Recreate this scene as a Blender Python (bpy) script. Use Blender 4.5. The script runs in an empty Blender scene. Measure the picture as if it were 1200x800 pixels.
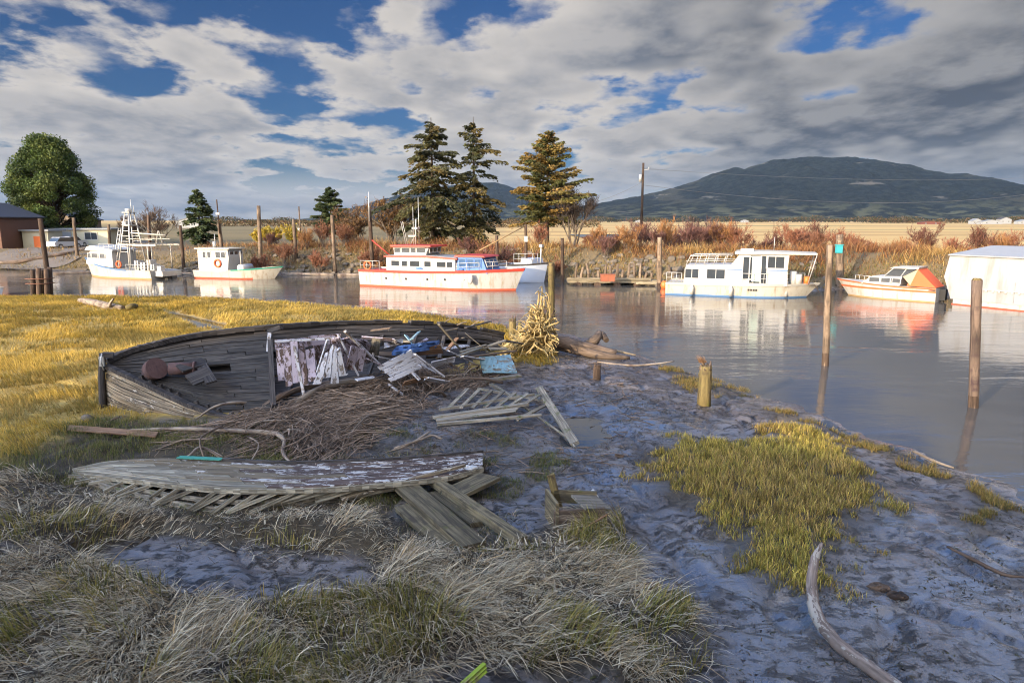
import bpy, math, random
import numpy as np
from mathutils import Vector, Matrix

random.seed(7)
rng = np.random.default_rng(7)
scene = bpy.context.scene
COL = scene.collection
R = math.radians

# ------------------------------------------------------------------ camera
CAM_Z = 5.5
PITCH = R(10.06)
cam_data = bpy.data.cameras.new('camera')
cam_data.lens = 24.0
cam_data.sensor_width = 36.0
cam_data.clip_start = 0.1
cam_data.clip_end = 20000
cam = bpy.data.objects.new('camera', cam_data)
COL.objects.link(cam)
cam.location = (0, 0, CAM_Z)
cam.rotation_euler = (math.pi / 2 - PITCH, 0, 0)
scene.camera = cam

# ------------------------------------------------------------------ render settings
scene.render.engine = 'CYCLES'
scene.cycles.use_denoising = True
scene.cycles.filter_width = 1.1
scene.cycles.max_bounces = 6
scene.cycles.diffuse_bounces = 3
scene.cycles.glossy_bounces = 3
scene.cycles.transmission_bounces = 3
scene.cycles.transparent_max_bounces = 6
scene.cycles.volume_bounces = 0
scene.cycles.caustics_reflective = False
scene.cycles.caustics_refractive = False
scene.cycles.sample_clamp_indirect = 4.0
scene.view_settings.view_transform = 'Standard'
scene.view_settings.look = 'None'
scene.view_settings.exposure = 1.33
scene.view_settings.gamma = 1.0
scene.view_settings.use_curve_mapping = False

# ------------------------------------------------------------------ node helper
class NT:
    def __init__(self, tree):
        self.t = tree; self.n = tree.nodes; self.l = tree.links
    def new(self, kind, **kw):
        nd = self.n.new(kind)
        for k, v in kw.items(): setattr(nd, k, v)
        return nd
    def put(self, sock, v):
        if v is None: return
        if isinstance(v, bpy.types.NodeSocket): self.l.new(v, sock)
        elif isinstance(v, (tuple, list)):
            if len(v) == 3 and sock.type == 'RGBA': v = (*v, 1)
            sock.default_value = v
        else: sock.default_value = v
    def math(self, op, a, b=None, c=None, clamp=False):
        nd = self.new('ShaderNodeMath', operation=op, use_clamp=clamp)
        self.put(nd.inputs[0], a); self.put(nd.inputs[1], b)
        if c is not None: self.put(nd.inputs[2], c)
        return nd.outputs[0]
    def vmath(self, op, a, b=None, s=None):
        nd = self.new('ShaderNodeVectorMath', operation=op)
        self.put(nd.inputs[0], a); self.put(nd.inputs[1], b)
        if s is not None: self.put(nd.inputs[3], s)
        return nd.outputs[0]
    def sep(self, v):
        nd = self.new('ShaderNodeSeparateXYZ'); self.put(nd.inputs[0], v); return nd.outputs
    def comb(self, x=0., y=0., z=0.):
        nd = self.new('ShaderNodeCombineXYZ')
        for i, q in enumerate((x, y, z)): self.put(nd.inputs[i], q)
        return nd.outputs[0]
    def noise(self, vec, scale, detail=4, rough=0.5, dist=0.0):
        nd = self.new('ShaderNodeTexNoise')
        self.put(nd.inputs['Vector'], vec); nd.inputs['Scale'].default_value = scale
        nd.inputs['Detail'].default_value = detail; nd.inputs['Roughness'].default_value = rough
        nd.inputs['Distortion'].default_value = dist
        return nd.outputs['Fac']
    def voronoi(self, vec, scale, feature='F1'):
        nd = self.new('ShaderNodeTexVoronoi', feature=feature)
        self.put(nd.inputs['Vector'], vec); nd.inputs['Scale'].default_value = scale
        return nd.outputs['Distance']
    def step(self, v, a, b, lo=0., hi=1.):
        nd = self.new('ShaderNodeMapRange', interpolation_type='SMOOTHSTEP')
        self.put(nd.inputs[0], v)
        for i, q in enumerate((a, b, lo, hi)): self.put(nd.inputs[i + 1], q)
        return nd.outputs[0]
    def mix(self, f, a, b, blend='MIX'):
        nd = self.new('ShaderNodeMix', data_type='RGBA', blend_type=blend)
        self.put(nd.inputs[0], f); self.put(nd.inputs[6], a); self.put(nd.inputs[7], b)
        return nd.outputs[2]
    def attr(self, name):
        return self.new('ShaderNodeAttribute', attribute_name=name).outputs
    def coord(self, which='Object'):
        return self.new('ShaderNodeTexCoord').outputs[which]
    def bump(self, h, strength=0.5, dist=0.02):
        nd = self.new('ShaderNodeBump'); self.put(nd.inputs['Height'], h)
        nd.inputs['Strength'].default_value = strength; nd.inputs['Distance'].default_value = dist
        return nd.outputs[0]

# ------------------------------------------------------------------ sky and sun
SUN_EL = R(14.5)
SUN_AZ = math.atan2(-0.71, -0.704)          # measured from +Y towards +X: behind and to the left
SUN_FROM = Vector((math.sin(SUN_AZ) * math.cos(SUN_EL), math.cos(SUN_AZ) * math.cos(SUN_EL), math.sin(SUN_EL)))
sun_data = bpy.data.lights.new('sun', 'SUN')
sun_data.energy = 3.5
sun_data.angle = R(0.55)
sun_data.color = (1.0, 0.78, 0.50)
sun = bpy.data.objects.new('sun', sun_data)
COL.objects.link(sun)
sun.rotation_euler = SUN_FROM.to_track_quat('Z', 'Y').to_euler()

world = bpy.data.worlds.new('World')
scene.world = world
world.use_nodes = True
W = NT(world.node_tree)
W.n.clear()
skyn = W.new('ShaderNodeTexSky', sky_type='NISHITA')
skyn.sun_disc = False
skyn.sun_elevation = SUN_EL
skyn.sun_rotation = SUN_AZ
skyn.air_density = 1.0; skyn.dust_density = 0.6; skyn.ozone_density = 2.5
SEED = 88.8
d_ = W.coord('Generated')
dx, dy, dz = W.sep(d_)
zc = W.math('ADD', W.math('MAXIMUM', dz, 0.0), 0.17)
px_ = W.math('DIVIDE', dx, zc); py_ = W.math('DIVIDE', dy, zc)
P_ = W.comb(px_, W.math('MULTIPLY', py_, 0.8), SEED)
def cloud_field(v, det):
    return W.noise(v, 2.2, det, 0.57, 0.0)
na = cloud_field(P_, 10)
vw = W.vmath('ADD', P_, W.comb(W.math('MULTIPLY', na, .7), W.math('MULTIPLY', na, .5), 0.0))
pf = W.voronoi(vw, 4.4)
puff = W.math('MULTIPLY', W.math('SUBTRACT', .40, pf), .13)
n1 = W.math('ADD', na, puff)
nb = W.noise(P_, 0.34, 3, 0.5, 0.0)
Ps_ = W.vmath('ADD', P_, (-0.12, -0.16, 0.0))
n2 = cloud_field(Ps_, 6)
# cover: heavier to the right and low down, open overhead
bias = W.math('MULTIPLY_ADD', W.math('MAXIMUM', dx, -0.2), 0.17, 0.016)
bias = W.math('ADD', bias, W.step(dz, 0.03, 0.30, 0.15, 0.045))
bias = W.math('ADD', bias, W.step(dz, 0.285, 0.345, 0.0, -0.16))
bias = W.math('ADD', bias, W.step(dy, -0.45, 0.15, 0.16, 0.0))
bias = W.math('SUBTRACT', bias, W.math('MULTIPLY', W.step(dz, .10, .20), W.step(dx, .35, .0, 0.0, .03)))
bias = W.math('ADD', bias, W.math('MULTIPLY', W.step(dz, .02, .22, 1.0, 0.0), W.step(dx, -.1, -.5, 0.0, .06)))
bias = W.math('ADD', bias, W.math('MULTIPLY', W.math('SUBTRACT', nb, 0.5), 0.36))
cv = W.math('ADD', n1, bias)
alpha = W.math('MAXIMUM', W.step(cv, 0.455, 0.565), W.step(dz, 0.02, 0.085, 0.9, 0.0))
cs_ = W.math('ADD', cloud_field(P_, 2.5), bias)
thick = W.step(cs_, 0.51, 0.73)
lit = W.math('MULTIPLY_ADD', W.math('SUBTRACT', na, n2), 4.5, 0.36, clamp=True)
shade = W.math('MULTIPLY', thick, W.math('SUBTRACT', 1.0, W.math('MULTIPLY', lit, 0.62)))
rightdark = W.step(dx, 0.02, 0.42)
bright = W.mix(rightdark, (6.6, 6.2, 5.8), (4.2, 4.1, 4.1))
darkc = W.mix(rightdark, (2.1, 2.35, 2.9), (0.85, 1.0, 1.35))
ccol = W.mix(shade, bright, darkc)
low = W.step(dz, 0.0, 0.12)
ccol = W.mix(low, W.mix(0.5, ccol, (2.3, 2.7, 3.5)), ccol)
blue = W.mix(1.0, skyn.outputs[0], W.mix(W.step(dz, .28, .34), (0.21, 0.40, 0.72), (0.44, 0.68, 1.02)), 'MULTIPLY')
final = W.mix(alpha, blue, ccol)
# the sky round the sun, behind the camera, and the open sky overhead are brighter than the part in view
sd_ = W.new('ShaderNodeVectorMath', operation='DOT_PRODUCT'); W.put(sd_.inputs[0], d_); sd_.inputs[1].default_value = SUN_FROM
glow = W.math('POWER', W.math('MAXIMUM', sd_.outputs['Value'], 0.0), 3.0)
glowtint = W.comb(W.math('MULTIPLY', glow, 13.0), W.math('MULTIPLY', glow, 10.2), W.math('MULTIPLY', glow, 7.0))
gain = W.math('ADD', 0.46, W.step(dz, 0.28, 0.42, 0.0, 1.5))
final = W.mix(1.0, final, W.vmath('ADD', W.comb(gain, gain, gain), glowtint), 'MULTIPLY')
bg = W.new('ShaderNodeBackground'); W.put(bg.inputs[0], final); bg.inputs[1].default_value = 0.085
wo = W.new('ShaderNodeOutputWorld'); W.l.new(bg.outputs[0], wo.inputs[0])

# ------------------------------------------------------------------ helpers: photograph survey -> place on the ground
CP, SP = math.cos(PITCH), math.sin(PITCH)
def ray(px, py):
    u = (px - 600) / 800.0; v = (400 - py) / 800.0
    return u, CP + v * SP, -SP + v * CP
def PZ(px, py, z):
    a, b, c = ray(px, py); t = (z - CAM_Z) / c
    return Vector((a * t, b * t, z))
def PD(px, py, d):
    a, b, c = ray(px, py); t = d / b
    return Vector((a * t, d, CAM_Z + c * t))

def _hash(ix, iy, seed):
    h = (ix.astype(np.int64) * 374761393 + iy.astype(np.int64) * 668265263 + seed * 974711) & 0x7fffffff
    h = ((h ^ (h >> 13)) * 1274126177) & 0x7fffffff
    return ((h ^ (h >> 16)) & 0xffff) / 65535.0
def vnoise(x, y, seed=0):
    x = np.asarray(x, float); y = np.asarray(y, float)
    ix = np.floor(x); iy = np.floor(y); fx = x - ix; fy = y - iy
    fx = fx * fx * (3 - 2 * fx); fy = fy * fy * (3 - 2 * fy)
    a = _hash(ix, iy, seed); b = _hash(ix + 1, iy, seed); c = _hash(ix, iy + 1, seed); d = _hash(ix + 1, iy + 1, seed)
    return (a * (1 - fx) + b * fx) * (1 - fy) + (c * (1 - fx) + d * fx) * fy
def fbm(x, y, seed=0, octv=4):
    s = 0; a = 0.5; t = 0
    x = np.asarray(x, float); y = np.asarray(y, float)
    for i in range(octv):
        s = s + a * vnoise(x * 2 ** i, y * 2 ** i, seed + i * 17); t += a; a *= 0.5
    return s / t
def sstep(v, a, b):
    t = np.clip((v - a) / (b - a), 0, 1); return t * t * (3 - 2 * t)
def seg_dist(x, y, poly, closed=False):
    d = np.full(np.shape(x), 1e9); n = len(poly)
    for i in range(n if closed else n - 1):
        ax, ay = poly[i]; bx, by = poly[(i + 1) % n]
        ex, ey = bx - ax, by - ay; L = ex * ex + ey * ey + 1e-12
        t = np.clip(((x - ax) * ex + (y - ay) * ey) / L, 0, 1)
        d = np.minimum(d, (x - ax - t * ex) ** 2 + (y - ay - t * ey) ** 2)
    return np.sqrt(d)
def inside(x, y, poly):
    r = np.zeros(np.shape(x), bool); n = len(poly)
    for i in range(n):
        ax, ay = poly[i]; bx, by = poly[(i + 1) % n]
        if ay == by: continue
        c = ((ay > y) != (by > y)) & (x < (bx - ax) * (y - ay) / (by - ay) + ax)
        r ^= c
    return r
def sdist(x, y, poly):
    d = seg_dist(x, y, poly, True)
    return np.where(inside(x, y, poly), d, -d)

# ------------------------------------------------------------------ the lie of the land
near_px = [(-300, 352), (0, 348), (100, 346), (200, 347), (300, 351), (400, 358), (480, 365), (560, 374), (620, 384), (680, 397),
           (720, 411), (780, 428), (850, 450), (920, 476), (1000, 505), (1060, 525), (1120, 552), (1200, 592), (1300, 645), (1500, 760)]
near_line = [tuple(PZ(a, b, 0)[:2]) for a, b in near_px]
near_poly = [(-400, 30)] + near_line + [(30, 0), (45, -80), (-400, -80)]
far_px = [(-300, 313), (0, 316), (100, 318), (250, 321), (400, 321.5), (560, 325), (680, 330), (780, 336), (960, 341), (1000, 338), (1100, 343), (1250, 353)]
far_line = [tuple(PZ(a, b, 0)[:2]) for a, b in far_px]
far_poly = [(-400, 62)] + far_line + [(120, 34), (7000, 34), (7000, 9000), (-7000, 9000), (-7000, 62)]

def zone(pts, z=0.45):
    return [tuple(PZ(a, b, z)[:2]) for a, b in pts]
Z_POOL = zone([(95, 640), (180, 624), (300, 636), (430, 652), (445, 668), (425, 694), (310, 703), (215, 694), (140, 668)], 0.35)
Z_CREEK = zone([(185, 362), (215, 366), (268, 378), (262, 388), (232, 386), (205, 374)], 0.45)
Z_PUDDLE = zone([(664, 490), (694, 488), (706, 514), (682, 520), (668, 512)], 0.3)
Z_MEADOW = zone([(-400, 345), (0, 347), (200, 347), (300, 350), (400, 357), (480, 364), (570, 376), (640, 392), (655, 404), (640, 425), (600, 425), (560, 440), (400, 470), (300, 500), (120, 492), (0, 545), (-400, 560)])
Z_MEADOW_BACK = zone([(-400, 555), (0, 520), (110, 496), (210, 500), (330, 502), (350, 540), (330, 565), (250, 570), (120, 560), (60, 570), (-400, 600)])
Z_TUFT = zone([(350, 500), (430, 500), (560, 508), (640, 520), (660, 560), (580, 585), (480, 600), (380, 560), (330, 530)])
Z_BAND = zone([(-400, 560), (0, 560), (80, 555), (270, 585), (420, 582), (480, 600), (520, 640), (450, 652), (430, 650), (300, 634), (180, 622), (90, 640), (0, 655), (-400, 680)], 0.5)
Z_FRONT = zone([(-400, 650), (0, 648), (92, 642), (140, 672), (212, 698), (310, 706), (425, 697), (448, 668), (470, 640), (540, 625), (640, 630), (690, 585), (738, 615), (735, 685), (785, 705), (838, 745), (820, 768), (740, 795), (640, 775), (560, 752), (490, 790), (455, 860), (300, 1100), (-900, 1100)], 0.5)
Z_PATCH = zone([(740, 550), (765, 528), (800, 512), (850, 516), (905, 508), (885, 494), (930, 490), (975, 502), (1012, 530), (1045, 572), (1008, 606), (985, 640), (985, 690), (945, 700), (900, 692), (862, 660), (826, 610), (800, 592), (762, 582)], 0.45)
Z_EDGE = zone([(860, 478), (930, 484), (1010, 512), (1070, 528), (1130, 556), (1195, 596), (1170, 594), (1120, 572), (1060, 548), (1020, 530), (960, 500)], 0.15)
Z_CLUMP = zone([(1120, 606), (1150, 590), (1182, 606), (1178, 622), (1140, 622)], 0.3)
Z_SPIT = zone([(775, 425), (800, 430), (880, 452), (880, 462), (840, 470), (800, 455), (780, 440)], 0.15)

Z_SECTION = zone([(78, 548), (250, 530), (570, 525), (575, 560), (620, 640), (520, 645), (470, 605), (420, 592), (280, 606), (200, 600), (80, 572)], .5)
def terrain(x, y):
    x = np.asarray(x, float); y = np.asarray(y, float)
    dn = sdist(x, y, near_poly)
    df = sdist(x, y, far_poly)
    dn = dn + (fbm(x * .8, y * .8, 3, 3) - .5) * np.minimum(1.8, np.abs(dn) * 0.4 + 1.1)
    # near bank
    land = 0.03 + 0.42 * (1 - np.exp(-np.maximum(dn, 0) / 4.0)) + 0.05 * sstep(dn, 0, 0.8)
    mead = np.clip(sdist(x, y, Z_MEADOW), -1, 3)
    land = land + 0.10 * sstep(mead, -0.5, 1.0)
    land = land + 0.14 * (fbm(x * .45, y * .45, 5, 4) - .5) + 0.07 * (fbm(x * 2.1, y * 2.1, 9, 3) - .5)
    for zz, up in ((Z_BAND, .10), (Z_FRONT, .16), (Z_PATCH, .08), (Z_MEADOW_BACK, .05)):
        land = land + up * sstep(sdist(x, y, zz) + (fbm(x * 1.7, y * 1.7, 31, 3) - .5) * .7, -0.25, 0.35)
    sec_ = sstep(sdist(x, y, Z_SECTION) + .1, -0.5, 0.4)
    land = land * (1 - sec_) + sec_ * (0.40 + 0.06 * (fbm(x * 2.1, y * 2.1, 9, 3) - .5))
    pool = sstep(sdist(x, y, Z_POOL) + .30 + (fbm(x * 1.5, y * 1.5, 41, 3) - .5) * .5, -0.15, 0.25)
    land = land * (1 - pool) + pool * (0.30 + 0.05 * (fbm(x * 1.3, y * 1.3, 12, 3) - .5))
    land = land + (.06 * (fbm(x * 4.7, y * 4.7, 19, 3) - .5) - .10 * sstep(.06 - np.abs(fbm(x * .55, y * .42, 23, 3) - .5), 0, .05)) * sstep(y, 0, 6) * sstep(-y, -30, -22)
    creek = sstep(sdist(x, y, Z_CREEK), -0.3, 0.3)
    land = land * (1 - creek) + creek * 0.33
    pud = sstep(sdist(x, y, Z_PUDDLE) + (fbm(x * 1.9, y * 1.9, 47, 3) - .5) * .5, -0.9, 0.35)
    land = land * (1 - pud) + pud * 0.16
    # behind the camera the ground climbs to the raised bank the picture is taken from
    land = land + 3.2 * sstep(-y + 0.15 * np.abs(x) * 0, -4.2, -1.5) * sstep(-np.abs(x), -60, -20)
    near = np.where(dn > 0, land, np.maximum(-1.4, 0.03 + dn * 0.16))
    # far bank
    yard = sstep(-x, 30, 42)
    crest = 2.7 + 0.5 * (fbm(x * .12, y * .12, 51, 3) - .5)
    rise = sstep(df, -0.3, 6.0)
    bank = np.where(df > 0, rise * crest, 0)
    back = sstep(df, 7.5, 16.0)
    bank = bank * (1 - back) + back * (1.25 + 0.25 * fbm(x * .02, y * .02, 77, 2) * (1 - sstep(y, 90, 150)) + .12 * sstep(y, 90, 150))
    rise2 = sstep(df, -0.3, 9.0)
    bank2 = rise2 * (1.9 + 0.2 * (fbm(x * .1, y * .1, 53, 3) - .5))
    bank = bank * (1 - yard) + bank2 * yard
    bank = bank + 0.5 * (fbm(x * .9, y * .9, 61, 3) - .5) * sstep(df, 0.2, 2) * (1 - sstep(df, 8, 14))
    far = np.where(df > 0, bank, np.maximum(-1.4, df * 0.35))
    return np.where(df > -4, np.maximum(far, np.where(dn > 0, near, -1.4)), near)
def gz(x, y): return float(terrain(np.array([x]), np.array([y]))[0])
def PG(px, py, z0=0.45, it=5):
    z = z0
    for _ in range(it):
        p = PZ(px, py, z); z = 0.5 * z + 0.5 * gz(p.x, p.y)
    p = PZ(px, py, z); return Vector((p.x, p.y, gz(p.x, p.y)))
def drop(px, py, d):
    """the spot at distance d under a pixel column, on the ground"""
    p = PD(px, py, d); return Vector((p.x, p.y, gz(p.x, p.y)))

# ------------------------------------------------------------------ mesh builder
def xform(rot):
    if rot is None: return Matrix.Identity(3)
    if isinstance(rot, Matrix): return rot
    from mathutils import Euler
    return Euler(rot, 'XYZ').to_matrix()
class MB:
    def __init__(self):
        self.v = []; self.f = []; self.g = []; self.mi = []; self.sm = []; self.k = random.random() * 50
    def add(self, vs, fs, g=None, mi=0, smooth=False):
        o = len(self.v)
        self.v += [tuple(q) for q in vs]
        self.g += [tuple(q) for q in (g if g is not None else vs)]
        for q in fs:
            self.f.append([i + o for i in q]); self.mi.append(mi); self.sm.append(smooth)
        return self
    def box(self, c, s, rot=None, mi=0, taper=1.0):
        m = xform(rot); c = Vector(c); self.k += 1.37
        ax = sorted(range(3), key=lambda i: -s[i])
        vs, g = [], []
        for z in (-.5, .5):
            tp = taper if z > 0 else 1.0
            for (a, b) in ((-.5, -.5), (.5, -.5), (.5, .5), (-.5, .5)):
                l = Vector((a * s[0] * tp, b * s[1] * tp, z * s[2]))
                vs.append(c + m @ l); g.append((l[ax[0]], l[ax[1]] + l[ax[2]] * .7, self.k))
        return self.add(vs, [(0, 3, 2, 1), (4, 5, 6, 7), (0, 1, 5, 4), (1, 2, 6, 5), (2, 3, 7, 6), (3, 0, 4, 7)], g, mi)
    def beam(self, a, b, w, h=None, mi=0, up=(0, 0, 1), twist=0.0):
        h = w if h is None else h
        a = Vector(a); b = Vector(b); x = (b - a); L = x.length; x.normalize()
        u = Vector(up)
        if abs(x.dot(u)) > .98: u = Vector((0, 1, 0))
        y = u.cross(x).normalized(); z = x.cross(y)
        m = Matrix((x, y, z)).transposed()
        if twist: m = m @ Matrix.Rotation(twist, 3, 'X')
        return self.box((a + b) / 2, (L, w, h), m, mi)
    def tube(self, pts, r, n=8, mi=0, cap=True, smooth=True, rough=0.0):
        pts = [Vector(p) for p in pts]
        rs = list(r) if isinstance(r, (list, tuple)) else [r] * len(pts)
        self.k += 1.37
        vs, g, fs = [], [], []; u = None; L = 0
        for i, p in enumerate(pts):
            t = (pts[min(i + 1, len(pts) - 1)] - pts[max(i - 1, 0)])
            if t.length < 1e-9: t = Vector((0, 0, 1))
            t.normalize()
            if u is None:
                u = Vector((0, 0, 1)) if abs(t.z) < .9 else Vector((1, 0, 0))
            u = (u - t * u.dot(t))
            if u.length < 1e-6: u = t.orthogonal()
            u.normalize(); w = t.cross(u)
            if i: L += (p - pts[i - 1]).length
            for j in range(n):
                a = 2 * math.pi * j / n
                rr = rs[i] * (1 + (random.random() - .5) * rough)
                vs.append(p + (u * math.cos(a) + w * math.sin(a)) * rr)
                g.append((L, math.sin(a) * rs[i] * 1.6 + math.cos(a) * rs[i] * .6, self.k))
        for i in range(len(pts) - 1):
            for j in range(n):
                a = i * n + j; b = i * n + (j + 1) % n
                fs.append((a, b, b + n, a + n))
        self.add(vs, fs, g, mi, smooth)
        if cap:
            o = len(self.v) - len(vs)
            e = len(vs) - n
            self.f.append([o + j for j in range(n)][::-1]); self.mi.append(mi); self.sm.append(False)
            self.f.append([o + e + j for j in range(n)]); self.mi.append(mi); self.sm.append(False)
        return self
    def prism(self, prof, y0, y1, mi=0, inset=0.0):
        """profile in the xz plane, extruded along y"""
        n = len(prof)
        vs = [(x, y0, z) for x, z in prof] + [(x, y1, z) for x, z in prof]
        fs = [tuple(range(n)), tuple(range(2 * n - 1, n - 1, -1))]
        for i in range(n):
            j = (i + 1) % n
            fs.append((j, i, i + n, j + n))
        self.k += 1.3
        return self.add(vs, fs, [(x, z + y * .6, self.k) for x, y, z in vs], mi)
    def sheet(self, rows, mi=0, smooth=True, thick=0.0):
        m = len(rows[0]); vs = [Vector(p) for r in rows for p in r]
        fs = []
        for i in range(len(rows) - 1):
            for j in range(m - 1):
                a = i * m + j; fs.append((a, a + 1, a + m + 1, a + m))
        self.k += 1.3
        return self.add(vs, fs, [(p.x, p.y * .6 + p.z, self.k) for p in vs], mi, smooth)
    def planks(self, A, B, n, th=0.04, gap=0.012, lift=0.0, seg=(1.6, 3.4), rnd=0.012, skip=0.0, holes=None, mi=0, endj=0.0, mif=None):
        """planks running along two matching rails A and B (lists of points)"""
        A = [Vector(p) for p in A]; B = [Vector(p) for p in B]; m = len(A)
        Ls = [0]
        for i in range(1, m): Ls.append(Ls[-1] + ((A[i] + B[i]) / 2 - (A[i - 1] + B[i - 1]) / 2).length)
        for q in range(n):
            f0 = q / n; f1 = (q + 1) / n
            i = 0
            while i < m - 1:
                L = random.uniform(*seg); j = i + 1
                while j < m - 1 and Ls[j] - Ls[i] < L: j += 1
                if random.random() < skip or (holes and holes(f0, (Ls[i] + Ls[j]) / 2 / Ls[-1])):
                    i = j; continue
                off = lift + random.uniform(-rnd, rnd); self.k += 1.37
                vs, g, fs = [], [], []
                for s in range(i, j + 1):
                    P0 = A[s].lerp(B[s], f0); P1 = A[s].lerp(B[s], f1)
                    w = (P1 - P0); wl = w.length
                    if wl < 1e-6: w = Vector((0, 1, 0)); wl = 1e-4
                    t = (A[min(s + 1, m - 1)] + B[min(s + 1, m - 1)] - A[max(s - 1, 0)] - B[max(s - 1, 0)]).normalized()
                    nrm = t.cross(w).normalized(); wn = w.normalized()
                    if s == i: e = t * (gap * .6 + (random.random() * endj if i == 0 else 0))
                    elif s == j: e = -t * (gap * .6 + (random.random() * endj if j == m - 1 else 0))
                    else: e = Vector((0, 0, 0))
                    gp = min(gap, wl * .2)
                    P0 = P0 + wn * gp * .5 + nrm * off + e; P1 = P1 - wn * gp * .5 + nrm * off + e
                    vs += [P0, P1, P1 - nrm * th, P0 - nrm * th]
                    g += [(Ls[s], 0, self.k), (Ls[s], wl, self.k), (Ls[s], wl + th, self.k), (Ls[s], -th, self.k)]
                c = j - i
                for s in range(c):
                    a = s * 4
                    for e in range(4):
                        fs.append((a + e, a + (e + 1) % 4, a + 4 + (e + 1) % 4, a + 4 + e))
                fs.append((0, 3, 2, 1)); fs.append((c * 4, c * 4 + 1, c * 4 + 2, c * 4 + 3))
                self.add(vs, fs, g, mif(f0, (Ls[i] + Ls[j]) / 2 / Ls[-1]) if mif else mi)
                i = j
        return self
    def lump(self, c, s, seed=0, n=6, m=8, amp=.25, mi=0, smooth=False):
        c = Vector(c); rr = random.Random(seed); vs = []; fs = []
        ph = [rr.uniform(0, 6.28) for _ in range(6)]
        vs.append(c - Vector((0, 0, s[2])))
        for i in range(1, n):
            th = math.pi * i / n - math.pi / 2
            for j in range(m):
                a = 2 * math.pi * j / m
                k = 1 + amp * (math.sin(2 * a + ph[0] + i) * .5 + math.sin(3 * a + ph[1]) * math.cos(th * 2 + ph[2]) * .5 + rr.uniform(-.5, .5))
                vs.append(c + Vector((math.cos(a) * math.cos(th) * s[0] * k, math.sin(a) * math.cos(th) * s[1] * k, math.sin(th) * s[2] * k)))
        vs.append(c + Vector((0, 0, s[2])))
        for j in range(m):
            fs.append((0, 1 + (j + 1) % m, 1 + j))
            for i in range(n - 2):
                a = 1 + i * m + j; b = 1 + i * m + (j + 1) % m
                fs.append((a, b, b + m, a + m))
            o = 1 + (n - 2) * m
            fs.append((o + j, o + (j + 1) % m, len(vs) - 1))
        return self.add(vs, fs, None, mi, smooth)
    def build(self, name, mats, parent=None, loc=None):
        me = bpy.data.meshes.new(name)
        off = Vector(loc) if loc is not None else Vector((0, 0, 0))
        me.from_pydata([tuple(Vector(q) - off) for q in self.v], [], self.f)
        if not isinstance(mats, (list, tuple)): mats = [mats]
        for m in mats: me.materials.append(m)
        me.polygons.foreach_set('material_index', self.mi)
        me.polygons.foreach_set('use_smooth', self.sm)
        a = me.attributes.new('g', 'FLOAT_VECTOR', 'POINT')
        a.data.foreach_set('vector', np.array(self.g, np.float32).ravel())
        me.update()
        o = bpy.data.objects.new(name, me); COL.objects.link(o)
        if loc is not None: o.location = off
        if parent is not None: o.parent = parent
        return o

def np_mesh(name, v, f, mat, col=None, smooth=False, parent=None, corners=None):
    """fast mesh from arrays; f has shape (m,k)"""
    v = np.asarray(v, np.float32).reshape(-1, 3); f = np.asarray(f, np.int32)
    me = bpy.data.meshes.new(name)
    me.vertices.add(len(v)); me.vertices.foreach_set('co', v.ravel())
    m, k = f.shape
    me.loops.add(m * k); me.loops.foreach_set('vertex_index', f.ravel())
    me.polygons.add(m); me.polygons.foreach_set('loop_start', np.arange(0, m * k, k, dtype=np.int32))
    me.polygons.foreach_set('loop_total', np.full(m, k, np.int32))
    if smooth: me.polygons.foreach_set('use_smooth', np.ones(m, bool))
    me.materials.append(mat)
    if col is not None:
        a = me.attributes.new('col', 'FLOAT_COLOR', 'POINT')
        c4 = np.ones((len(v), 4), np.float32); c4[:, :3] = col
        a.data.foreach_set('color', c4.ravel())
    me.update(calc_edges=True); me.validate()
    o = bpy.data.objects.new(name, me); COL.objects.link(o)
    if parent is not None: o.parent = parent
    return o

def tag(o, label=None, cat=None, group=None, kind=None):
    if label: o['label'] = label
    if cat: o['category'] = cat
    if group: o['group'] = group
    if kind: o['kind'] = kind
    return o
def empty(name, loc, rz=0.0, label=None, cat=None, group=None):
    o = bpy.data.objects.new(name, None); COL.objects.link(o)
    o.location = loc; o.rotation_euler = (0, 0, rz); o.empty_display_size = .3
    return tag(o, label, cat, group)
def spline(pts, m):
    """Catmull-Rom through pts, m samples"""
    P = [Vector(p) for p in pts]; P = [P[0] * 2 - P[1]] + P + [P[-1] * 2 - P[-2]]
    n = len(P) - 3; out = []
    for i in range(m):
        t = i / (m - 1) * n; k = min(int(t), n - 1); t -= k
        a, b, c, d = P[k:k + 4]
        out.append(.5 * ((2 * b) + (c - a) * t + (2 * a - 5 * b + 4 * c - d) * t * t + (3 * b - a - 3 * c + d) * t ** 3))
    return out

# ------------------------------------------------------------------ materials
def new_mat(name):
    m = bpy.data.materials.new(name); m.use_nodes = True
    t = NT(m.node_tree); t.n.clear()
    out = t.new('ShaderNodeOutputMaterial')
    p = t.new('ShaderNodeBsdfPrincipled')
    t.l.new(p.outputs[0], out.inputs[0])
    return m, t, p
def setp(t, p, col=None, rough=None, norm=None, spec=None, metal=None):
    if col is not None: t.put(p.inputs['Base Color'], col)
    if rough is not None: t.put(p.inputs['Roughness'], rough)
    if norm is not None: t.put(p.inputs['Normal'], norm)
    if spec is not None: t.put(p.inputs['Specular IOR Level'], spec)
    if metal is not None: t.put(p.inputs['Metallic'], metal)

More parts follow.
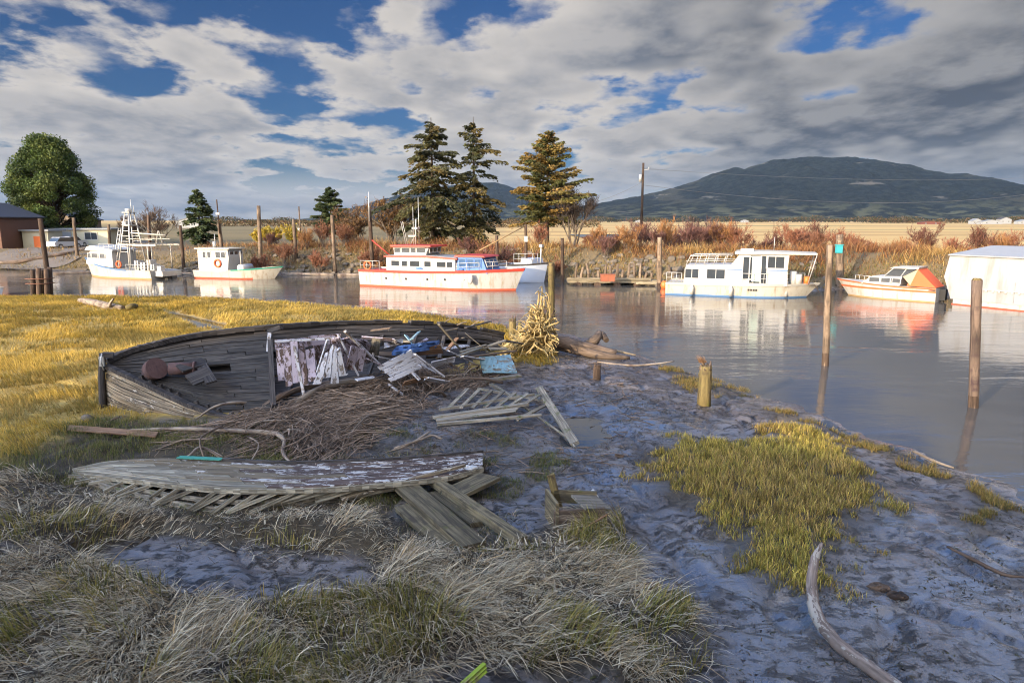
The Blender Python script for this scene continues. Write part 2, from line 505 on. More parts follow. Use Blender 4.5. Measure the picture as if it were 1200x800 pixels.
def wood(name, dark, light, paint=None, pamount=0.5, moss=None, mamount=0.5, grain=1.0, rough=.85, stain=None):
    m, t, p = new_mat(name)
    g = t.attr('g')[1]
    x, y, z = t.sep(g)
    v = t.comb(t.math('MULTIPLY', x, 1.1), t.math('MULTIPLY', y, 26.0 * grain), z)
    n = t.noise(v, 1.0, 6, .62, .35)
    crack = t.noise(t.comb(t.math('MULTIPLY', x, .8), t.math('MULTIPLY', y, 46.0 * grain), t.math('ADD', z, 9.1)), 1.0, 3, .5, .2)
    blot = t.noise(t.comb(x, t.math('MULTIPLY', y, 2.0), z), 2.2, 4, .6)
    idr = t.new('ShaderNodeTexWhiteNoise', noise_dimensions='1D'); t.put(idr.inputs['W'], t.math('SNAP', z, .01))
    f = t.step(n, .28, .72)
    col = t.mix(f, dark, light)
    tint = t.math('MULTIPLY_ADD', idr.outputs[0], .55, .7)
    col = t.mix(1.0, col, t.comb(tint, tint, tint), 'MULTIPLY')
    if stain is not None:
        col = t.mix(t.step(blot, .5, .68), col, stain)
    if paint is not None:
        flake = t.noise(t.comb(t.math('MULTIPLY', x, 4.6), t.math('MULTIPLY', y, 9.0), z), 1.3, 7, .66, .8)
        mask = t.step(t.math('ADD', flake, t.math('MULTIPLY', t.math('SUBTRACT', blot, .5), .9)), 1 - pamount - .03, 1 - pamount + .03)
        col = t.mix(mask, col, paint)
    ck = t.step(crack, .66, .72)
    col = t.mix(t.math('MULTIPLY', ck, .8), col, (.012, .01, .009))
    if moss is not None:
        mn = t.noise(t.coord('Object'), 3.5, 6, .65)
        col = t.mix(t.step(mn, 1 - mamount, 1 - mamount + .14), col, moss)
    nm = t.bump(t.math('SUBTRACT', n, t.math('MULTIPLY', ck, .8)), .7, .012)
    setp(t, p, col, rough, nm, .25)
    return m

def plain(name, col, rough=.5, var=.25, scale=3.0, grime=None, gamount=.35, metal=0.0, spec=.4, bumpd=0.0):
    m, t, p = new_mat(name)
    c = t.coord('Object')
    n = t.noise(c, scale, 5, .6)
    k = t.math('MULTIPLY_ADD', n, var * 2, 1 - var)
    cc = t.mix(1.0, col, t.comb(k, k, k), 'MULTIPLY')
    if grime is not None:
        s = t.noise(t.vmath('MULTIPLY', c, (1.9, 1.9, .30)), scale * 1.4, 6, .68)
        cc = t.mix(t.step(s, 1 - gamount, 1 - gamount + .25, 0, .75), cc, grime)
    nm = t.bump(n, .5, bumpd) if bumpd else None
    setp(t, p, cc, rough, nm, spec, metal)
    return m

M = {}
M['dark_wood'] = wood('dark_weathered_wood', (.016, .014, .014), (.085, .076, .072), rough=.8)
M['deck_wood'] = wood('old_deck_wood', (.014, .013, .012), (.085, .075, .066), grain=.8, stain=(.03, .027, .026))
M['gold_lit_wood'] = wood('gold_lit_silvered_tan', (.06, .045, .03), (.36, .285, .19), paint=(.42, .37, .29), pamount=.36, stain=(.06, .047, .038))  # tan wood; gold sunlight on the bow strakes is partly in its colour
M['grey_wood'] = wood('grey_weathered_wood', (.06, .052, .042), (.30, .265, .21), moss=(.075, .085, .028), mamount=.46)
M['panel_wood'] = wood('hull_section_wood', (.06, .05, .036), (.42, .38, .29), moss=(.16, .14, .05), mamount=.36, stain=(.13, .11, .08))
M['flaked'] = wood('flaked_white_paint_wood', (.03, .02, .018), (.12, .085, .07), paint=(.44, .42, .40), pamount=.44)
M['flaked_thin'] = wood('thinly_painted_hull_wood', (.05, .04, .028), (.26, .21, .14), paint=(.44, .42, .39), pamount=.34, moss=(.13, .12, .05), mamount=.36)
M['violet_paint'] = wood('flaked_pale_paint_wood', (.05, .035, .03), (.16, .11, .09), paint=(.40, .35, .41), pamount=.52, stain=(.15, .08, .07))
M['white_paint_wood'] = wood('worn_white_paint_wood', (.10, .08, .07), (.28, .24, .21), paint=(.47, .47, .50), pamount=.58)
M['blue_paint_wood'] = wood('worn_blue_paint_wood', (.10, .09, .07), (.25, .22, .18), paint=(.16, .27, .32), pamount=.56)
M['crate_paint'] = plain('faded_red_crate', (.26, .085, .045), .8, .2, 4, (.12, .08, .05), .5)
M['timber_wood'] = wood('dark_mossy_timber', (.035, .03, .02), (.185, .15, .09), moss=(.085, .085, .025), mamount=.42, stain=(.05, .04, .028))
M['piling_wood'] = wood('piling_wood', (.045, .032, .023), (.24, .175, .12), grain=.5, stain=(.08, .06, .045))
M['piling_dark'] = wood('wet_piling_wood', (.025, .016, .012), (.12, .08, .055), grain=.5)
M['piling_moss'] = wood('mossy_piling_wood', (.06, .045, .02), (.26, .20, .08), moss=(.14, .135, .025), mamount=.44, grain=.5, stain=(.05, .034, .022))
M['drift'] = wood('bleached_driftwood', (.08, .06, .045), (.34, .28, .22), grain=.6, stain=(.10, .07, .06))
M['drift_dark'] = wood('brown_driftwood', (.045, .032, .025), (.19, .14, .105), grain=.7)
M['drift_log'] = wood('half_barked_driftwood', (.07, .05, .04), (.30, .235, .195), paint=(.30, .265, .225), pamount=.38, grain=.35, stain=(.10, .072, .06))
M['orange_wood'] = wood('orange_brown_board', (.10, .055, .03), (.34, .21, .13), grain=.8)
M['dock_wood'] = wood('dock_plank_wood', (.10, .08, .05), (.38, .32, .22), grain=.7, moss=(.10, .10, .04), mamount=.3)
M['white_hull'] = plain('white_hull_paint', (.36, .355, .34), .45, .10, 1.2, (.25, .19, .12), .54)
M['cream_hull'] = plain('cream_hull_paint', (.39, .37, .32), .45, .10, 1.2, (.22, .16, .10), .54)
M['white_cabin'] = plain('white_cabin_paint', (.40, .40, .39), .4, .08, 2.0, (.26, .23, .18), .50)
M['red_trim'] = plain('red_trim_paint', (.42, .045, .03), .45, .15, 3)
M['boot_red'] = plain('red_bottom_paint', (.36, .07, .03), .6, .2, 3)
M['orange_red'] = plain('orange_red_canvas', (.62, .11, .035), .7, .12, 4, bumpd=.01)
M['stripe_red'] = plain('orange_red_stripe', (.60, .10, .03), .4, .08, 3)
M['blue_trim'] = plain('blue_trim_paint', (.07, .16, .32), .45, .12, 3)
M['blue_grey_hull'] = plain('pale_blue_grey_hull', (.42, .47, .56), .45, .08, 2, (.25, .24, .22), .3)
M['teal_trim'] = plain('green_trim_paint', (.03, .25, .18), .5, .15, 3)
M['roof_grey'] = plain('grey_roof_sheet', (.25, .26, .27), .5, .15, 2, (.12, .11, .10), .35)
M['cream_roof'] = plain('cream_roof_sheet', (.44, .41, .33), .5, .1, 2, (.3, .25, .18), .3)
M['tarp'] = plain('white_shed_cladding', (.27, .275, .285), .5, .08, .7, (.20, .185, .16), .52)
M['metal'] = plain('galvanised_metal', (.42, .42, .41), .45, .15, 6, metal=.5)
M['alum'] = plain('pale_aluminium', (.45, .44, .41), .4, .1, 6, (.3, .27, .22), .25, metal=.25)
M['black'] = plain('black_rubber', (.018, .018, .02), .7, .2, 6)
M['rust'] = plain('rusty_steel', (.17, .075, .045), .85, .35, 9, (.06, .03, .025), .5, bumpd=.02)
M['old_drum'] = plain('dark_rusted_drum', (.085, .048, .045), .9, .4, 9, (.03, .022, .024), .5, bumpd=.03)
M['orange'] = plain('orange_plastic', (.62, .14, .03), .5, .08, 4)
M['teal'] = plain('teal_plastic', (.04, .32, .36), .5, .12, 4)
M['green_paint'] = plain('sea_green_paint', (.05, .23, .175), .6, .2, 8, (.2, .2, .15), .35)
M['blue_cloth'] = plain('faded_blue_cloth', (.045, .10, .25), .85, .25, 5, bumpd=.02)
M['blue_canvas'] = plain('blue_boat_canvas', (.10, .19, .42), .8, .15, 3, bumpd=.01)
M['curtain'] = plain('pale_green_curtain', (.38, .46, .40), .8, .15, 9)
M['canvas_tan'] = plain('tan_canvas', (.36, .29, .19), .8, .12, 4)
M['piling_worn'] = wood('worn_red_brown_piling', (.028, .021, .018), (.17, .12, .09), stain=(.05, .03, .032), grain=.45)
M['tan'] = plain('ochre_paint', (.30, .20, .09), .6, .12, 4)
M['brown_wall'] = plain('brown_house_siding', (.12, .06, .038), .8, .12, 1.5)
M['tan_wall'] = plain('tan_shed_siding', (.42, .40, .30), .8, .1, 1.2, (.25, .22, .16), .3)
M['pale_wall'] = plain('pale_grey_siding', (.24, .255, .27), .8, .08, 1.2)
M['dark_roof'] = plain('dark_shingle_roof', (.055, .055, .065), .85, .2, 3)
M['pale_roof'] = plain('pale_metal_roof', (.20, .215, .23), .5, .1, 2)
M['car_red'] = plain('red_car_paint', (.40, .03, .025), .3, .05, 2)
M['car_blue'] = plain('blue_car_paint', (.03, .10, .28), .3, .05, 2)
M['car_silver'] = plain('silver_car_paint', (.45, .46, .48), .3, .05, 2)
M['barn_red'] = plain('faded_barn_red', (.12, .045, .035), .85, .15, 1)
M['concrete'] = plain('worn_concrete', (.30, .28, .25), .85, .15, 2, (.14, .12, .1), .4, bumpd=.01)
M['leaf_green'] = plain('lime_green_moss', (.11, .15, .03), .8, .35, 14, (.07, .12, .01), .45, bumpd=.01)
M['moss_scrap'] = wood('bright_mossy_wood', (.08, .07, .03), (.22, .18, .08), moss=(.20, .27, .03), mamount=.6)
M['wire'] = plain('grey_cable', (.13, .13, .135), .6, .1, 1)
M['white_plastic'] = plain('white_plastic', (.40, .40, .39), .45, .06, 5)
M['shed_wall'] = plain('dark_shed_siding', (.16, .12, .09), .85, .15, 1)

def glass(name, col, rough=.08):
    m, t, p = new_mat(name)
    setp(t, p, col, rough, None, .7)
    return m
M['glass'] = glass('dark_window_glass', (.035, .042, .05))
M['glass_blue'] = glass('blue_window_glass', (.05, .10, .20))

def leafmat(name, trans=.35, rough=.65):
    m, t, p = new_mat(name)
    c = t.attr('col')[0]
    setp(t, p, c, rough, None, .25)
    tr = t.new('ShaderNodeBsdfTranslucent'); t.put(tr.inputs[0], c)
    mx = t.new('ShaderNodeMixShader'); mx.inputs[0].default_value = trans
    t.l.new(p.outputs[0], mx.inputs[1]); t.l.new(tr.outputs[0], mx.inputs[2])
    out = [n for n in t.n if n.type == 'OUTPUT_MATERIAL'][0]
    t.l.new(mx.outputs[0], out.inputs[0])
    return m
M['leaf'] = leafmat('foliage', .25)
M['blade'] = leafmat('grass_blade', .30, .6)
M['twig'] = leafmat('twig', 0.0, .85)
M['bark'] = wood('tree_bark', (.03, .022, .016), (.12, .09, .065), grain=.4)
M['bark_pale'] = wood('pale_bark', (.06, .05, .04), (.2, .16, .13), grain=.4)

# ground: wet mud, turf soil, far fields, all told apart by where they lie
def ground_mat():
    m, t, p = new_mat('ground')
    pos = t.new('ShaderNodeNewGeometry').outputs['Position']
    turf, far, wet, gold = (t.attr(a)[2] for a in ('turf', 'far', 'wet', 'gold'))
    n1 = t.noise(pos, .9, 6, .6); n2 = t.noise(pos, 6, 6, .65); n3 = t.noise(pos, 28, 4, .6)
    nd = t.noise(t.vmath('MULTIPLY', pos, (1.0, 1.6, 1.0)), 3.2, 7, .7, .6)
    mud = t.mix(t.step(n1, .35, .65), (.055, .046, .043), (.11, .096, .09))
    big = t.noise(pos, .33, 4, .55, .6)
    mud = t.mix(t.step(big, .40, .60), mud, (.15, .132, .124))
    pit = t.voronoi(t.vmath('ADD', pos, t.vmath('MULTIPLY', t.comb(n2, n1, 0.0), (.6, .6, 0.0))), 2.6)
    mud = t.mix(t.math('MULTIPLY', t.step(pit, .20, .10), t.step(n1, .42, .55)), mud, (.035, .028, .026))
    mud = t.mix(t.step(nd, .49, .60), mud, (.030, .024, .021))
    mud = t.mix(t.step(n3, .6, .72, 0, .6), mud, (.03, .026, .022))
    soil = t.mix(n2, (.022, .017, .011), (.070, .053, .03))
    goldsoil = t.mix(n2, (.20, .135, .03), (.46, .32, .08))
    soil = t.mix(gold, soil, goldsoil)
    col = t.mix(turf, mud, soil)
    # fields beyond the dyke
    fx, fy, fz = t.sep(pos)
    band = t.noise(t.comb(t.math('MULTIPLY', fx, .0025), t.math('MULTIPLY', fy, .022), 0.0), 1.0, 5, .55)
    fine = t.noise(t.comb(t.math('MULTIPLY', fx, .05), t.math('MULTIPLY', fy, .15), 0.0), 1.0, 5, .6)
    field = t.mix(t.step(band, .34, .60), (.30, .19, .07), (.53, .365, .14))
    field = t.mix(t.step(fine, .45, .7, 0, .22), field, (.30, .17, .06))
    greenb = t.step(t.noise(t.comb(t.math('MULTIPLY', fx, .0015), t.math('MULTIPLY', fy, .006), 4.0), 1.0, 2, .5), .56, .66, 0, .7)
    field = t.mix(greenb, field, (.16, .17, .06))
    leftland = t.math('MULTIPLY', t.step(fx, 2, -25), t.step(fy, 900, 300))
    field = t.mix(t.math('MULTIPLY', leftland, .9), field, t.mix(band, (.085, .085, .035), (.17, .12, .055)))
    bankc = t.mix(n2, (.075, .055, .03), (.19, .14, .07))
    fcol = t.mix(t.step(fy, 85, 110), bankc, field)
    col = t.mix(far, col, fcol)
    rg = t.math('MULTIPLY_ADD', t.step(n1, .38, .62), .18, .24)
    rg = t.math('ADD', rg, t.step(nd, .50, .64, 0, .3))
    dry = t.math('MAXIMUM', turf, far)
    rg = t.math('MAXIMUM', rg, t.math('MULTIPLY', dry, .9))
    wetmud = wet
    slick = t.math('MULTIPLY', wet, t.step(t.noise(pos, .55, 5, .6, .5), .36, .56))
    rg = t.math('MULTIPLY', rg, t.math('SUBTRACT', 1.0, t.math('MULTIPLY', slick, .55)))
    col = t.mix(t.math('MULTIPLY', slick, .75), col, (.040, .036, .040))
    setp(t, p, spec=t.math('MULTIPLY_ADD', slick, 1.0, .45))
    t.put(p.inputs['Coat Weight'], t.math('MULTIPLY', t.math('SUBTRACT', 1.0, t.step(nd, .49, .60, 0, .85)), t.math('MULTIPLY', t.math('MAXIMUM', slick, t.math('MULTIPLY', t.step(n1, .44, .58), .45)), t.math('SUBTRACT', 1.0, t.math('MAXIMUM', turf, far))))); p.inputs['Coat Roughness'].default_value = .12; p.inputs['Coat IOR'].default_value = 1.7
    t.put(p.inputs['Coat Normal'], t.bump(t.math('ADD', n2, t.math('MULTIPLY', n3, .3)), .35, .03))
    h = t.math('ADD', t.math('MULTIPLY', n2, .6), t.math('ADD', t.math('MULTIPLY', n3, .22), t.math('MULTIPLY', t.step(nd, .48, .66), .5)))
    nm = t.bump(h, .95, .07)
    setp(t, p, col, rg, nm)
    return m
M['ground'] = ground_mat()

def water_mat(name, base=(.055, .052, .048), s=1.0, strength=.28, rough=.06):
    m, t, p = new_mat(name)
    pos = t.new('ShaderNodeNewGeometry').outputs['Position']
    v = t.vmath('MULTIPLY', pos, (.55 * s, 1.5 * s, 1.0))
    a = t.noise(v, 1.1, 5, .55, .4); b = t.noise(v, .16, 3, .5, .6)
    c = t.noise(t.vmath('MULTIPLY', pos, (.8 * s, 2.4 * s, 1)), 3.2, 3, .5)
    calm = t.step(b, .38, .66, .3, 1.0)
    h = t.math('MULTIPLY', t.math('ADD', a, t.math('MULTIPLY', c, .22)), calm)
    setp(t, p, t.mix(b, base, tuple(q * 1.7 for q in base)), rough, t.bump(h, strength, .10), .5)
    p.inputs['IOR'].default_value = 1.5
    return m
M['water'] = water_mat('river_water')
M['puddle'] = water_mat('still_water', (.03, .03, .03), 2.0, .04, .03)

# ------------------------------------------------------------------ ground sheet, river, pools
def grow(a, step, lim, k):
    out = []; x = a; s = step
    while abs(x) < lim:
        s *= k; x += s; out.append(x)
    return out
xs = np.arange(-14.5, 12.5, .085)
xs = np.concatenate([np.array(grow(-14.5, -.085, 6500, 1.055))[::-1], xs, grow(12.4, .085, 6500, 1.055)])
ysA = np.arange(5.5, 24, .075)
ysF = grow(23.95, .075, 100, 1.018)
ysG = grow(ysF[-1], 1.6, 7000, 1.09)
ys = np.concatenate([np.array(grow(5.5, -.1, 90, 1.16))[::-1], ysA, ysF, ysG])
GX, GY = np.meshgrid(xs, ys)
X, Y = GX.ravel(), GY.ravel()
Zg = np.empty_like(X)
fine = (np.abs(X) < 120) & (Y < 130)
Zg[fine] = terrain(X[fine], Y[fine]); Zg[~fine] = terrain(X[~fine], Y[~fine])
nx, ny = len(xs), len(ys)
idx = np.arange(nx * ny).reshape(ny, nx)
F = np.stack([idx[:-1, :-1], idx[:-1, 1:], idx[1:, 1:], idx[1:, :-1]], -1).reshape(-1, 4)
ground = np_mesh('ground', np.stack([X, Y, Zg], 1), F, M['ground'], smooth=True)
tag(ground, kind='structure')
def soft(x, y, z, w=.35, wob=.8, seed=90):
    return sstep(sdist(x, y, z) + (fbm(x * 1.6, y * 1.6, seed, 4) - .5) * wob, -w, w)
nearm = (np.abs(X) < 60) & (Y < 75) & (Y > 3)
turf = np.zeros_like(X); gold = np.zeros_like(X); wet = np.zeros_like(X); far = np.zeros_like(X)
xn, yn = X[nearm], Y[nearm]
tm = np.zeros_like(xn)
for z in (Z_MEADOW, Z_BAND, Z_FRONT, Z_MEADOW_BACK): tm = np.maximum(tm, soft(xn, yn, z))
tm = np.maximum(tm, .8 * soft(xn, yn, Z_PATCH)); tm = np.maximum(tm, .55 * soft(xn, yn, Z_TUFT, .5, 1.5))
for z in (Z_EDGE, Z_SPIT, Z_CLUMP): tm = np.maximum(tm, .7 * soft(xn, yn, z, .3, 1.0))
for z in (Z_POOL, Z_CREEK, Z_PUDDLE): tm *= 1 - sstep(sdist(xn, yn, z) + (.28 if z is Z_POOL else 0) + (fbm(xn * 1.6, yn * 1.6, 90, 4) - .5) * .4, .15, .45)
turf[nearm] = tm
gold[nearm] = soft(xn, yn, Z_MEADOW, .6, 1.6)
wm = np.maximum(soft(xn, yn, Z_PUDDLE, .4, .6), .6 * soft(xn, yn, Z_CREEK, .3, .4))
dnn = sdist(xn, yn, near_poly)
wm = np.maximum(wm, .35 * (1 - sstep(np.abs(dnn), 0, .9)))
Z_SLICK = zone([(640, 480), (700, 470), (760, 470), (820, 500), (740, 560), (800, 610), (900, 700), (990, 690), (1050, 580), (1120, 585), (1230, 640), (1500, 900), (700, 900), (850, 790), (840, 730), (740, 690), (745, 620), (690, 570)], .35)
wm = np.maximum(wm, soft(xn, yn, Z_SLICK, .8, 1.6)); wet[nearm] = wm
far[:] = sstep(sdist(X, Y, far_poly), 0, 1.0)
back = (Y <= 3); turf[back] = 1
for nme, arr in (('turf', turf), ('gold', gold), ('wet', wet), ('far', far)):
    a = ground.data.attributes.new(nme, 'FLOAT', 'POINT'); a.data.foreach_set('value', arr.astype(np.float32))

wx0, wx1 = -420, 420
mb = MB(); mb.sheet([[(wx0, -85, 0), (wx1, -85, 0)], [(wx0, 110, 0), (wx1, 110, 0)]], smooth=False)
tag(mb.build('water', M['water']), kind='structure')
def pool_sheet(name, zpoly, z, grow_=1.0):
    c = np.mean(zpoly, 0); b = MB()
    vs = [(c[0] + (p[0] - c[0]) * grow_, c[1] + (p[1] - c[1]) * grow_, z) for p in zpoly]
    b.add(vs, [tuple(range(len(vs)))]); return tag(b.build(name, M['puddle']), kind='structure')
pool_sheet('puddle_water', Z_PUDDLE, .262, 1.7)
pool_sheet('creek_water', Z_CREEK, .365, 1.15)
sl = [PZ(665, 274.5, 1.62), PZ(793, 274.2, 1.62), PZ(800, 276.8, 1.62), PZ(760, 278, 1.62), PZ(680, 277.6, 1.62)]
b = MB(); b.add(sl, [(0, 1, 2, 3, 4)][::-1]); tag(b.build('slough_water', M['puddle']), kind='structure')

# ------------------------------------------------------------------ grass
def sample(zone_, n, pad=.4, wob=.8, seed=200, edge=0.0):
    a = np.array(zone_); lo = a.min(0) - pad; hi = a.max(0) + pad
    lo = np.maximum(lo, (-44, 6.0)); hi = np.minimum(hi, (30, 60))
    p = rng.uniform(lo, hi, (n, 2)); x, y = p[:, 0], p[:, 1]
    # only what the picture can see, a little beyond its edges
    k = np.abs(x) < y * .95 + 2.0; x, y = x[k], y[k]
    s = sdist(x, y, zone_) + (fbm(x * 1.7, y * 1.7, seed, 4) - .5) * wob
    k = s > edge
    return x[k], y[k], s[k]
def blades(x, y, h, w, az, lean, col, segs=3, droop=1.0, z=None, tipcol=1.25, sink=.02, a0=None):
    """curved tapering blades; az = direction of lean, lean = how far over (0..1.5 rad)"""
    n = len(x); z = terrain(x, y) - sink if z is None else z
    P = np.zeros((n, segs + 1, 3)); P[:, 0] = np.stack([x, y, z], 1)
    ang = lean * .35 if a0 is None else a0
    sl_ = h / segs
    for s in range(segs):
        dirx = np.cos(az) * np.sin(ang); diry = np.sin(az) * np.sin(ang); dz_ = np.cos(ang)
        P[:, s + 1] = P[:, s] + np.stack([dirx, diry, dz_], 1) * sl_[:, None]
        ang = np.minimum(ang + lean * droop / segs * 1.1, 1.75 if a0 is None else 1.62)
    wa = rng.uniform(0, 2 * np.pi, n)
    W3 = np.stack([np.cos(wa), np.sin(wa), np.zeros(n)], 1) * (w * .5)[:, None]
    V = np.zeros((n, (segs + 1) * 2, 3)); C = np.zeros((n, (segs + 1) * 2, 3))
    for s in range(segs + 1):
        k = 1 - .85 * (s / segs) ** 1.5
        V[:, 2 * s] = P[:, s] - W3 * k; V[:, 2 * s + 1] = P[:, s] + W3 * k
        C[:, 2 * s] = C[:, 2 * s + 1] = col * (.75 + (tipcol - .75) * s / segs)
    o = (np.arange(n) * (segs + 1) * 2)[:, None]
    fs = np.concatenate([np.stack([o[:, 0] + 2 * s, o[:, 0] + 2 * s + 1, o[:, 0] + 2 * s + 3, o[:, 0] + 2 * s + 2], 1) for s in range(segs)], 0)
    return V.reshape(-1, 3), fs, C.reshape(-1, 3)
Z_WRECK = [tuple(PZ(*q)[:2]) for q in ((118, 484, .4), (124, 424, 1.75), (190, 402, 2.05), (240, 392, 2.15), (320, 384, 2.2), (400, 379, 2.1), (480, 378, 1.9), (540, 382, 1.5), (592, 391, 1.0),
            (612, 432, .45), (640, 470, .45), (560, 500, .45), (420, 510, .45), (300, 512, .45), (220, 500, .45))]
class Bag:
    def __init__(self): self.V = []; self.F = []; self.C = []; self.n = 0
    def add(self, v, f, c):
        self.V.append(v); self.F.append(f + self.n); self.C.append(c); self.n += len(v)
    def build(self, name, mat, parent=None):
        return np_mesh(name, np.concatenate(self.V), np.concatenate(self.F), mat, np.concatenate(self.C), parent=parent)
def pal(n, cols, wts=None, var=.22):
    c = np.array(cols)[rng.choice(len(cols), n, p=wts)]
    return c * rng.uniform(1 - var, 1 + var, (n, 1))

# golden meadow
B = Bag()
x, y, s = sample(Z_MEADOW, 640000, wob=1.4)
q = fbm(x * .9, y * .9, 210, 4); k = rng.random(len(x)) < np.clip((q - .28) * 3.4, .12, 1) * np.clip(1.7 - y / 40, .5, 1)
k &= (sdist(x, y, Z_CREEK) < .1) & (sdist(x, y, Z_WRECK) < 0)
x, y, q = x[k], y[k], q[k]; n = len(x)
q2 = fbm(x * .35, y * .35, 215, 3)
col = np.where((q2 > .52)[:, None], pal(n, [(.46, .31, .06), (.54, .38, .095), (.36, .26, .05)]), pal(n, [(.42, .28, .05), (.30, .24, .05), (.26, .185, .045)]))
patch_ = sstep(fbm(x * .7, y * .7, 219, 4), .46, .62)[:, None]
col = col * (1 - patch_ * .75) + patch_ * .75 * pal(n, [(.17, .135, .04), (.24, .16, .05), (.13, .12, .04)])
h = rng.uniform(.10, .26, n) * (.7 + q * .7); w = .008 + .00055 * y
az = 6.28 * fbm(x * .15, y * .15, 211, 2) * 1.5 + rng.normal(0, .6, n)
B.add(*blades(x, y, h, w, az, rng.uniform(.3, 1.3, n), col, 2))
tag(B.build('meadow_grass', M['blade']), kind='stuff')

# short green grass round the wreck
B = Bag()
x, y, s = sample(Z_MEADOW_BACK, 95000, wob=1.2)
k = rng.random(len(x)) < np.clip((fbm(x * 1.2, y * 1.2, 230, 4) - .3) * 3.2, .05, 1); x, y = x[k], y[k]; n = len(x)
B.add(*blades(x, y, rng.uniform(.08, .24, n), rng.uniform(.006, .012, n), rng.uniform(0, 6.28, n), rng.uniform(.2, 1.1, n),
              pal(n, [(.10, .12, .03), (.15, .14, .045), (.23, .19, .09), (.07, .085, .025)], [.35, .3, .2, .15]), 2))
x, y, s = sample(Z_TUFT, 60000, wob=1.5)
k = rng.random(len(x)) < np.clip((fbm(x * 1.6, y * 1.6, 231, 4) - .47) * 6, 0, 1); x, y = x[k], y[k]; n = len(x)
B.add(*blades(x, y, rng.uniform(.05, .16, n), rng.uniform(.006, .012, n), rng.uniform(0, 6.28, n), rng.uniform(.2, 1.2, n),
              pal(n, [(.09, .11, .025), (.15, .13, .045), (.06, .065, .025)]), 2))
for zz, cnt in ((Z_EDGE, 60000), (Z_CLUMP, 9000), (Z_SPIT, 22000)):
    x, y, s = sample(zz, cnt, wob=.9)
    k = rng.random(len(x)) < np.clip((fbm(x * 2.2, y * 2.2, 232, 4) - .44) * 7, 0, 1); x, y = x[k], y[k]; n = len(x)
    B.add(*blades(x, y, rng.uniform(.07, .20, n), rng.uniform(.008, .016, n), rng.uniform(0, 6.28, n), rng.uniform(.2, 1.2, n),
                  pal(n, [(.22, .15, .05), (.16, .12, .04), (.12, .11, .03)]), 2))
x, y, s = sample(Z_SECTION, 34000, wob=.8)
k = rng.random(len(x)) < np.clip((fbm(x * 1.9, y * 1.9, 238, 4) - .36) * 4, 0.05, 1); x, y = x[k], y[k]; n = len(x)
B.add(*blades(x, y, rng.uniform(.06, .20, n), rng.uniform(.008, .015, n), rng.uniform(0, 6.28, n), rng.uniform(.3, 1.6, n),
              pal(n, [(.13, .13, .035), (.24, .19, .10), (.38, .31, .22), (.07, .06, .03)]), 3, a0=rng.uniform(.2, 1.2, n)))
tag(B.build('short_grass', M['blade']), kind='stuff')

# lodged dead grass: the band behind the mud pool and the whole front of the picture
B = Bag()
def lodged(zone_, cnt, az0, seed, lo, hi, green=.3, dens=(.22, 3.2)):
    x, y, s = sample(zone_, cnt, wob=.9, seed=seed)
    c = fbm(x * 1.5, y * 1.5, seed + 1, 4)
    k = rng.random(len(x)) < np.clip((c - dens[0]) * dens[1], .05, 1)
    k &= sdist(x, y, Z_POOL) < -.02
    k &= (sdist(x, y, Z_SECTION) < 0) | (rng.random(len(x)) < .34)
    x, y, s, c = x[k], y[k], s[k], c[k]; n = len(x)
    az = az0 + (fbm(x * .55, y * .55, seed + 2, 3) - .5) * 6.5 + (fbm(x * 2.2, y * 2.2, seed + 7, 3) - .5) * 3.6 + rng.normal(0, .42, n)
    gz_ = sstep(fbm(x * .8, y * .8, seed + 3, 4), .58 - green * .5, .72 - green * .5)
    gr = rng.random(n) < gz_ * .62
    dead = pal(n, [(.46, .39, .275), (.60, .52, .37), (.27, .215, .14), (.10, .075, .045), (.46, .33, .175)], [.28, .26, .18, .16, .12], .25)
    live = pal(n, [(.19, .18, .045), (.27, .235, .065), (.12, .115, .035), (.33, .25, .08)], None, .25)
    col = np.where(gr[:, None], live, dead)
    hh = rng.uniform(lo, hi, n) * (.65 + .7 * c); hh = np.where(gr, hh * .60, hh)
    ds = np.maximum(0, -sdist(x, y, Z_SECTION)); hh = hh * np.clip(.30 + ds / 1.3, .30, 1.0)
    ln = np.where(gr, rng.uniform(.1, .9, n), rng.uniform(.5, 1.3, n))
    a0 = np.where(gr, rng.uniform(0, .45, n), np.clip(rng.normal(.95, .28, n), .1, 1.4))
    ww = rng.choice([.009, .014, .021], n, p=[.42, .38, .20])
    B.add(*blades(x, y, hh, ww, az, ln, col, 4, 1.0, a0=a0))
lodged(Z_BAND, 62000, -.9, 300, .22, .58, .20)
lodged(Z_FRONT, 135000, -1.3, 330, .24, .66, .24)
for zz, cnt in ((Z_FRONT, 46000), (Z_BAND, 20000)):
    x, y, s = sample(zz, cnt, wob=1.3, seed=352)
    k = (sdist(x, y, Z_SECTION) < 0) & (fbm(x * 1.3, y * 1.3, 355, 4) > .42); x, y = x[k], y[k]; n = len(x)
    B.add(*blades(x, y, rng.uniform(.08, .34, n), rng.choice([.012, .02, .032], n, p=[.5, .35, .15]), rng.uniform(0, 6.28, n), rng.normal(0, .5, n),
                  pal(n, [(.42, .36, .26), (.56, .49, .36), (.22, .165, .105), (.07, .05, .032), (.04, .03, .02)], [.25, .15, .2, .2, .2]), 3,
                  z=terrain(x, y) + rng.uniform(0, .10, n), a0=rng.uniform(1.2, 1.6, n)))
tag(B.build('dead_grass', M['blade']), kind='stuff')

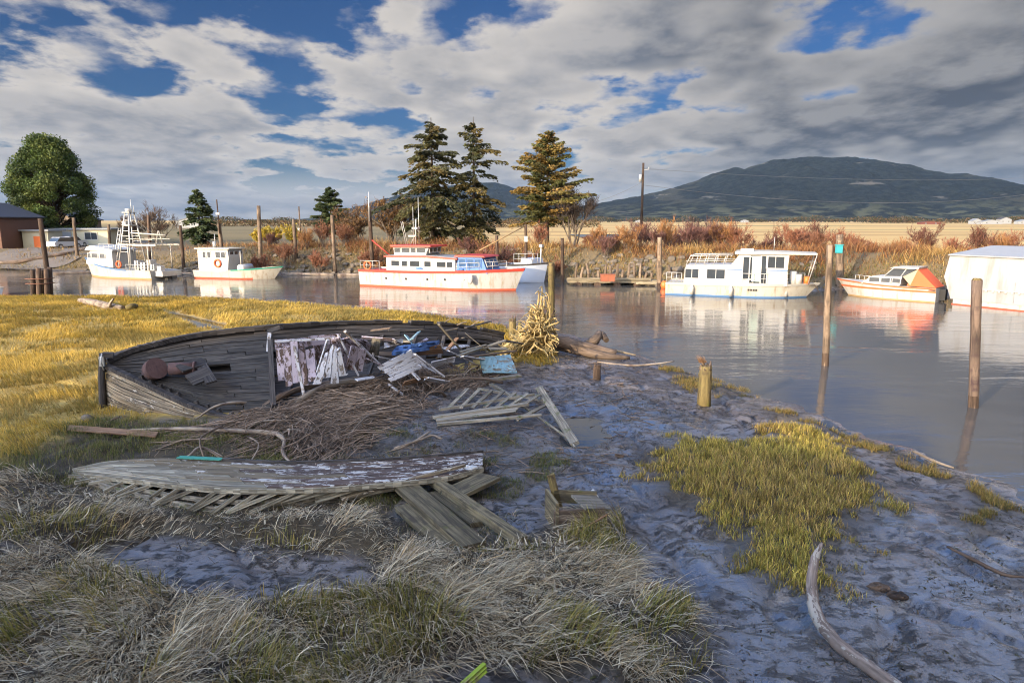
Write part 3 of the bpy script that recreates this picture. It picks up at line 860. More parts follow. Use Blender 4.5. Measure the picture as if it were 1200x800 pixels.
# upright green-gold marsh grass on the mud, growing in tufts
B = Bag()
tx, ty, ts = sample(Z_PATCH, 5600, wob=2.0)
kk = rng.random(len(tx)) < np.clip(.35 + ts * 1.2, .3, 1); tx, ty, ts = tx[kk], ty[kk], ts[kk]
per = 20
x = np.repeat(tx, per) + rng.normal(0, .055, len(tx) * per); y = np.repeat(ty, per) + rng.normal(0, .055, len(tx) * per)
th = np.repeat(rng.uniform(.65, 1.3, len(tx)), per); tc = np.repeat(rng.random(len(tx)), per); tsx = np.repeat(ts, per)
n = len(x)
mixv = sstep(fbm(x * .6, y * .6, 365, 3) - (y - 12) * .03 + (tc - .5) * .25, .40, .60)
grn = pal(n, [(.24, .205, .04), (.31, .25, .05), (.17, .15, .035), (.42, .32, .08)])
brn = pal(n, [(.25, .165, .05), (.17, .12, .04), (.33, .23, .085), (.11, .08, .035)])
col = np.where((rng.random(n) > .22 + mixv * .5)[:, None], grn, brn) * (.5 + .9 * tc)[:, None]
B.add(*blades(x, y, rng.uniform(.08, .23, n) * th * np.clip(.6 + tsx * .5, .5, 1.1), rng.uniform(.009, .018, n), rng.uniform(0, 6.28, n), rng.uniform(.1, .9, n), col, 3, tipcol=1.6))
tag(B.build('marsh_grass', M['blade']), kind='stuff')

# bits of weed, stems and clods lying about on the mud
b = Bag()
n = 120000
x = rng.uniform(-4, 14, n); y = rng.uniform(6.3, 27, n)
k = (np.abs(x) < y * .8 + 1) & (sdist(x, y, near_poly) > .1)
for z_ in (Z_PATCH, Z_FRONT, Z_BAND, Z_PUDDLE): k &= sdist(x, y, z_) < .15
dens = fbm(x * .55, y * .55, 380, 3); fin = fbm(x * 3.1, y * 3.1, 384, 3)
shore_ = 1 - sstep(sdist(x, y, near_poly), .2, 1.6)
k &= rng.random(n) < np.clip((dens - .50) * 9 + (fin - .50) * 8 + shore_ * 1.0, 0, 1) * .9
x, y = x[k], y[k]; n = len(x)
b.add(*blades(x, y, rng.uniform(.03, .11, n), rng.choice([.012, .022, .04], n, p=[.5, .35, .15]), rng.uniform(0, 6.28, n), rng.uniform(.8, 2.6, n),
              pal(n, [(.030, .024, .019), (.05, .038, .028), (.085, .062, .035), (.06, .058, .022)], None, .35), 2, sink=.008, a0=rng.uniform(.9, 1.5, n)))
m_ = 1500; x = np.concatenate([rng.uniform(-2, 13, m_), rng.uniform(-6.5, -1.5, 200)]); y = np.concatenate([rng.uniform(6.3, 26, m_), rng.uniform(8, 10, 200)])
k = (np.abs(x) < y * .8 + 1) & (sdist(x, y, near_poly) > .1) & (fbm(x * .7, y * .7, 391, 3) > .5)
for z_ in (Z_PATCH, Z_PUDDLE): k &= sdist(x, y, z_) < 0
x, y = x[k], y[k]; n = len(x)
b.add(*blades(x, y, rng.uniform(.15, .5, n), rng.uniform(.006, .014, n), rng.normal(-.6, .8, n), rng.normal(0, .5, n),
              pal(n, [(.04, .03, .022), (.09, .066, .045), (.2, .15, .10)], None, .3), 4, sink=-.004, a0=np.full(n, 1.54)))
tag(b.build('mud_debris', M['blade']), kind='stuff')

# ------------------------------------------------------------------ mountains and far hills
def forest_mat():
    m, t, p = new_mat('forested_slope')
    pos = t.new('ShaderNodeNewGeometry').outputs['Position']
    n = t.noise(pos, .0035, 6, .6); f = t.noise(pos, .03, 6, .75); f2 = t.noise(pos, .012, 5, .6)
    col = t.mix(t.step(f, .38, .66), (.004, .007, .010), (.017, .022, .022))  # cloud shade over the slopes is put into these dark tones
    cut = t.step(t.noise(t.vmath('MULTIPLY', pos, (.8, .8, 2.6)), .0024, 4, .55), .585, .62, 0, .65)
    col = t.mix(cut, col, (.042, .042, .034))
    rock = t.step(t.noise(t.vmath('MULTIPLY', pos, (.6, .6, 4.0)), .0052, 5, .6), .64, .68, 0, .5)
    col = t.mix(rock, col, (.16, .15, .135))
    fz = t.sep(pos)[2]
    low_lit = t.math('MULTIPLY', t.step(fz, 110, 30), t.step(f2, .46, .60))
    col = t.mix(t.math('MULTIPLY', low_lit, .55), col, (.11, .115, .07))  # lighter low down: sunlight on the foot trees put into the colour
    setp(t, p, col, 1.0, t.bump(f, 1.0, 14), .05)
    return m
M['forest'] = forest_mat()
def ridge(name, prof, dist, depth, seed, amp=.22, nxm=420, nym=80, floor_=-4):
    pts = [PD(a, b, dist) for a, b in prof]
    X_ = np.linspace(pts[0].x, pts[-1].x, nxm); Hh = np.interp(X_, [p.x for p in pts], [p.z for p in pts])
    V = np.zeros((nym, nxm, 3)); 
    for j in range(nym):
        v = j / (nym - 1)
        y = dist - depth + 1.8 * depth * v
        k = sstep(np.array(y), dist - depth, dist) ** .9 if y <= dist else 1 - .8 * sstep(np.array(y), dist, dist + .8 * depth)
        yy = np.full(nxm, y)
        nn = -np.abs(fbm(X_ / depth * 3.6, yy / depth * 2.2, seed, 6) - .5) * 1.7
        n2 = fbm(X_ / depth * 30, yy / depth * 30, seed + 5, 3) - .5
        z = Hh * k * (1 + amp * 2.2 * nn * (1 if y < dist else .5) * (1 - .96 * math.exp(-((v - .5556) / .05) ** 2))) + n2 * 16 * k
        V[j] = np.stack([X_, yy, np.maximum(z, floor_) if j else np.full(nxm, floor_)], 1)
    ii = np.arange(nxm * nym).reshape(nym, nxm)
    Ff = np.stack([ii[:-1, :-1], ii[:-1, 1:], ii[1:, 1:], ii[1:, :-1]], -1).reshape(-1, 4)
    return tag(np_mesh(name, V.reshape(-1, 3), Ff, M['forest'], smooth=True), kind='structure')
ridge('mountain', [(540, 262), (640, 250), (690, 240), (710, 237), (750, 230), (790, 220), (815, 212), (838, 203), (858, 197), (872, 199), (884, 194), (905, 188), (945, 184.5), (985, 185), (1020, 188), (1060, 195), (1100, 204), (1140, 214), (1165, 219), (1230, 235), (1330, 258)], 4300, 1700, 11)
ridge('hill', [(960, 262), (1020, 250), (1070, 238), (1110, 228), (1150, 221), (1200, 217), (1260, 213), (1350, 222), (1500, 255)], 3300, 900, 23)
ridge('hills', [(340, 262), (395, 254), (430, 241), (470, 228), (520, 219), (560, 214), (580, 213.5), (604, 221), (640, 233), (690, 244), (760, 262)], 5600, 1600, 37)
ridge('far_hills', [(120, 263), (200, 261), (245, 260), (268, 256), (290, 262), (320, 260), (350, 257), (380, 258), (420, 253), (470, 262)], 9000, 1500, 41, nxm=150)

# ------------------------------------------------------------------ foliage makers
def leaf_quads(c, size, up=0.0, el=1.0):
    """random little rhombs round centres c"""
    n = len(c)
    a = rng.normal(0, 1, (n, 3)); a /= np.linalg.norm(a, axis=1)[:, None]
    b = np.cross(a, rng.normal(0, 1, (n, 3))); b /= np.linalg.norm(b, axis=1)[:, None]
    s = np.asarray(size).reshape(-1, 1) * np.ones((n, 1))
    V = np.stack([c + a * s * el, c + b * s * .55, c - a * s * el, c - b * s * .55], 1)
    Ff = np.arange(n * 4).reshape(n, 4)
    return V.reshape(-1, 3), Ff
def quads_dir(c, a, b):
    V = np.stack([c + a, c + b, c - a, c - b], 1)
    return V.reshape(-1, 3), np.arange(len(c) * 4).reshape(-1, 4)

def conifer(name, base, H, Rmax, label, cat='tree', group=None, whorls=34, droop=.35, gap=.0, cols=None, crown0=.12, shape='spruce', leaf=.26, dens=26, lean=0.0, trunk_r=.22, ragged=.3, sway=None):
    root = empty(name, base, 0, label, cat, group)
    tb = MB(); tops = [Vector((lean * H * (i / 8) ** 1.5, 0, H * i / 8 - (.4 if i == 0 else 0))) for i in range(9)]
    tb.tube(tops, [trunk_r * (1 - .9 * i / 8) for i in range(9)], 9, rough=.15)
    C = []; A = []; Bq = []; colr = []
    cols = cols or [(.035, .055, .022), (.05, .07, .026), (.07, .085, .03), (.04, .055, .022)]
    for w in range(whorls):
        f = crown0 + (1 - crown0) * (w + random.random() * .7) / whorls
        if f > .985: continue
        h = f * H
        if shape == 'spruce': rad = Rmax * (1 - ((f - crown0) / (1 - crown0))) ** .8 * (.35 + .65 * sstep(np.array(f), crown0 - .02, crown0 + .18))
        elif shape == 'column': rad = Rmax * (1 - ((f - crown0) / (1 - crown0)) ** 2.4) * (.55 + .45 * sstep(np.array(f), crown0 - .02, crown0 + .25))
        else: rad = Rmax * (1 - ((f - crown0) / (1 - crown0)) ** 1.6) ** .9 * (.6 + .4 * sstep(np.array(f), crown0 - .02, crown0 + .3))
        nb_ = random.randint(4, 6)
        a0 = random.random() * 6.28
        for k in range(nb_):
            if random.random() < gap: continue
            az = a0 + 6.283 * k / nb_ + random.uniform(-.35, .35)
            L = float(rad) * random.uniform(1 - ragged, 1 + ragged * .45) + .15
            if sway: L *= sway(az, f)
            dirv = Vector((math.cos(az), math.sin(az), 0))
            f_ = min(.98, max(crown0 * .8, f + random.uniform(-1, 1) * 1.3 / whorls)); p0 = Vector((lean * H * f_ ** 1.5, 0, f_ * H)); pts = []
            rise = random.uniform(-.08, .42) * (1 - f) + (.45 * f)
            for s in range(5):
                q = s / 4
                pts.append(p0 + dirv * L * q + Vector((0, 0, L * (rise * q - droop * q * q * (1.5 - f)))))
            tb.tube(pts, [max(.012, trunk_r * .28 * (1 - f) * (1 - q * .2)) for q in range(5)], 4, cap=False)
            m = max(6, int(dens * L))
            t = rng.uniform(.12, 1.02, m) ** .8
            P0 = np.array([tuple(p) for p in pts]); ti = np.clip(t * 4, 0, 3.999); i0 = ti.astype(int); fr = (ti - i0)[:, None]
            c = P0[i0] * (1 - fr) + P0[i0 + 1] * fr
            side = np.array([-math.sin(az), math.cos(az), 0])
            wv = (1 - t * .75) * L * .30
            c = c + side * (rng.uniform(-1, 1, m) * wv)[:, None] + np.stack([rng.normal(0, .06, m), rng.normal(0, .06, m), -np.abs(rng.normal(0, .14, m)) * (1 + droop)], 1)
            a = np.array(dirv)[None] * rng.uniform(.4, 1, (m, 1)) + side * rng.uniform(-.8, .8, (m, 1)) + np.array([0, 0, -1]) * rng.uniform(0, .9, (m, 1)) * (.3 + droop)
            a = a / np.linalg.norm(a, axis=1)[:, None] * (leaf * rng.uniform(.6, 1.35, (m, 1)))
            b_ = np.cross(a, rng.normal(0, 1, (m, 3))); b_ = b_ / (np.linalg.norm(b_, axis=1)[:, None] + 1e-6) * (leaf * .42)
            C.append(c); A.append(a); Bq.append(b_)
            cc = np.array(cols)[rng.choice(len(cols))] * random.uniform(.8, 1.25)
            colr.append(cc[None] * rng.uniform(.75, 1.3, (m, 1)))
    C = np.concatenate(C); A = np.concatenate(A); Bq = np.concatenate(Bq); colr = np.concatenate(colr)
    v, f = quads_dir(C, A, Bq)
    np_mesh('crown', v, f, M['leaf'], np.repeat(colr, 4, 0), parent=root)
    tb.build('trunk', M['bark'], root)
    return root

def dense_tree(name, base, H, Rm, label, cols, n=26000, leaf=.24, trunk_h=.2, prof=None, group=None, clumps=90, trunk_r=.5):
    root = empty(name, base, 0, label, 'tree', group)
    tb = MB(); tb.tube([(0, 0, -.4), (.1, 0, H * .2), (.05, .1, H * .5), (0, 0, H * .85)], [trunk_r * 1.25, trunk_r, trunk_r * .6, .08], 10, rough=.12)
    C = []; K = []
    for q in range(clumps):
        f = random.random() ** .85; a = random.random() * 6.28
        rr = Rm * prof(f) * (random.uniform(.55, 1.0) ** .5)
        z = H * (trunk_h + (1 - trunk_h) * f)
        cen = np.array([math.cos(a) * rr, math.sin(a) * rr, z])
        tb.tube([(0, 0, max(H * .12, z - rr * .55)), tuple(cen * np.array([.55, .55, 1]) - np.array([0, 0, rr * .12])), tuple(cen)], [trunk_r * .28, trunk_r * .16, .03], 5, cap=False)
        m = int(n / clumps); cr = Rm * random.uniform(.16, .30)
        p = rng.normal(0, 1, (m, 3)); p /= np.linalg.norm(p, axis=1)[:, None]
        p *= (rng.random((m, 1)) ** .4) * cr * np.array([1, 1, .8])
        C.append(cen + p)
        cc = np.array(cols)[rng.choice(len(cols))] * random.uniform(.8, 1.25)
        K.append(cc[None] * rng.uniform(.7, 1.35, (m, 1)))
    C = np.concatenate(C); K = np.concatenate(K)
    v, f = leaf_quads(C, leaf * rng.uniform(.6, 1.4, len(C)))
    np_mesh('crown', v, f, M['leaf'], np.repeat(K, 4, 0), parent=root)
    tb.build('trunk', M['bark'], root)
    return root

def twig_tree(name, base, H, label, spread=.6, levels=5, col=(.05, .035, .028), nstem=1, group=None, cat='bare tree', r0=.1, leafy=None, seed=1, kids=3):
    """bare branching tree or shrub: limbs in one mesh, fine twigs in another"""
    rr = random.Random(seed); root = empty(name, base, 0, label, cat, group)
    tb = MB(); tw = []; 
    def branch(p, d, L, r, lev):
        n = 4; pts = [p]; dd = d.copy()
        for i in range(n):
            dd = (dd + Vector((rr.uniform(-1, 1), rr.uniform(-1, 1), rr.uniform(-.3, .7))) * .17).normalized()
            pts.append(pts[-1] + dd * L / n)
        if lev >= 2: tw.append((pts, r))
        else: tb.tube(pts, [r * (1 - .45 * i / n) for i in range(n + 1)], 6 if lev == 0 else 5, cap=False)
        if lev >= levels: return
        for k in range(kids + (1 if lev > 0 else 0)):
            q = rr.uniform(.3, 1.0); i0 = min(int(q * n), n - 1)
            pp = pts[i0].lerp(pts[i0 + 1], q * n - i0)
            nd = (dd + Vector((rr.uniform(-1, 1), rr.uniform(-1, 1), rr.uniform(-.35, .8))) * spread).normalized()
            branch(pp, nd, L * rr.uniform(.5, .8), max(r * .55, .008), lev + 1)
    for s in range(nstem):
        a = rr.uniform(0, 6.28); t = rr.uniform(.05, .5) if nstem > 1 else .04
        branch(Vector((math.cos(a) * .15 * (nstem > 1), math.sin(a) * .15 * (nstem > 1), -.2)), Vector((math.cos(a) * t, math.sin(a) * t, 1)).normalized(), H * rr.uniform(.36, .5), r0 * rr.uniform(.7, 1), 0)
    V = []; Fq = []; Cc = []
    for pts, r in tw:
        w = max(r, .021); e = Vector((rr.uniform(-1, 1), rr.uniform(-1, 1), .2)).normalized()
        o = len(V)
        for i, p in enumerate(pts):
            k = w * (1 - .6 * i / (len(pts) - 1)); V += [tuple(p - e * k), tuple(p + e * k)]
        for i in range(len(pts) - 1): Fq.append((o + 2 * i, o + 2 * i + 1, o + 2 * i + 3, o + 2 * i + 2))
    V = np.array(V); c0 = np.array(col) * rng.uniform(.7, 1.4, (len(V), 1))
    np_mesh('twigs', V, np.array(Fq), M['twig'], c0, parent=root)
    if leafy:
        ends = np.array([tuple(p) for pts, r in tw for p in pts[1:]])
        e = ends[rng.choice(len(ends), leafy[1])] + rng.normal(0, .12, (leafy[1], 3))
        v, f = leaf_quads(e, leafy[2] * rng.uniform(.6, 1.4, len(e)))
        cc = pal(len(e), leafy[0], None, .25)
        np_mesh('leaves', v, f, M['leaf'], np.repeat(cc, 4, 0), parent=root)
    if tb.v: tb.build('trunk', M['bark_pale'], root)
    return root

# ------------------------------------------------------------------ trees of the far bank
def H_of(px, top, base_pt):
    """height of a thing standing at base_pt whose top shows at picture row top"""
    return PD(px, top, base_pt.y).z - base_pt.z
b = drop(66, 288, 104)
dense_tree('round_crowned_tree', b, H_of(60, 164, b), 5.5, 'big round-topped dark green tree beside the brown house',
           [(.055, .085, .022), (.075, .11, .028), (.04, .062, .02), (.10, .125, .032)], n=76000, leaf=.155, trunk_h=.10, clumps=230,
           prof=lambda f: (.80 + .20 * math.sin(min(1, f / .3) * 1.57)) * (1 - max(0, (f - .22) / .78) ** 2.1 * .80), trunk_r=.75)
b = drop(236, 290, 98)
conifer('small_fir', b, H_of(236, 221, b), 2.9, 'small pointed dark fir behind the white gillnet boat', whorls=24, droop=.25, crown0=.08, leaf=.26, dens=34, ragged=.22)
b = drop(388, 265, 150)
conifer('distant_fir', b, H_of(388, 219, b), 4.0, 'distant dark fir with a blunt rounded top between the tall pilings', whorls=24, droop=.2, crown0=.1, shape='column', leaf=.42, dens=30, ragged=.25)
b = drop(508, 290, 78)
conifer('old_spruce', b, H_of(508, 138, b), 5.3, 'thick ragged spruce, left one of the tall pair behind the red-trimmed boat', whorls=34, droop=.42, crown0=.08, shape='column', leaf=.23, dens=36, sway=lambda az, f: .90 + .26 * math.sin(az * 2 + f * 11) * math.cos(f * 17 + az), gap=.14, ragged=.75, trunk_r=.3,
        cols=[(.055, .058, .024), (.075, .07, .026), (.04, .044, .02), (.11, .085, .03)])
b = drop(556, 290, 79)
conifer('old_spruce', b, H_of(553, 137, b), 4.9, 'thin open spruce, right one of the tall pair behind the red-trimmed boat', whorls=34, droop=.40, crown0=.05, shape='column', leaf=.23, dens=34, gap=.36, ragged=.8, trunk_r=.28,
        cols=[(.055, .06, .024), (.075, .07, .026), (.04, .044, .02), (.105, .082, .028)], sway=lambda az, f: (1.05 if f < .36 else .86) * (.92 + .22 * math.sin(az * 3 + f * 13)))
b = drop(641, 286, 75)
conifer('golden_conifer', b, H_of(640, 153, b), 5.0, 'golden green conifer with a bare lower trunk right of the tall spruce pair', whorls=46, droop=.12, crown0=.22, shape='broad', leaf=.18, dens=50, sway=lambda az, f: .92 + .22 * math.sin(az * 2 + f * 9) * math.cos(f * 21 + az * 3), gap=.18, ragged=.6, trunk_r=.26,
        cols=[(.13, .105, .03), (.165, .12, .034), (.095, .095, .03), (.075, .085, .028), (.185, .12, .034)])
b = drop(672, 285, 74)
twig_tree('bare_tree', b, H_of(672, 208, b), 'leafless grey tree leaning out from the golden conifer', spread=.75, levels=5, nstem=4, r0=.13, seed=5, col=(.055, .042, .036))
b = drop(460, 290, 80)
twig_tree('brown_shrub_tree', b, H_of(460, 224, b), 'tall rusty brown leafless shrub left of the spruces', spread=.8, levels=5, nstem=6, r0=.09, seed=8, col=(.12, .07, .035), leafy=([(.20, .115, .04), (.16, .09, .035)], 1800, .12))
b = drop(418, 290, 84)
twig_tree('brown_shrub_tree', b, H_of(418, 240, b), 'shorter rusty brown shrub beside the leaning piling with a metal pole', spread=.85, levels=5, nstem=6, r0=.08, seed=18, col=(.12, .07, .038), leafy=([(.20, .115, .04), (.16, .09, .035)], 900, .12))
b = drop(186, 285, 100)
twig_tree('bare_tree', b, H_of(186, 242, b), 'low spreading leafless tree behind the fishing boat gantry', spread=.9, levels=5, nstem=5, r0=.09, seed=11, col=(.10, .068, .05))
b = drop(158, 285, 102)
twig_tree('bare_tree', b, H_of(158, 248, b), 'low leafless tree behind the fishing boat mast', spread=.9, levels=5, nstem=4, r0=.08, seed=13, col=(.10, .068, .05))
for px, top, d, lab, sd in ((821, 247, 72, 'dark leafless bush, tallest one behind the houseboat', 21), (858, 252, 74, 'leafless reddish bush behind the houseboat flybridge', 22),
                            (951, 258, 70, 'thin leafless bush right of the houseboat roof', 23), (1085, 258, 62, 'leafless bush left of the white boat shed', 24),
                            (1148, 262, 66, 'leafless bush behind the white boat shed roof', 25), (790, 260, 74, 'low leafless bush above the mooring piling by the dock', 26), (915, 266, 72, 'low leafless bush just left of the houseboat antenna', 27)):
    b = drop(px, 285, d)
    twig_tree('bare_bush', b, max(1.2, H_of(px, top, b)), lab, spread=.75, levels=4, nstem=9, r0=.045, seed=sd, col=(.11, .05, .035) if sd != 21 else (.06, .035, .035), cat='bush', kids=3)
random.seed(404)
for i, px in enumerate((300, 318, 336, 358, 380, 428, 436, 470, 492, 508, 535, 548, 570, 590, 634, 650, 690, 710, 735, 758, 780, 800, 812, 828, 846, 866, 884, 902, 925, 945, 958, 978, 995, 1024, 1055, 1100, 1135, 1160, 1190, 372, 405, 445, 480, 520, 600, 622, 700, 722, 748, 768, 835, 875, 893, 935, 968, 1010, 1045, 1065, 1118, 1172)):
    d = PZ(px, 333, 0).y + random.uniform(4.5, 12) + (6 if px < 420 else 0); b = drop(px, 285, d)
    twig_tree('bank_shrub', b, random.uniform(1.7, 3.6), 'red-brown leafless shrub growing out of the dry grass on the far bank', group='shrubs along the far bank', spread=.8, levels=4, nstem=8, r0=.04, seed=500 + i,
              col=random.choice([(.20, .085, .05), (.16, .075, .045), (.24, .12, .05), (.12, .06, .05)]), cat='bush', kids=3)
for px, top, d, lab, sd, w in ((322, 263, 112, 'bright yellow bush between the tall pilings', 31, 1), (345, 262, 112, 'yellow bush behind the piling in the middle of the row', 32, 1), (305, 266, 108, 'small yellow-green bush left of the bright yellow one', 33, 1)):
    b = drop(px, 285, d)
    twig_tree('yellow_bush', b, max(2., H_of(px, top, b)), lab, spread=.9, levels=4, nstem=8, r0=.05, seed=sd, col=(.22, .15, .04), cat='bush', leafy=([(.50, .36, .04), (.42, .30, .05), (.35, .29, .06)], 2600, .16))

# ------------------------------------------------------------------ brush, dry grass and rocks of the far bank
def farpts(n, x0, x1, d0, d1):
    x = rng.uniform(x0, x1, n); y = rng.uniform(36, 100, n)
    df = sdist(x, y, far_poly); k = (df > d0) & (df < d1)
    return x[k], y[k], df[k]
B = Bag()
x, y, df = farpts(520000, -62, 52, 1.8, 12.5)
c = fbm(x * .35, y * .35, 410, 4); yard = sstep(-x, 26, 40)
k = rng.random(len(x)) < np.clip((c - .30) * 4, .12, 1) * (1 - yard * .9) * .8
x, y, df, c = x[k], y[k], df[k], c[k]; n = len(x)
zone_r = fbm(x * .16, y * .16, 415, 3)
rust = pal(n, [(.25, .11, .045), (.30, .14, .055), (.17, .075, .04), (.22, .13, .055)], None, .3)
goldg = pal(n, [(.38, .24, .08), (.30, .18, .06), (.48, .32, .12)], None, .25)
grn = pal(n, [(.13, .13, .035), (.17, .16, .045)], None, .25)
sel = np.where((zone_r + rng.normal(0, .06, n) > .50)[:, None], rust, goldg)
sel = np.where(((df < 3.6) & (rng.random(n) < .45))[:, None], grn, sel)
hh = rng.uniform(.35, 1.05, n) * (.5 + 1.0 * c) * np.where(df < 3.6, .45, 1) * np.where(x < -24, .75, 1.0) * (1 + .35 * sstep(zone_r, .5, .65))
B.add(*blades(x, y, hh, rng.uniform(.025, .06, n), rng.uniform(0, 6.28, n), rng.uniform(.3, 2.2, n), sel, 3))
x, y, df = farpts(290000, -60, 50, .4, 6.0)
k = rng.random(len(x)) < np.clip((fbm(x * .5, y * .5, 418, 4) - .36) * 4, .04, 1) * .8; x, y = x[k], y[k]; n = len(x)
B.add(*blades(x, y, rng.uniform(.15, .55, n), rng.uniform(.03, .07, n), rng.uniform(0, 6.28, n), rng.uniform(.4, 2.0, n),
              pal(n, [(.15, .13, .045), (.20, .16, .06), (.24, .15, .06), (.11, .10, .035), (.30, .21, .09)], None, .3), 2))
tag(B.build('bank_brush', M['blade']), kind='stuff')
b = MB()
x, y, df = farpts(14000, -48, 26, .1, 4.6)
k = rng.random(len(x)) < np.clip((fbm(x * .3, y * .3, 430, 3) - .36) * 3.4, 0, 1)
x, y, df = x[k][:1500], y[k][:1500], df[k][:1500]; z = terrain(x, y)
for i in range(len(x)):
    s = random.uniform(.12, .44)
    b.lump((x[i], y[i], z[i] + s * .25), (s, s * random.uniform(.7, 1.1), s * random.uniform(.5, .8)), i, 4, 6, .3)
M['rock'] = plain('bank_rock', (.12, .10, .078), .9, .4, 1.7, (.075, .085, .03), .42, bumpd=.04)
tag(b.build('bank_rocks', M['rock']), kind='stuff')
# far woods and hedges along the foot of the mountain, and beyond the yard
B = Bag()
def wood_row(px0, px1, d, h0, h1, n, cols, dens=.5, leaf=1.3):
    px_ = rng.uniform(px0, px1, n)
    hx = fbm(px_ * .05, px_ * 0, int(d), 4)
    k = hx > dens * .6; px_ = px_[k]; hx = hx[k]
    xw = (px_ - 600) / 800 * d * 1.016; yw = d + rng.uniform(-1, 1, len(px_)) * d * .03
    hh_ = (h0 + (h1 - h0) * np.clip((hx - .3) * 2.2, 0, 1)) * rng.random(len(px_)) ** .7
    cc = np.stack([xw, yw, 1.0 + hh_], 1)
    v, f = leaf_quads(cc, leaf * rng.uniform(.5, 1.3, len(cc)))
    B.add(v, f, np.repeat(pal(len(cc), cols, None, .3), 4, 0))
wood_row(690, 1260, 1500, 4, 15, 12000, [(.028, .034, .018), (.05, .05, .03), (.10, .065, .035)], .62, 1.9)
wood_row(1000, 1260, 1050, 3, 10, 7000, [(.03, .036, .018), (.06, .055, .03), (.12, .075, .04)], .62, 1.4)
wood_row(230, 700, 420, 2, 5, 9000, [(.05, .05, .022), (.10, .06, .03), (.13, .08, .035)], .5, .6)
wood_row(240, 640, 900, 3, 9, 9000, [(.03, .038, .018), (.06, .055, .03), (.10, .07, .04)], .55, 1.2)
tag(B.build('distant_woods', M['leaf']), kind='stuff')

# ------------------------------------------------------------------ pilings
def piling(name, top, base, r, label, mat, group='mooring pilings along the river', z=0.0, taper=.86, d=None, cap=None, cat='piling', sides=11):
    if d is None: B0 = PZ(base[0], base[1], z)
    else: B0 = drop(base[0], base[1], d)
    T = PD(top[0], top[1], B0.y + .02 * random.uniform(-1, 1))
    root = empty(name, (B0.x, B0.y, B0.z), 0, label, cat, group)
    v = T - B0
    n = 7; pts = [Vector((0, 0, -1.2))] + [v * (i / n) + Vector((random.uniform(-1, 1), random.uniform(-1, 1), 0)) * r * .08 for i in range(n + 1)]
    pts[1] = Vector((0, 0, 0)); pts[-1] = v
    mb = MB(); mb.tube(pts, [r] + [r * (1 - (1 - taper) * i / n) for i in range(n + 1)], sides, rough=.10)
    if mat == 'two':
        cut = len(mb.f)
    mb.build('post', M['piling_wood' if mat == 'two' else mat], root)
    ww = MB(); ww.tube([(0, 0, -.6), (0, 0, 0), v.normalized() * random.uniform(.35, .6)], [r * 1.04, r * 1.04, r * 1.03], sides, cap=False, rough=.03)
    ww.build('wet_band', M['piling_dark'], root)
    return root, v
PL = [((47, 256), (59, 344), .19, 'tall dark leaning piling rising from the cluster of short posts', 'piling_dark'),
      ((86, 255), (92, 313), .20, 'piling left of the white fishing boat bow', 'piling_wood'),
      ((127, 263), (131, 320), .16, 'piling behind the fishing boat with a small grey lamp on it', 'piling_wood'),
      ((174, 252), (177, 322), .18, 'dark piling behind the fishing boat gantry', 'piling_dark'),
      ((211, 264), (216, 319), .18, 'piling between the fishing boat and the gillnet boat', 'piling_dark'),
      ((303, 241), (306, 319), .22, 'tallest piling behind the green-edged bow', 'piling_wood'),
      ((344, 257), (348, 319), .20, 'dark brown piling just right of the green-edged bow', 'piling_wood'),
      ((389, 252), (393, 321), .20, 'lone piling midway between the small white boat and the red-trimmed boat', 'piling_wood'),
      ((582, 276), (583, 328), .17, 'short piling behind the red-trimmed boat canopy', 'piling_dark'),
      ((659, 279), (659, 330), .17, 'dark thin piling beside the bow of the grey-blue boat', 'piling_dark'),
      ((773, 278), (773, 337), .22, 'brown piling at the end of the long low dock', 'piling_wood'),
      ((984, 275), (984, 338), .32, 'thick brown piling behind the tall bare mooring post', 'piling_wood')]
for tp, bs, r, lab, mt in PL:
    r0, v0 = piling('piling', tp, bs, r, lab, mt)
    if tp[0] == 984:
        mb = MB(); mb.box((-.42, -.2, v0.z - 1.15), (.45, .35, .6)); mb.box((-.42, -.2, v0.z - .815), (.56, .46, .06)); mb.build('teal_box', M['teal'], r0)
r0, v0 = piling('piling', (257, 262), (262, 321), .21, 'piling with a thin pole fixed on top beside the gillnet boat cabin', 'piling_wood')
mb = MB(); mb.tube([v0 * .8 + Vector((.05, -.22, 0)), v0 + Vector((0, -.22, PD(257, 234, r0.location.y).z - PD(257, 262, r0.location.y).z))], .07, 6); mb.build('pole', M['piling_dark'], r0)
mb = MB(); mb.box(v0 + Vector((.05, -.3, 1.0)), (.35, .15, .2)); mb.build('bracket', M['metal'], r0)
r0, v0 = piling('piling', (433, 248), (437, 324), .21, 'piling with a slender metal pole behind the stern rail of the red-trimmed boat', 'piling_dark')
mb = MB(); mb.tube([v0 * .85 + Vector((0, -.25, 0)), v0 + Vector((.02, -.25, PD(434, 225, r0.location.y).z - PD(434, 248, r0.location.y).z))], .05, 6); mb.build('pole', M['metal'], r0)
r0, v0 = piling('piling', (616, 263), (617, 330), .15, 'thin piling carrying the slanting yellow boom', 'piling_dark')
mb = MB(); mb.tube([v0 * .98, v0 * .98 + (PD(562, 292, r0.location.y - 3) - PD(616, 263, r0.location.y))], .05, 6); mb.build('boom', M['tan'], r0)
mb = MB(); mb.tube([v0 * .98, v0 * .1 + Vector((1.2, 0, 0))], .04, 6); mb.build('stay', M['tan'], r0)
mb = MB(); mb.box(v0 * .75 + Vector((0, -.22, 0)), (.3, .2, .5)); mb.build('lamp_housing', M['white_plastic'], r0)
near_g = 'mooring posts standing in the river'
r0, v0 = piling('mooring_post', (972.5, 287), (967, 428), .125, 'tall bare grey-brown mooring post standing in open water', 'piling_wood', near_g, sides=16, taper=.95)
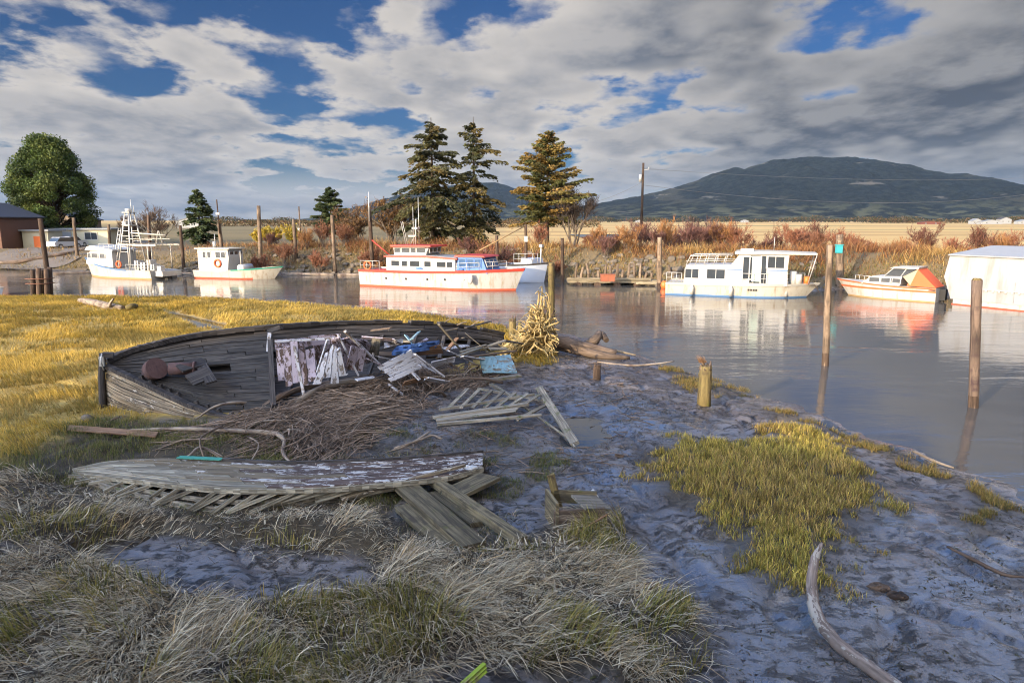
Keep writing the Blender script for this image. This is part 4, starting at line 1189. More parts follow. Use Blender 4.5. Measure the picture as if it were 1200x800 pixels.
r0, v0 = piling('mooring_post', (1145, 328), (1140.5, 477), .135, 'thick worn mooring post nearest the right edge, mossy at its cut top', 'piling_worn', near_g, sides=16, taper=1.0)
mb = MB(); mb.tube([v0 - Vector((0, 0, .02)), v0 + Vector((0, 0, .05))], [.128, .10], 14, rough=.2); mb.build('mossy_cap', M['piling_moss'], r0)
r0, v0 = piling('mooring_post', (646, 308), (646.5, 372), .19, 'grey post standing in the water right behind the pale root wad', 'piling_moss', near_g, sides=14, taper=.95)
# cluster of short posts at the left
b0 = PZ(47, 346, 0); root = empty('post_cluster', b0, 0, 'cluster of dark short posts lashed together in the water at left', 'pilings')
for px, tp, bs, dy in ((38, 316, 346, 0), (45, 314, 347, -.25), (49, 316, 347, .2), (54, 315, 346, -.1), (58, 313, 345, .3)):
    q0 = PD(px, bs, b0.y + dy) - b0; q1 = PD(px, tp, b0.y + dy) - b0; q0.z = -1
    mb = MB(); mb.tube([q0, (q0 + q1) / 2, q1], [.2, .19, .16], 9, rough=.12); mb.build('post', M['piling_dark'], root)
mb = MB()
for zz in (.9, 1.25): mb.tube([Vector((-.75, -.32, zz)), Vector((0, -.5, zz)), Vector((.85, -.3, zz)), Vector((.9, .45, zz)), Vector((0, .5, zz)), Vector((-.75, .3, zz)), Vector((-.75, -.32, zz))], .03, 5)
mb.build('binding', M['rust'], root)
# old bulkhead stakes below the far bank
random.seed(77)
stg = 'old bulkhead stakes under the far bank'
k = 0
for px in list(np.linspace(676, 772, 15)) + [786, 797, 812, 560, 545, 1035]:
    bp = PZ(px, 331 + (px - 676) * .03, 0) + Vector((0, .7, 0)); hgt = random.uniform(.9, 1.9)
    mb = MB(); mb.tube([(0, 0, -1), (random.uniform(-.08, .08), 0, hgt * .5), (random.uniform(-.14, .14), 0, hgt)], [.14, .13, .10], 8, rough=.15)
    o = mb.build('bulkhead_stake', M['piling_wood'], None); o.location = bp
    tag(o, 'weathered short stake in the broken row along the far bank', 'stake', stg)

# ------------------------------------------------------------------ poles and wires
b = drop(751, 282, 88); root = empty('utility_pole', b, 0, 'tall brown utility pole in front of the mountain, transformer near its top', 'utility pole')
Hp = H_of(751, 191, b)
mb = MB(); mb.tube([(0, 0, -.5), (0, 0, Hp * .5), (0, 0, Hp)], [.19, .17, .13], 10); mb.build('shaft', M['piling_dark'], root)
mb = MB(); mb.tube([(-.32, -.1, Hp - 2.3), (-.32, -.1, Hp - 1.4)], .2, 10); mb.build('transformer', M['metal'], root)
mb = MB(); mb.beam((-.1, 0, Hp - .9), (.75, 0, Hp - .75), .07); mb.tube([(.7, 0, Hp - .75), (.7, 0, Hp - .5)], .05, 6); mb.build('bracket_arm', M['metal'], root)
def wire(a, bq, sag, lab, r=.016):
    pts = [a.lerp(bq, i / 14) - Vector((0, 0, sag * 4 * (i / 14) * (1 - i / 14))) for i in range(15)]
    mb = MB(); mb.tube(pts, r, 4, cap=False); o = mb.build('power_line', M['wire'], None, loc=a); tag(o, lab, 'power line')
topp = Vector((b.x, b.y, b.z + Hp - .7))
wire(topp, PD(1260, 205, 140), 1.2, 'topmost thin wire running right from the utility pole across the mountain')
wire(topp - Vector((0, 0, 2.0)), PD(1260, 219, 135), 2.6, 'lower pale wire sagging right from the utility pole across the mountain', .02)
wire(topp - Vector((0, 0, 1.6)), PD(655, 242, 96), .8, 'wire running left from the utility pole down behind the golden conifer', .02)
for px, tp, d, lab in ((352.5, 242, 120, 'slender light pole far behind the middle pilings'), (555, 228, 82, 'grey pole standing in front of the right spruce')):
    b = drop(px, 285, d); root = empty('light_pole', b, 0, lab, 'pole'); Hp = H_of(px, tp, b)
    mb = MB(); mb.tube([(0, 0, -.3), (0, 0, Hp)], [.16, .12], 8); mb.build('shaft', M['piling_wood'], root)
    mb = MB(); mb.box((-.2, -.2, Hp * .35), (.45, .3, .5)); mb.box((-.2, -.2, Hp * .35 + .3), (.5, .35, .08)); mb.build('meter_box', M['metal'], root)

# ------------------------------------------------------------------ docks and floats
dk = PZ(722, 333, 0); root = empty('floating_dock', dk, R(-3), 'long low weathered timber dock under the far bank', 'dock')
def wloc(px, py, z): return PZ(px, py, z)
L = (PZ(778, 335, 0) - PZ(662, 332, 0)).length
mb = MB()
for i in range(int(L / .34)): mb.box((-L / 2 + .17 + i * .34, 0, .42 + random.uniform(-.01, .01)), (.31, 2.0, .05))
mb.build('deck_planks', M['dock_wood'], root)
for yy in (-.98, .98):
    mb = MB(); mb.beam((-L / 2, yy, .30), (L / 2, yy, .30), .16, .2); mb.build('stringer', M['dock_wood'], root)
mb = MB(); mb.beam((-L / 2, -1.04, .54), (L * .33, -1.04, .54), .2, .2); mb.beam((L * .18, -1.3, .25), (L / 2 + .4, -1.3, .22), .3, .25); mb.build('bull_rail', M['dock_wood'], root)
for i in range(5):
    mb = MB(); xx = -L / 2 + .9 + i * (L - 1.8) / 4; mb.tube([(xx, -1.15, .0), (xx, 1.15, .0)], .3, 9, rough=.08); mb.build('float_log', M['piling_dark'], root)
c_ = root.matrix_basis @ Vector((-1.0, .2, .445))
ob = empty('orange_crate', PZ(713, 329, .55) + Vector((0, .5, -.08)), 0, 'small orange-red crate sitting on the long dock', 'crate')
mb = MB(); mb.box((0, 0, .05), (1.15, .7, .1)); mb.box((0, -.33, .3), (1.15, .05, .5)); mb.box((0, .33, .3), (1.15, .05, .5)); mb.box((-.55, 0, .3), (.05, .61, .5)); mb.box((.55, 0, .3), (.05, .61, .5)); mb.build('box', M['crate_paint'], ob)
mb = MB(); mb.box((0, 0, .575), (1.2, .76, .05)); mb.build('lid', M['crate_paint'], ob)
bu = empty('mooring_buoy', PZ(777, 337, 0) + Vector((0, -.4, .1)), 0, 'round orange buoy floating by the houseboat stern', 'buoy')
mb = MB(); mb.lump((0, 0, .15), (.3, .3, .36), 3, 8, 12, .02, smooth=True); mb.build('float', M['orange'], bu)
mb = MB(); mb.tube([(0, 0, .5), (0, 0, .6)], .05, 6); mb.build('eye', M['black'], bu)
for (x0, y0), (x1, y1), r, lab in (((62, 321), (112, 319), .2, 'pale floating log ahead of the fishing boat bow'), ((330, 322), (392, 322), .2, 'floating log between the pilings right of the green-edged bow'),
                                   ((396, 322.5), (430, 322), .18, 'short floating log left of the red-trimmed boat stern'), ((205, 321), (238, 322), .2, 'floating log between the two white workboats')):
    a = PZ(x0, y0, .05); b2 = PZ(x1, y1, .05); mb = MB()
    mb.tube([a + (b2 - a) * i / 6 + Vector((0, random.uniform(-.08, .08), random.uniform(-.03, .03))) for i in range(7)], [r * q for q in (.9, 1, 1, .98, .95, .9, .8)], 9, rough=.12)
    tag(mb.build('floating_log', M['drift'], None, loc=a), lab, 'log')
# landing with railing behind the small white boat
b0 = PZ(296, 319, 0) + Vector((0, 1.6, 0)); root = empty('timber_landing', b0, R(2), 'rickety timber landing on posts behind the small white boat', 'landing')
mb = MB()
for i in range(15): mb.box((-2.6 + i * .36, 0, 1.1), (.33, 1.8, .06))
mb.build('deck_planks', M['dock_wood'], root)
for i in range(5):
    for yy in (-.8, .8):
        mb = MB(); mb.beam((-2.5 + i * 1.2, yy, -1), (-2.5 + i * 1.2, yy, 1.07 if yy < 0 else 2.1), .16); mb.build('post', M['piling_wood'], root)
mb = MB(); mb.beam((-2.6, .8, 2.0), (2.6, .8, 2.0), .08, .14); mb.beam((-2.6, .72, 1.55), (2.6, .72, 1.55), .06, .1); mb.build('railing', M['dock_wood'], root)

# ------------------------------------------------------------------ left shore: yard, ramp, houses, sheds, cars
mb = MB(); pa = [PZ(-120, 312, .3), PZ(20, 309, .5), PZ(78, 298, 1.5), PZ(120, 291, 2.0)]
mb.tube([Vector((p.x, p.y, gz(p.x, p.y) + .18)) for p in pa], [.26, .25, .22, .2], 8, rough=.15)
tag(mb.build('boom_log', M['drift_dark'], None, loc=pa[1]), 'long dark log lying along the edge of the boat ramp', 'log')
rows = []
for (xa, ya), (xb, yb) in (((-260, 306), (-250, 313)), ((-60, 302), (-50, 311)), ((30, 298), (60, 312)), ((95, 291), (130, 305)), ((150, 288), (185, 294))):
    A_ = PZ(xa, ya, 1.2); B_ = PZ(xb, yb, .4); rows.append([A_.lerp(B_, i / 6) for i in range(7)])
rs = []
for r_ in zip(*rows):
    sp_ = spline(list(r_), 26); rs.append([Vector((p.x, p.y, gz(p.x, p.y) + .10)) for p in sp_])
mb = MB(); mb.sheet(rs[::-1]); tag(mb.build('boat_ramp', plain('gravel', (.13, .11, .092), .95, .3, 3, (.07, .058, .045), .45, bumpd=.03), None), kind='structure')

def gable(name, px, d, w, dep, h, roof_h, wallm, roofm, label, rz=0.0, wins=(), door=None, over=.35, cat='building', flat=False, base_z=None):
    b = drop(px, 285, d); root = empty(name, b, rz, label, cat)
    mb = MB(); mb.box((0, 0, h / 2 - .3), (w, dep, h + .6)); 
    if not flat: mb.prism([(-w / 2, h), (w / 2, h), (0, h + roof_h)], -dep / 2 + .002, dep / 2 - .002)
    mb.build('wall', wallm, root)
    mb = MB()
    if flat:
        mb.box((0, 0, h + .11), (w + 2 * over, dep + 2 * over, .2))
    else:
        sl_ = math.hypot(w / 2, roof_h)
        for s in (-1, 1):
            a = math.atan2(roof_h, w / 2)
            mb.box((s * (w / 4 + over * .5 * math.cos(a)), 0, h + roof_h / 2 - over * .5 * math.sin(a) + .09), (sl_ + over, dep + 2 * over, .14), (0, s * a, 0))
    mb.build('roof', roofm, root)
    for (wx, wz, ww, wh) in wins:
        f = MB(); y0 = -dep / 2 - .03
        f.box((wx, y0, wz + wh / 2), (ww + .16, .06, .08)); f.box((wx, y0, wz - wh / 2), (ww + .16, .06, .08))
        f.box((wx - ww / 2 - .04, y0, wz), (.08, .06, wh - .08)); f.box((wx + ww / 2 + .04, y0, wz), (.08, .06, wh - .08)); f.box((wx, y0, wz), (.05, .05, wh - .08))
        fr = f.build('window', M['white_plastic'], root)
        g = MB(); g.box((wx, -dep / 2 - .008, wz), (ww, .02, wh)); g.build('pane', M['glass'], fr)
    if door:
        dxx, dw, dh, dm = door
        f = MB(); f.box((dxx, -dep / 2 - .03, dh / 2 + .05), (dw, .06, dh)); dr = f.build('door', M[dm], root)
        f = MB(); f.box((dxx + dw * .36, -dep / 2 - .08, dh * .5), (.08, .05, .05)); f.build('handle', M['black'], dr)
    return root
gable('brown_house', -14, 92, 9.6, 8, 4.0, 1.8, M['brown_wall'], M['dark_roof'], 'reddish brown house with a dark roof at the left edge', 0, ((3.2, 2.8, 1.3, 1.2), (1.0, 2.8, 1.0, 1.2), (3.2, 1.0, 1.2, .9)), (-1, 1.0, 2.0, 'white_plastic'))
gable('long_shed', 103, 100, 10.2, 6, 2.3, .3, M['tan_wall'], M['pale_roof'], 'long low tan building with a flat pale roof behind the tree', 0, ((2.4, 1.45, 1.7, 1.0), (-2.6, 1.45, 1.1, 1.0)), (-1.0, 1.3, 2.0, 'pale_wall'), flat=True)
gable('plank_shed', 51, 93, 3.4, 3, 2.2, .4, M['tan_wall'], M['pale_roof'], 'small tan shed under the round-topped tree', 0, (), (.4, 1.2, 1.5, 'orange'), flat=True)
gable('dark_shed', 78, 118, 9, 6, 3.6, 1.6, M['shed_wall'], M['dark_roof'], 'dark gabled shed rising behind the long tan building', 0, ((0, 2, 1, 1),))
def car(px, d, mat, label, rz, L=3.9):
    b = drop(px, 285, d); root = empty('parked_car', b, rz, label, 'car', 'cars parked by the shore')
    mb = MB(); mb.prism([(-L / 2, .35), (L / 2, .35), (L / 2, .75), (L * .3, .92), (-L * .46, .95), (-L / 2, .8)], -.82, .82); mb.build('body', M[mat], root)
    mb = MB(); mb.prism([(-L * .40, .94), (L * .22, .93), (L * .08, 1.42), (-L * .30, 1.44)], -.74, .74); cb = mb.build('cabin', M['glass'], root)
    mb = MB(); mb.prism([(-L * .31, 1.43), (L * .09, 1.41), (L * .06, 1.48), (-L * .28, 1.5)], -.75, .75); mb.build('roof', M[mat], root)
    for wx in (-L * .31, L * .31):
        for s in (-1, 1):
            mb = MB(); mb.tube([(wx, s * .86, .33), (wx, s * .64, .33)], .33, 12); wl = mb.build('wheel', M['black'], root)
            mb = MB(); mb.tube([(wx, s * .872, .33), (wx, s * .85, .33)], .18, 10); mb.build('rim', M['metal'], wl)
car(30, 96, 'car_blue', 'blue car parked by the shore left of the small tan shed', R(78)); car(37.5, 97, 'car_red', 'red car parked beside the small tan shed', R(66)); car(76, 90, 'car_silver', 'silver car parked in front of the long tan building', R(70)); car(84.5, 94, 'car_silver', 'silver car tucked close to the tan building door', R(80))
# farm buildings under the mountain
farm = 'farm houses far across the fields'
def farhouse(px, d, w, h, rh, wm, rm, lab, dep=7):
    o = gable('farm_house', px, d, w, dep, h, rh, M[wm], M[rm], lab, R(90) * 0, ((-w * .25, h * .55, 1.2, 1.3), (w * .25, h * .55, 1.2, 1.3)), None, cat='house'); o['group'] = farm
    return o
farhouse(1140, 760, 11, 3.4, 2.4, 'pale_wall', 'pale_roof', 'pale farm house with a pale roof, leftmost of the white group below the mountain')
farhouse(1157, 740, 22, 2.6, 2.0, 'pale_wall', 'pale_roof', 'long white farm building in the middle of the group below the mountain')
farhouse(1173, 790, 13, 5, 2.6, 'pale_wall', 'dark_roof', 'taller white farm house with a dark roof below the mountain')
farhouse(1196, 770, 16, 2.8, 2.0, 'pale_wall', 'pale_roof', 'white farm building at the right edge below the mountain')
o = farhouse(1086, 700, 20, 1.8, 1.4, 'barn_red', 'barn_red', 'long low red barn across the fields'); o['category'] = 'barn'
farhouse(742 + 6, 1300, 12, 2.6, 2, 'pale_wall', 'pale_roof', 'small distant pale house just left of the utility pole')
farhouse(871, 1250, 12, 3, 2, 'pale_wall', 'pale_roof', 'small distant pale house below the mountain above the houseboat')
gable('farm_house', 226, 330, 12, 7, 3, 1.6, M['pale_wall'], M['pale_roof'], 'pale house far away behind the small pointed fir', 0, ((-2, 1.6, 1, 1), (2, 1.6, 1, 1)), None, cat='house')['group'] = farm

# big unseen shed behind and left of the camera, put there to shade the foreground
sd = Vector((.71, .704, 0)); perp = Vector((.60, -.80, 0)); back_ = Vector((.80, .60, 0))
edge = Vector((-2.4, 25.2, 0))
cor = Vector((edge.x, edge.y, 0)) - sd * 37.0
Ls, Ds = 34.0, 12.0
Hs = 0.5 + 37.0 * math.tan(SUN_EL)
cen = cor + perp * (Ls / 2) - back_ * (Ds / 2)
root = empty('shade_casting_shed', (cen.x, cen.y, .2), math.atan2(perp.y, perp.x), 'long unseen tan shed behind the camera, placed to shade the foreground', 'building')
mb = MB(); mb.box((0, 0, Hs / 2 - .5), (Ls, Ds, Hs - .5)); mb.build('wall', M['tan_wall'], root)
mb = MB(); mb.box((0, 0, Hs - .16), (Ls + .4, Ds + .4, .32)); mb.build('roof', M['roof_grey'], root)
for i in range(4):
    mb = MB(); mb.box((-Ls / 2 + 5 + i * 8, Ds / 2 + .05, 2.2), (4.0, .1, 4.2)); mb.build('door', M['pale_wall'], root)

# the air between here and the mountains
mb = MB(); mb.box((0, 4950, 228), (26000, 10500, 476))
hz = mb.build('haze', bpy.data.materials.new('haze_air')); tag(hz, kind='stuff')
hm = hz.data.materials[0]; hm.use_nodes = True; ht = NT(hm.node_tree); ht.n.clear()
ho = ht.new('ShaderNodeOutputMaterial'); hv = ht.new('ShaderNodeVolumePrincipled')
hv.inputs['Color'].default_value = (.45, .68, 1.0, 1); hv.inputs['Density'].default_value = 1.7e-5; hv.inputs['Anisotropy'].default_value = 0.0
ht.l.new(hv.outputs[0], ho.inputs['Volume'])

# ------------------------------------------------------------------ boats
def hull_pts(L, Bm, fb, fbow, rake, draft, tr=.85, full=.45, ns=22, flare=.86, stern_up=0.0):
    """returns f(t, k): t 0 stern..1 bow, k 0 keel..1 sheer, for the +y side"""
    def half(t): 
        if t < full: return Bm / 2 * (tr + (1 - tr) * math.sin(t / full * 1.57))
        return Bm / 2 * max(0.0, 1 - ((t - full) / (1 - full)) ** 2.3)
    def sheer(t): return fb + (fbow - fb) * max(0, (t - .25) / .75) ** 1.8 + stern_up * (1 - t) ** 3
    def f(t, k, off=0.0):
        zs = sheer(t); z = -draft + (zs + draft) * k
        x = -L / 2 + L * t + rake * max(0, t - .35) / .65 * (max(z, -draft) + draft) / (zs + draft) * ((max(0, t - .35) / .65))
        y = half(t) * (flare + (1 - flare) * k) * min(1.0, (k + .02) / .22) ** .6
        return Vector((x, y + off, z))
    return f, half, sheer
def make_hull(name, parent, f, mats, ns=26, nk=9, rail=None):
    mb = MB()
    for s in (1, -1):
        rows = []
        for i in range(ns + 1):
            r_ = [f(i / ns, k / nk) for k in range(nk + 1)]
            rows.append([Vector((p.x, p.y * s, p.z)) for p in r_])
        mb.sheet(rows if s > 0 else rows[::-1], 0)
    tr = [f(0, k / nk) for k in range(nk + 1)]
    ring = [Vector((p.x, p.y, p.z)) for p in tr] + [Vector((p.x, -p.y, p.z)) for p in tr[::-1]]
    mb.add(ring, [tuple(range(len(ring)))], None, 0)
    h = mb.build(name, mats, parent)
    return h
def band(name, parent, f, k0, k1, mat, off=.015, t0=0.0, t1=1.0, ns=26, z=None, transom=True):
    """a painted stripe standing 15 mm proud of the hull, on both sides"""
    mb = MB()
    for s in (1, -1):
        rows = []
        for i in range(ns + 1):
            t = t0 + (t1 - t0) * i / ns
            if z is None: ks = (k0, k1)
            else:
                zs = f(t, 1).z; zk = f(t, 0).z; ks = [(zz - zk) / (zs - zk) for zz in z]
            r_ = []
            for k in (ks[0], ks[0], ks[1], ks[1]):
                r_.append(f(t, k))
            q = [Vector((p.x + (off if i == ns and t1 > .98 else 0), (p.y + (off if j in (1, 2) else -.01)) * s, p.z)) for j, p in enumerate(r_)]
            rows.append(q)
        mb.sheet(rows if s > 0 else rows[::-1], 0, smooth=False)
    return mb.build(name, mat, parent)
def make_deck(parent, f, mat, k=.97, ns=26, name='deck'):
    mb = MB(); rows = []
    for i in range(ns + 1):
        p = f(i / ns, k); rows.append([Vector((p.x, -p.y + .01, p.z)), Vector((p.x, p.y - .01, p.z))])
    mb.sheet(rows, smooth=False); return mb.build(name, mat, parent)
def window(parent, c, w, h, normal='y', sgn=-1, frame='white_plastic', pane='glass', fw=.05, mull=0, rot=None, name='window'):
    """framed window on a cabin side; c is the point on the wall face"""
    c = Vector(c); f = MB(); g = MB()
    if normal == 'y': ux, n = Vector((1, 0, 0)), Vector((0, sgn, 0))
    else: ux, n = Vector((0, 1, 0)), Vector((sgn, 0, 0))
    uz = Vector((0, 0, 1))
    if rot is not None: m = xform(rot); ux, n, uz = m @ ux, m @ n, m @ uz
    mm = Matrix((ux, n, uz)).transposed()
    o = c + n * .025
    f.box(o + uz * (h / 2 + fw / 2), (w + 2 * fw, .05, fw), mm); f.box(o - uz * (h / 2 + fw / 2), (w + 2 * fw, .05, fw), mm)
    f.box(o + ux * (w / 2 + fw / 2), (fw, .05, h), mm); f.box(o - ux * (w / 2 + fw / 2), (fw, .05, h), mm)
    for i in range(mull): f.box(o + ux * (w * ((i + 1) / (mull + 1) - .5)), (fw * .8, .045, h), mm)
    fr = f.build(name, M[frame], parent)
    g.box(c + n * .012, (w, .02, h), mm); g.build('pane', M[pane], fr)
    return fr
def rail(parent, pts, h, mat='alum', posts=None, r=.022, name='railing', mid=True):
    mb = MB(); P = [Vector(p) for p in pts]; up = Vector((0, 0, h))
    mb.tube([p + up for p in P], r, 6)
    if mid: mb.tube([p + up * .5 for p in P], r * .7, 5)
    for p in P: mb.tube([p, p + up], r, 5)
    return mb.build(name, M[mat], parent)
def boat_root(name, stern_px, bow_px, label, cat='boat'):
    a = PZ(stern_px[0], stern_px[1], 0); b = PZ(bow_px[0], bow_px[1], 0)
    v = b - a; root = empty(name, (a + b) / 2, math.atan2(v.y, v.x), label, cat)
    return root, v.length
def zs_at(px, py, root, dy=0.0):
    return PD(px, py, root.location.y + dy).z

# --- red-trimmed cruiser: bow to the right
root, L = boat_root('cruiser_boat', (434, 333), (601, 340), 'long white boat with red gunwale, red waterline and a raised pilothouse')
f, half, sh = hull_pts(L, 3.7, 1.42, 1.78, 1.0, .55, tr=.92, full=.6)
make_hull('hull', root, f, M['white_hull']); make_deck(root, f, M['red_trim'], .93)
band('gunwale', root, f, .90, 1.0, M['red_trim'], .05)
band('waterline_stripe', root, f, 0, 0, M['boot_red'], .012, z=(-.05, .14))
y0 = -1.35
def X_(px): return (px - 517.5) / 167.0 * L
mb = MB(); mb.prism([(X_(466), 1.2), (X_(546), 1.2), (X_(546), 2.38), (X_(513), 2.52), (X_(466), 2.48)], y0, 1.35); dh = mb.build('deckhouse', M['white_cabin'], root)
mb = MB(); mb.prism([(X_(464), 2.49), (X_(513), 2.53), (X_(549), 2.40), (X_(549), 2.50), (X_(513), 2.66), (X_(464), 2.60)], y0 - .12, 1.47); mb.build('roof', M['red_trim'], dh)
mb = MB(); mb.prism([(X_(466), 2.605), (X_(513), 2.665), (X_(547), 2.505), (X_(547), 2.53), (X_(513), 2.69), (X_(466), 2.63)], y0, 1.35); mb.build('roof_sheet', M['roof_grey'], dh)
for px, w in ((477, .75), (488, .5), (500, .9), (515, .6), (530, .9), (540, .5)):
    window(dh, (X_(px), y0, 1.98), w, .42)
mb = MB(); mb.box((X_(522), y0 - .02, 1.75), (.55, .04, 1.0)); mb.build('door', M['white_plastic'], dh)
mb = MB(); mb.prism([(X_(474), 2.62), (X_(511), 2.62), (X_(513), 3.05), (X_(515), 3.34), (X_(473), 3.34)], y0 + .25, 1.1); ph = mb.build('pilothouse', M['white_cabin'], root)
mb = MB(); mb.box(((X_(472) + X_(519)) / 2, 0, 3.41), (X_(519) - X_(472), 2.9, .13)); mb.build('roof', M['red_trim'], ph)
for px, w in ((478, .55), (488, .75), (497, .45), (506, .8)): window(ph, (X_(px), y0 + .25, 3.06), w, .36)
for yy in (-.7, 0, .65): window(ph, (X_(514) + .02, yy, 3.1), .5, .34, 'x', 1)
mb = MB(); mb.prism([(X_(547), 1.35), (X_(581), 1.35), (X_(575), 2.62), (X_(549), 2.62)], y0 + .05, 1.3); cv_ = mb.build('canopy', M['blue_canvas'], root)
mb = MB(); mb.prism([(X_(545), 2.63), (X_(579), 2.62), (X_(577), 2.74), (X_(547), 2.76)], y0 - .1, 1.45); mb.build('canopy_roof', M['red_trim'], cv_)
for px, w in ((554, .55), (563, .55), (571, .5)): window(cv_, (X_(px), y0 + .05, 2.15), w, .6, pane='glass_blue', frame='blue_canvas')
for yy in (-.8, 0, .8): window(cv_, (X_(578.2), yy, 2.12), .6, .55, 'x', 1, pane='glass_blue', rot=(0, math.atan2(X_(575) - X_(581), 1.27), 0))
rail(root, [(X_(px), -half((px - 434) / 167.) * .97, sh((px - 434) / 167.) - .05) for px in (550, 560, 572, 584, 596)], .62)
rail(root, [(X_(px), -half(max(0, (px - 434) / 167.)) * .95, 1.4) for px in (436, 444, 452, 460)], .75)
mb = MB(); mb.tube([(X_(490), .2, 3.45), (X_(491), .2, 5.6)], .06, 8); mb.tube([(X_(494), .25, 3.45), (X_(494), .25, 7.4)], .025, 6); mb.tube([(X_(490), -.1, 3.45), (X_(490), -.1, 6.6)], .022, 6)
mb.beam((X_(491), -.5, 4.6), (X_(491), .9, 4.6), .05); mb.box((X_(491), .2, 4.85), (.5, .5, .14)); mb.box((X_(487), .2, 4.2), (.7, .3, .12)); mb.tube([(X_(484), .2, 3.45), (X_(491), .2, 4.5)], .03, 5)
mb.build('mast', M['alum'], root)
for dx_, lx in ((X_(479), -1.0), (X_(477), -.2)):
    mb = MB(); mb.tube([(dx_, .4, 3.45), (dx_ - .45, .4, 5.4)], .02, 5); mb.build('antenna', M['alum'], root)
mb = MB(); mb.tube([(X_(468), -1.0, 2.6), (X_(448), -1.2, 3.85)], .05, 6); mb.build('outrigger', M['red_trim'], root)
mb = MB(); mb.lump((X_(566), -1.9, .95), (.22, .16, .4), 3, 8, 10, .08, smooth=True); mb.build('fender', M['white_plastic'], root)
mb = MB(); mb.lump((X_(505), -1.25, 1.62), (.45, .2, .14), 3, 6, 10, .1, smooth=True); mb.lump((X_(551), -1.3, 1.62), (.4, .2, .12), 4, 6, 10, .1, smooth=True); mb.build('blue_bundle', M['blue_canvas'], root)
for px in (468, 492, 517, 537, 557):
    t = (px - 434) / 167.; p = f(t, .66); mb = MB(); mb.tube([(X_(px), -p.y - .025, p.z), (X_(px), -p.y + .03, p.z)], .1, 10); mb.build('porthole', M['black'], root)
mb = MB(); mb.tube([(X_(445) + .34 * math.cos(a), -1.62, 1.75 + .34 * math.sin(a)) for a in np.linspace(0, 6.28, 15)], .07, 6, cap=False); mb.build('life_ring', M['orange_red'], root)

# --- pale blue-grey catamaran behind it
root, L = boat_root('grey_boat', (585, 329), (637, 332), 'pale blue-grey boat lying behind the bow of the red-trimmed boat')
root.location.y += 1.2
f, half, sh = hull_pts(L, 3.4, 1.55, 1.8, .5, .5, tr=.95, full=.6)
make_hull('hull', root, f, M['blue_grey_hull']); make_deck(root, f, M['dark_wood'], .93); band('gunwale', root, f, .93, 1.0, M['dark_wood'], .03)
mb = MB()
mb.prism([(L * .12, 1.45), (L * .40, 1.45), (L * .36, 2.1), (L * .14, 2.15)], -1.0, 1.0); mb.build('cabin', M['blue_grey_hull'], root)
rail(root, [(L * q, -half(q + .5) * .9, 1.62) for q in (.05, .16, .27, .38, .44)], .95)
mb = MB(); mb.tube([(L * .47, -.2, 1.6), (L * .48, -.2, 3.2)], .07, 6); mb.box((L * .48, -.2, 3.25), (.3, .3, .25)); mb.build('samson_post', M['white_plastic'], root)

# --- houseboat: bow to the right
root, L = boat_root('houseboat', (783, 342.5), (937, 348), 'white houseboat with a flybridge canopy and long cabin windows', 'boat')
f, half, sh = hull_pts(L, 3.6, .92, 1.08, 1.3, .5, tr=.95, full=.62)
def X_(px): return (px - 860) / 154.0 * L
make_hull('hull', root, f, M['cream_hull']); make_deck(root, f, M['cream_roof'], .97)
band('rub_rail', root, f, .90, .99, M['alum'], .04)
band('waterline_stripe', root, f, 0, 0, M['blue_trim'], .012, z=(.0, .10))
yc = -1.45
mb = MB(); mb.prism([(X_(804), .85), (X_(922), .88), (X_(921), 2.05), (X_(872), 2.2), (X_(866), 2.32), (X_(806), 2.22)], yc, 1.45); cb = mb.build('cabin', M['white_cabin'], root)
mb = MB(); mb.prism([(X_(857), 2.2), (X_(872), 2.2), (X_(872), 3.05), (X_(867), 3.05)], yc + .03, 1.42); mb.build('windscreen_wall', M['white_cabin'], root)
mb = MB(); mb.prism([(X_(872), 2.05), (X_(921), 2.05), (X_(922), 3.1), (X_(872), 3.08)], yc + .02, 1.43); wl = mb.build('wheelhouse', M['white_cabin'], root)
mb = MB(); mb.prism([(X_(862), 3.09), (X_(951), 3.12), (X_(952), 3.2), (X_(900), 3.3), (X_(862), 3.27)], yc - .15, 1.6); mb.build('roof', M['cream_roof'], root)
mb = MB(); mb.box((X_(875), 0, 3.36), (.9, .8, .16)); mb.build('hatch', M['white_plastic'], root)
for px, w, ml in ((813.5, .95, 1), (841.5, 1.25, 1)): window(cb, (X_(px), yc, 1.62), w, .66, mull=ml)
window(wl, (X_(907.5), yc + .02, 2.55), 1.15, .8, mull=1)
mb = MB(); mb.box((X_(889), yc + .0, 2.02), (1.12, .05, 1.95)); d_o = mb.build('door', M['glass'], root)
mb = MB(); mb.box((X_(889) - .12, yc - .035, 2.05), (.6, .03, 1.8)); mb.build('curtain', M['curtain'], d_o)
mb = MB()
for xx in (-.6, .18, .6): mb.box((X_(889) + xx, yc - .04, 2.02), (.07, .07, 2.0))
mb.build('frame', M['white_plastic'], d_o)
window(root, (X_(877), yc + .01, 2.1), .6, 1.6, name='side_window')
for px0, px1, zz in ((852, 872, 1.98), (900, 921, 1.98)):
    mb = MB(); mb.box(((X_(px0) + X_(px1)) / 2, yc - .015, zz), (X_(px1) - X_(px0), .03, .07)); mb.build('stripe', M['blue_trim'], cb)
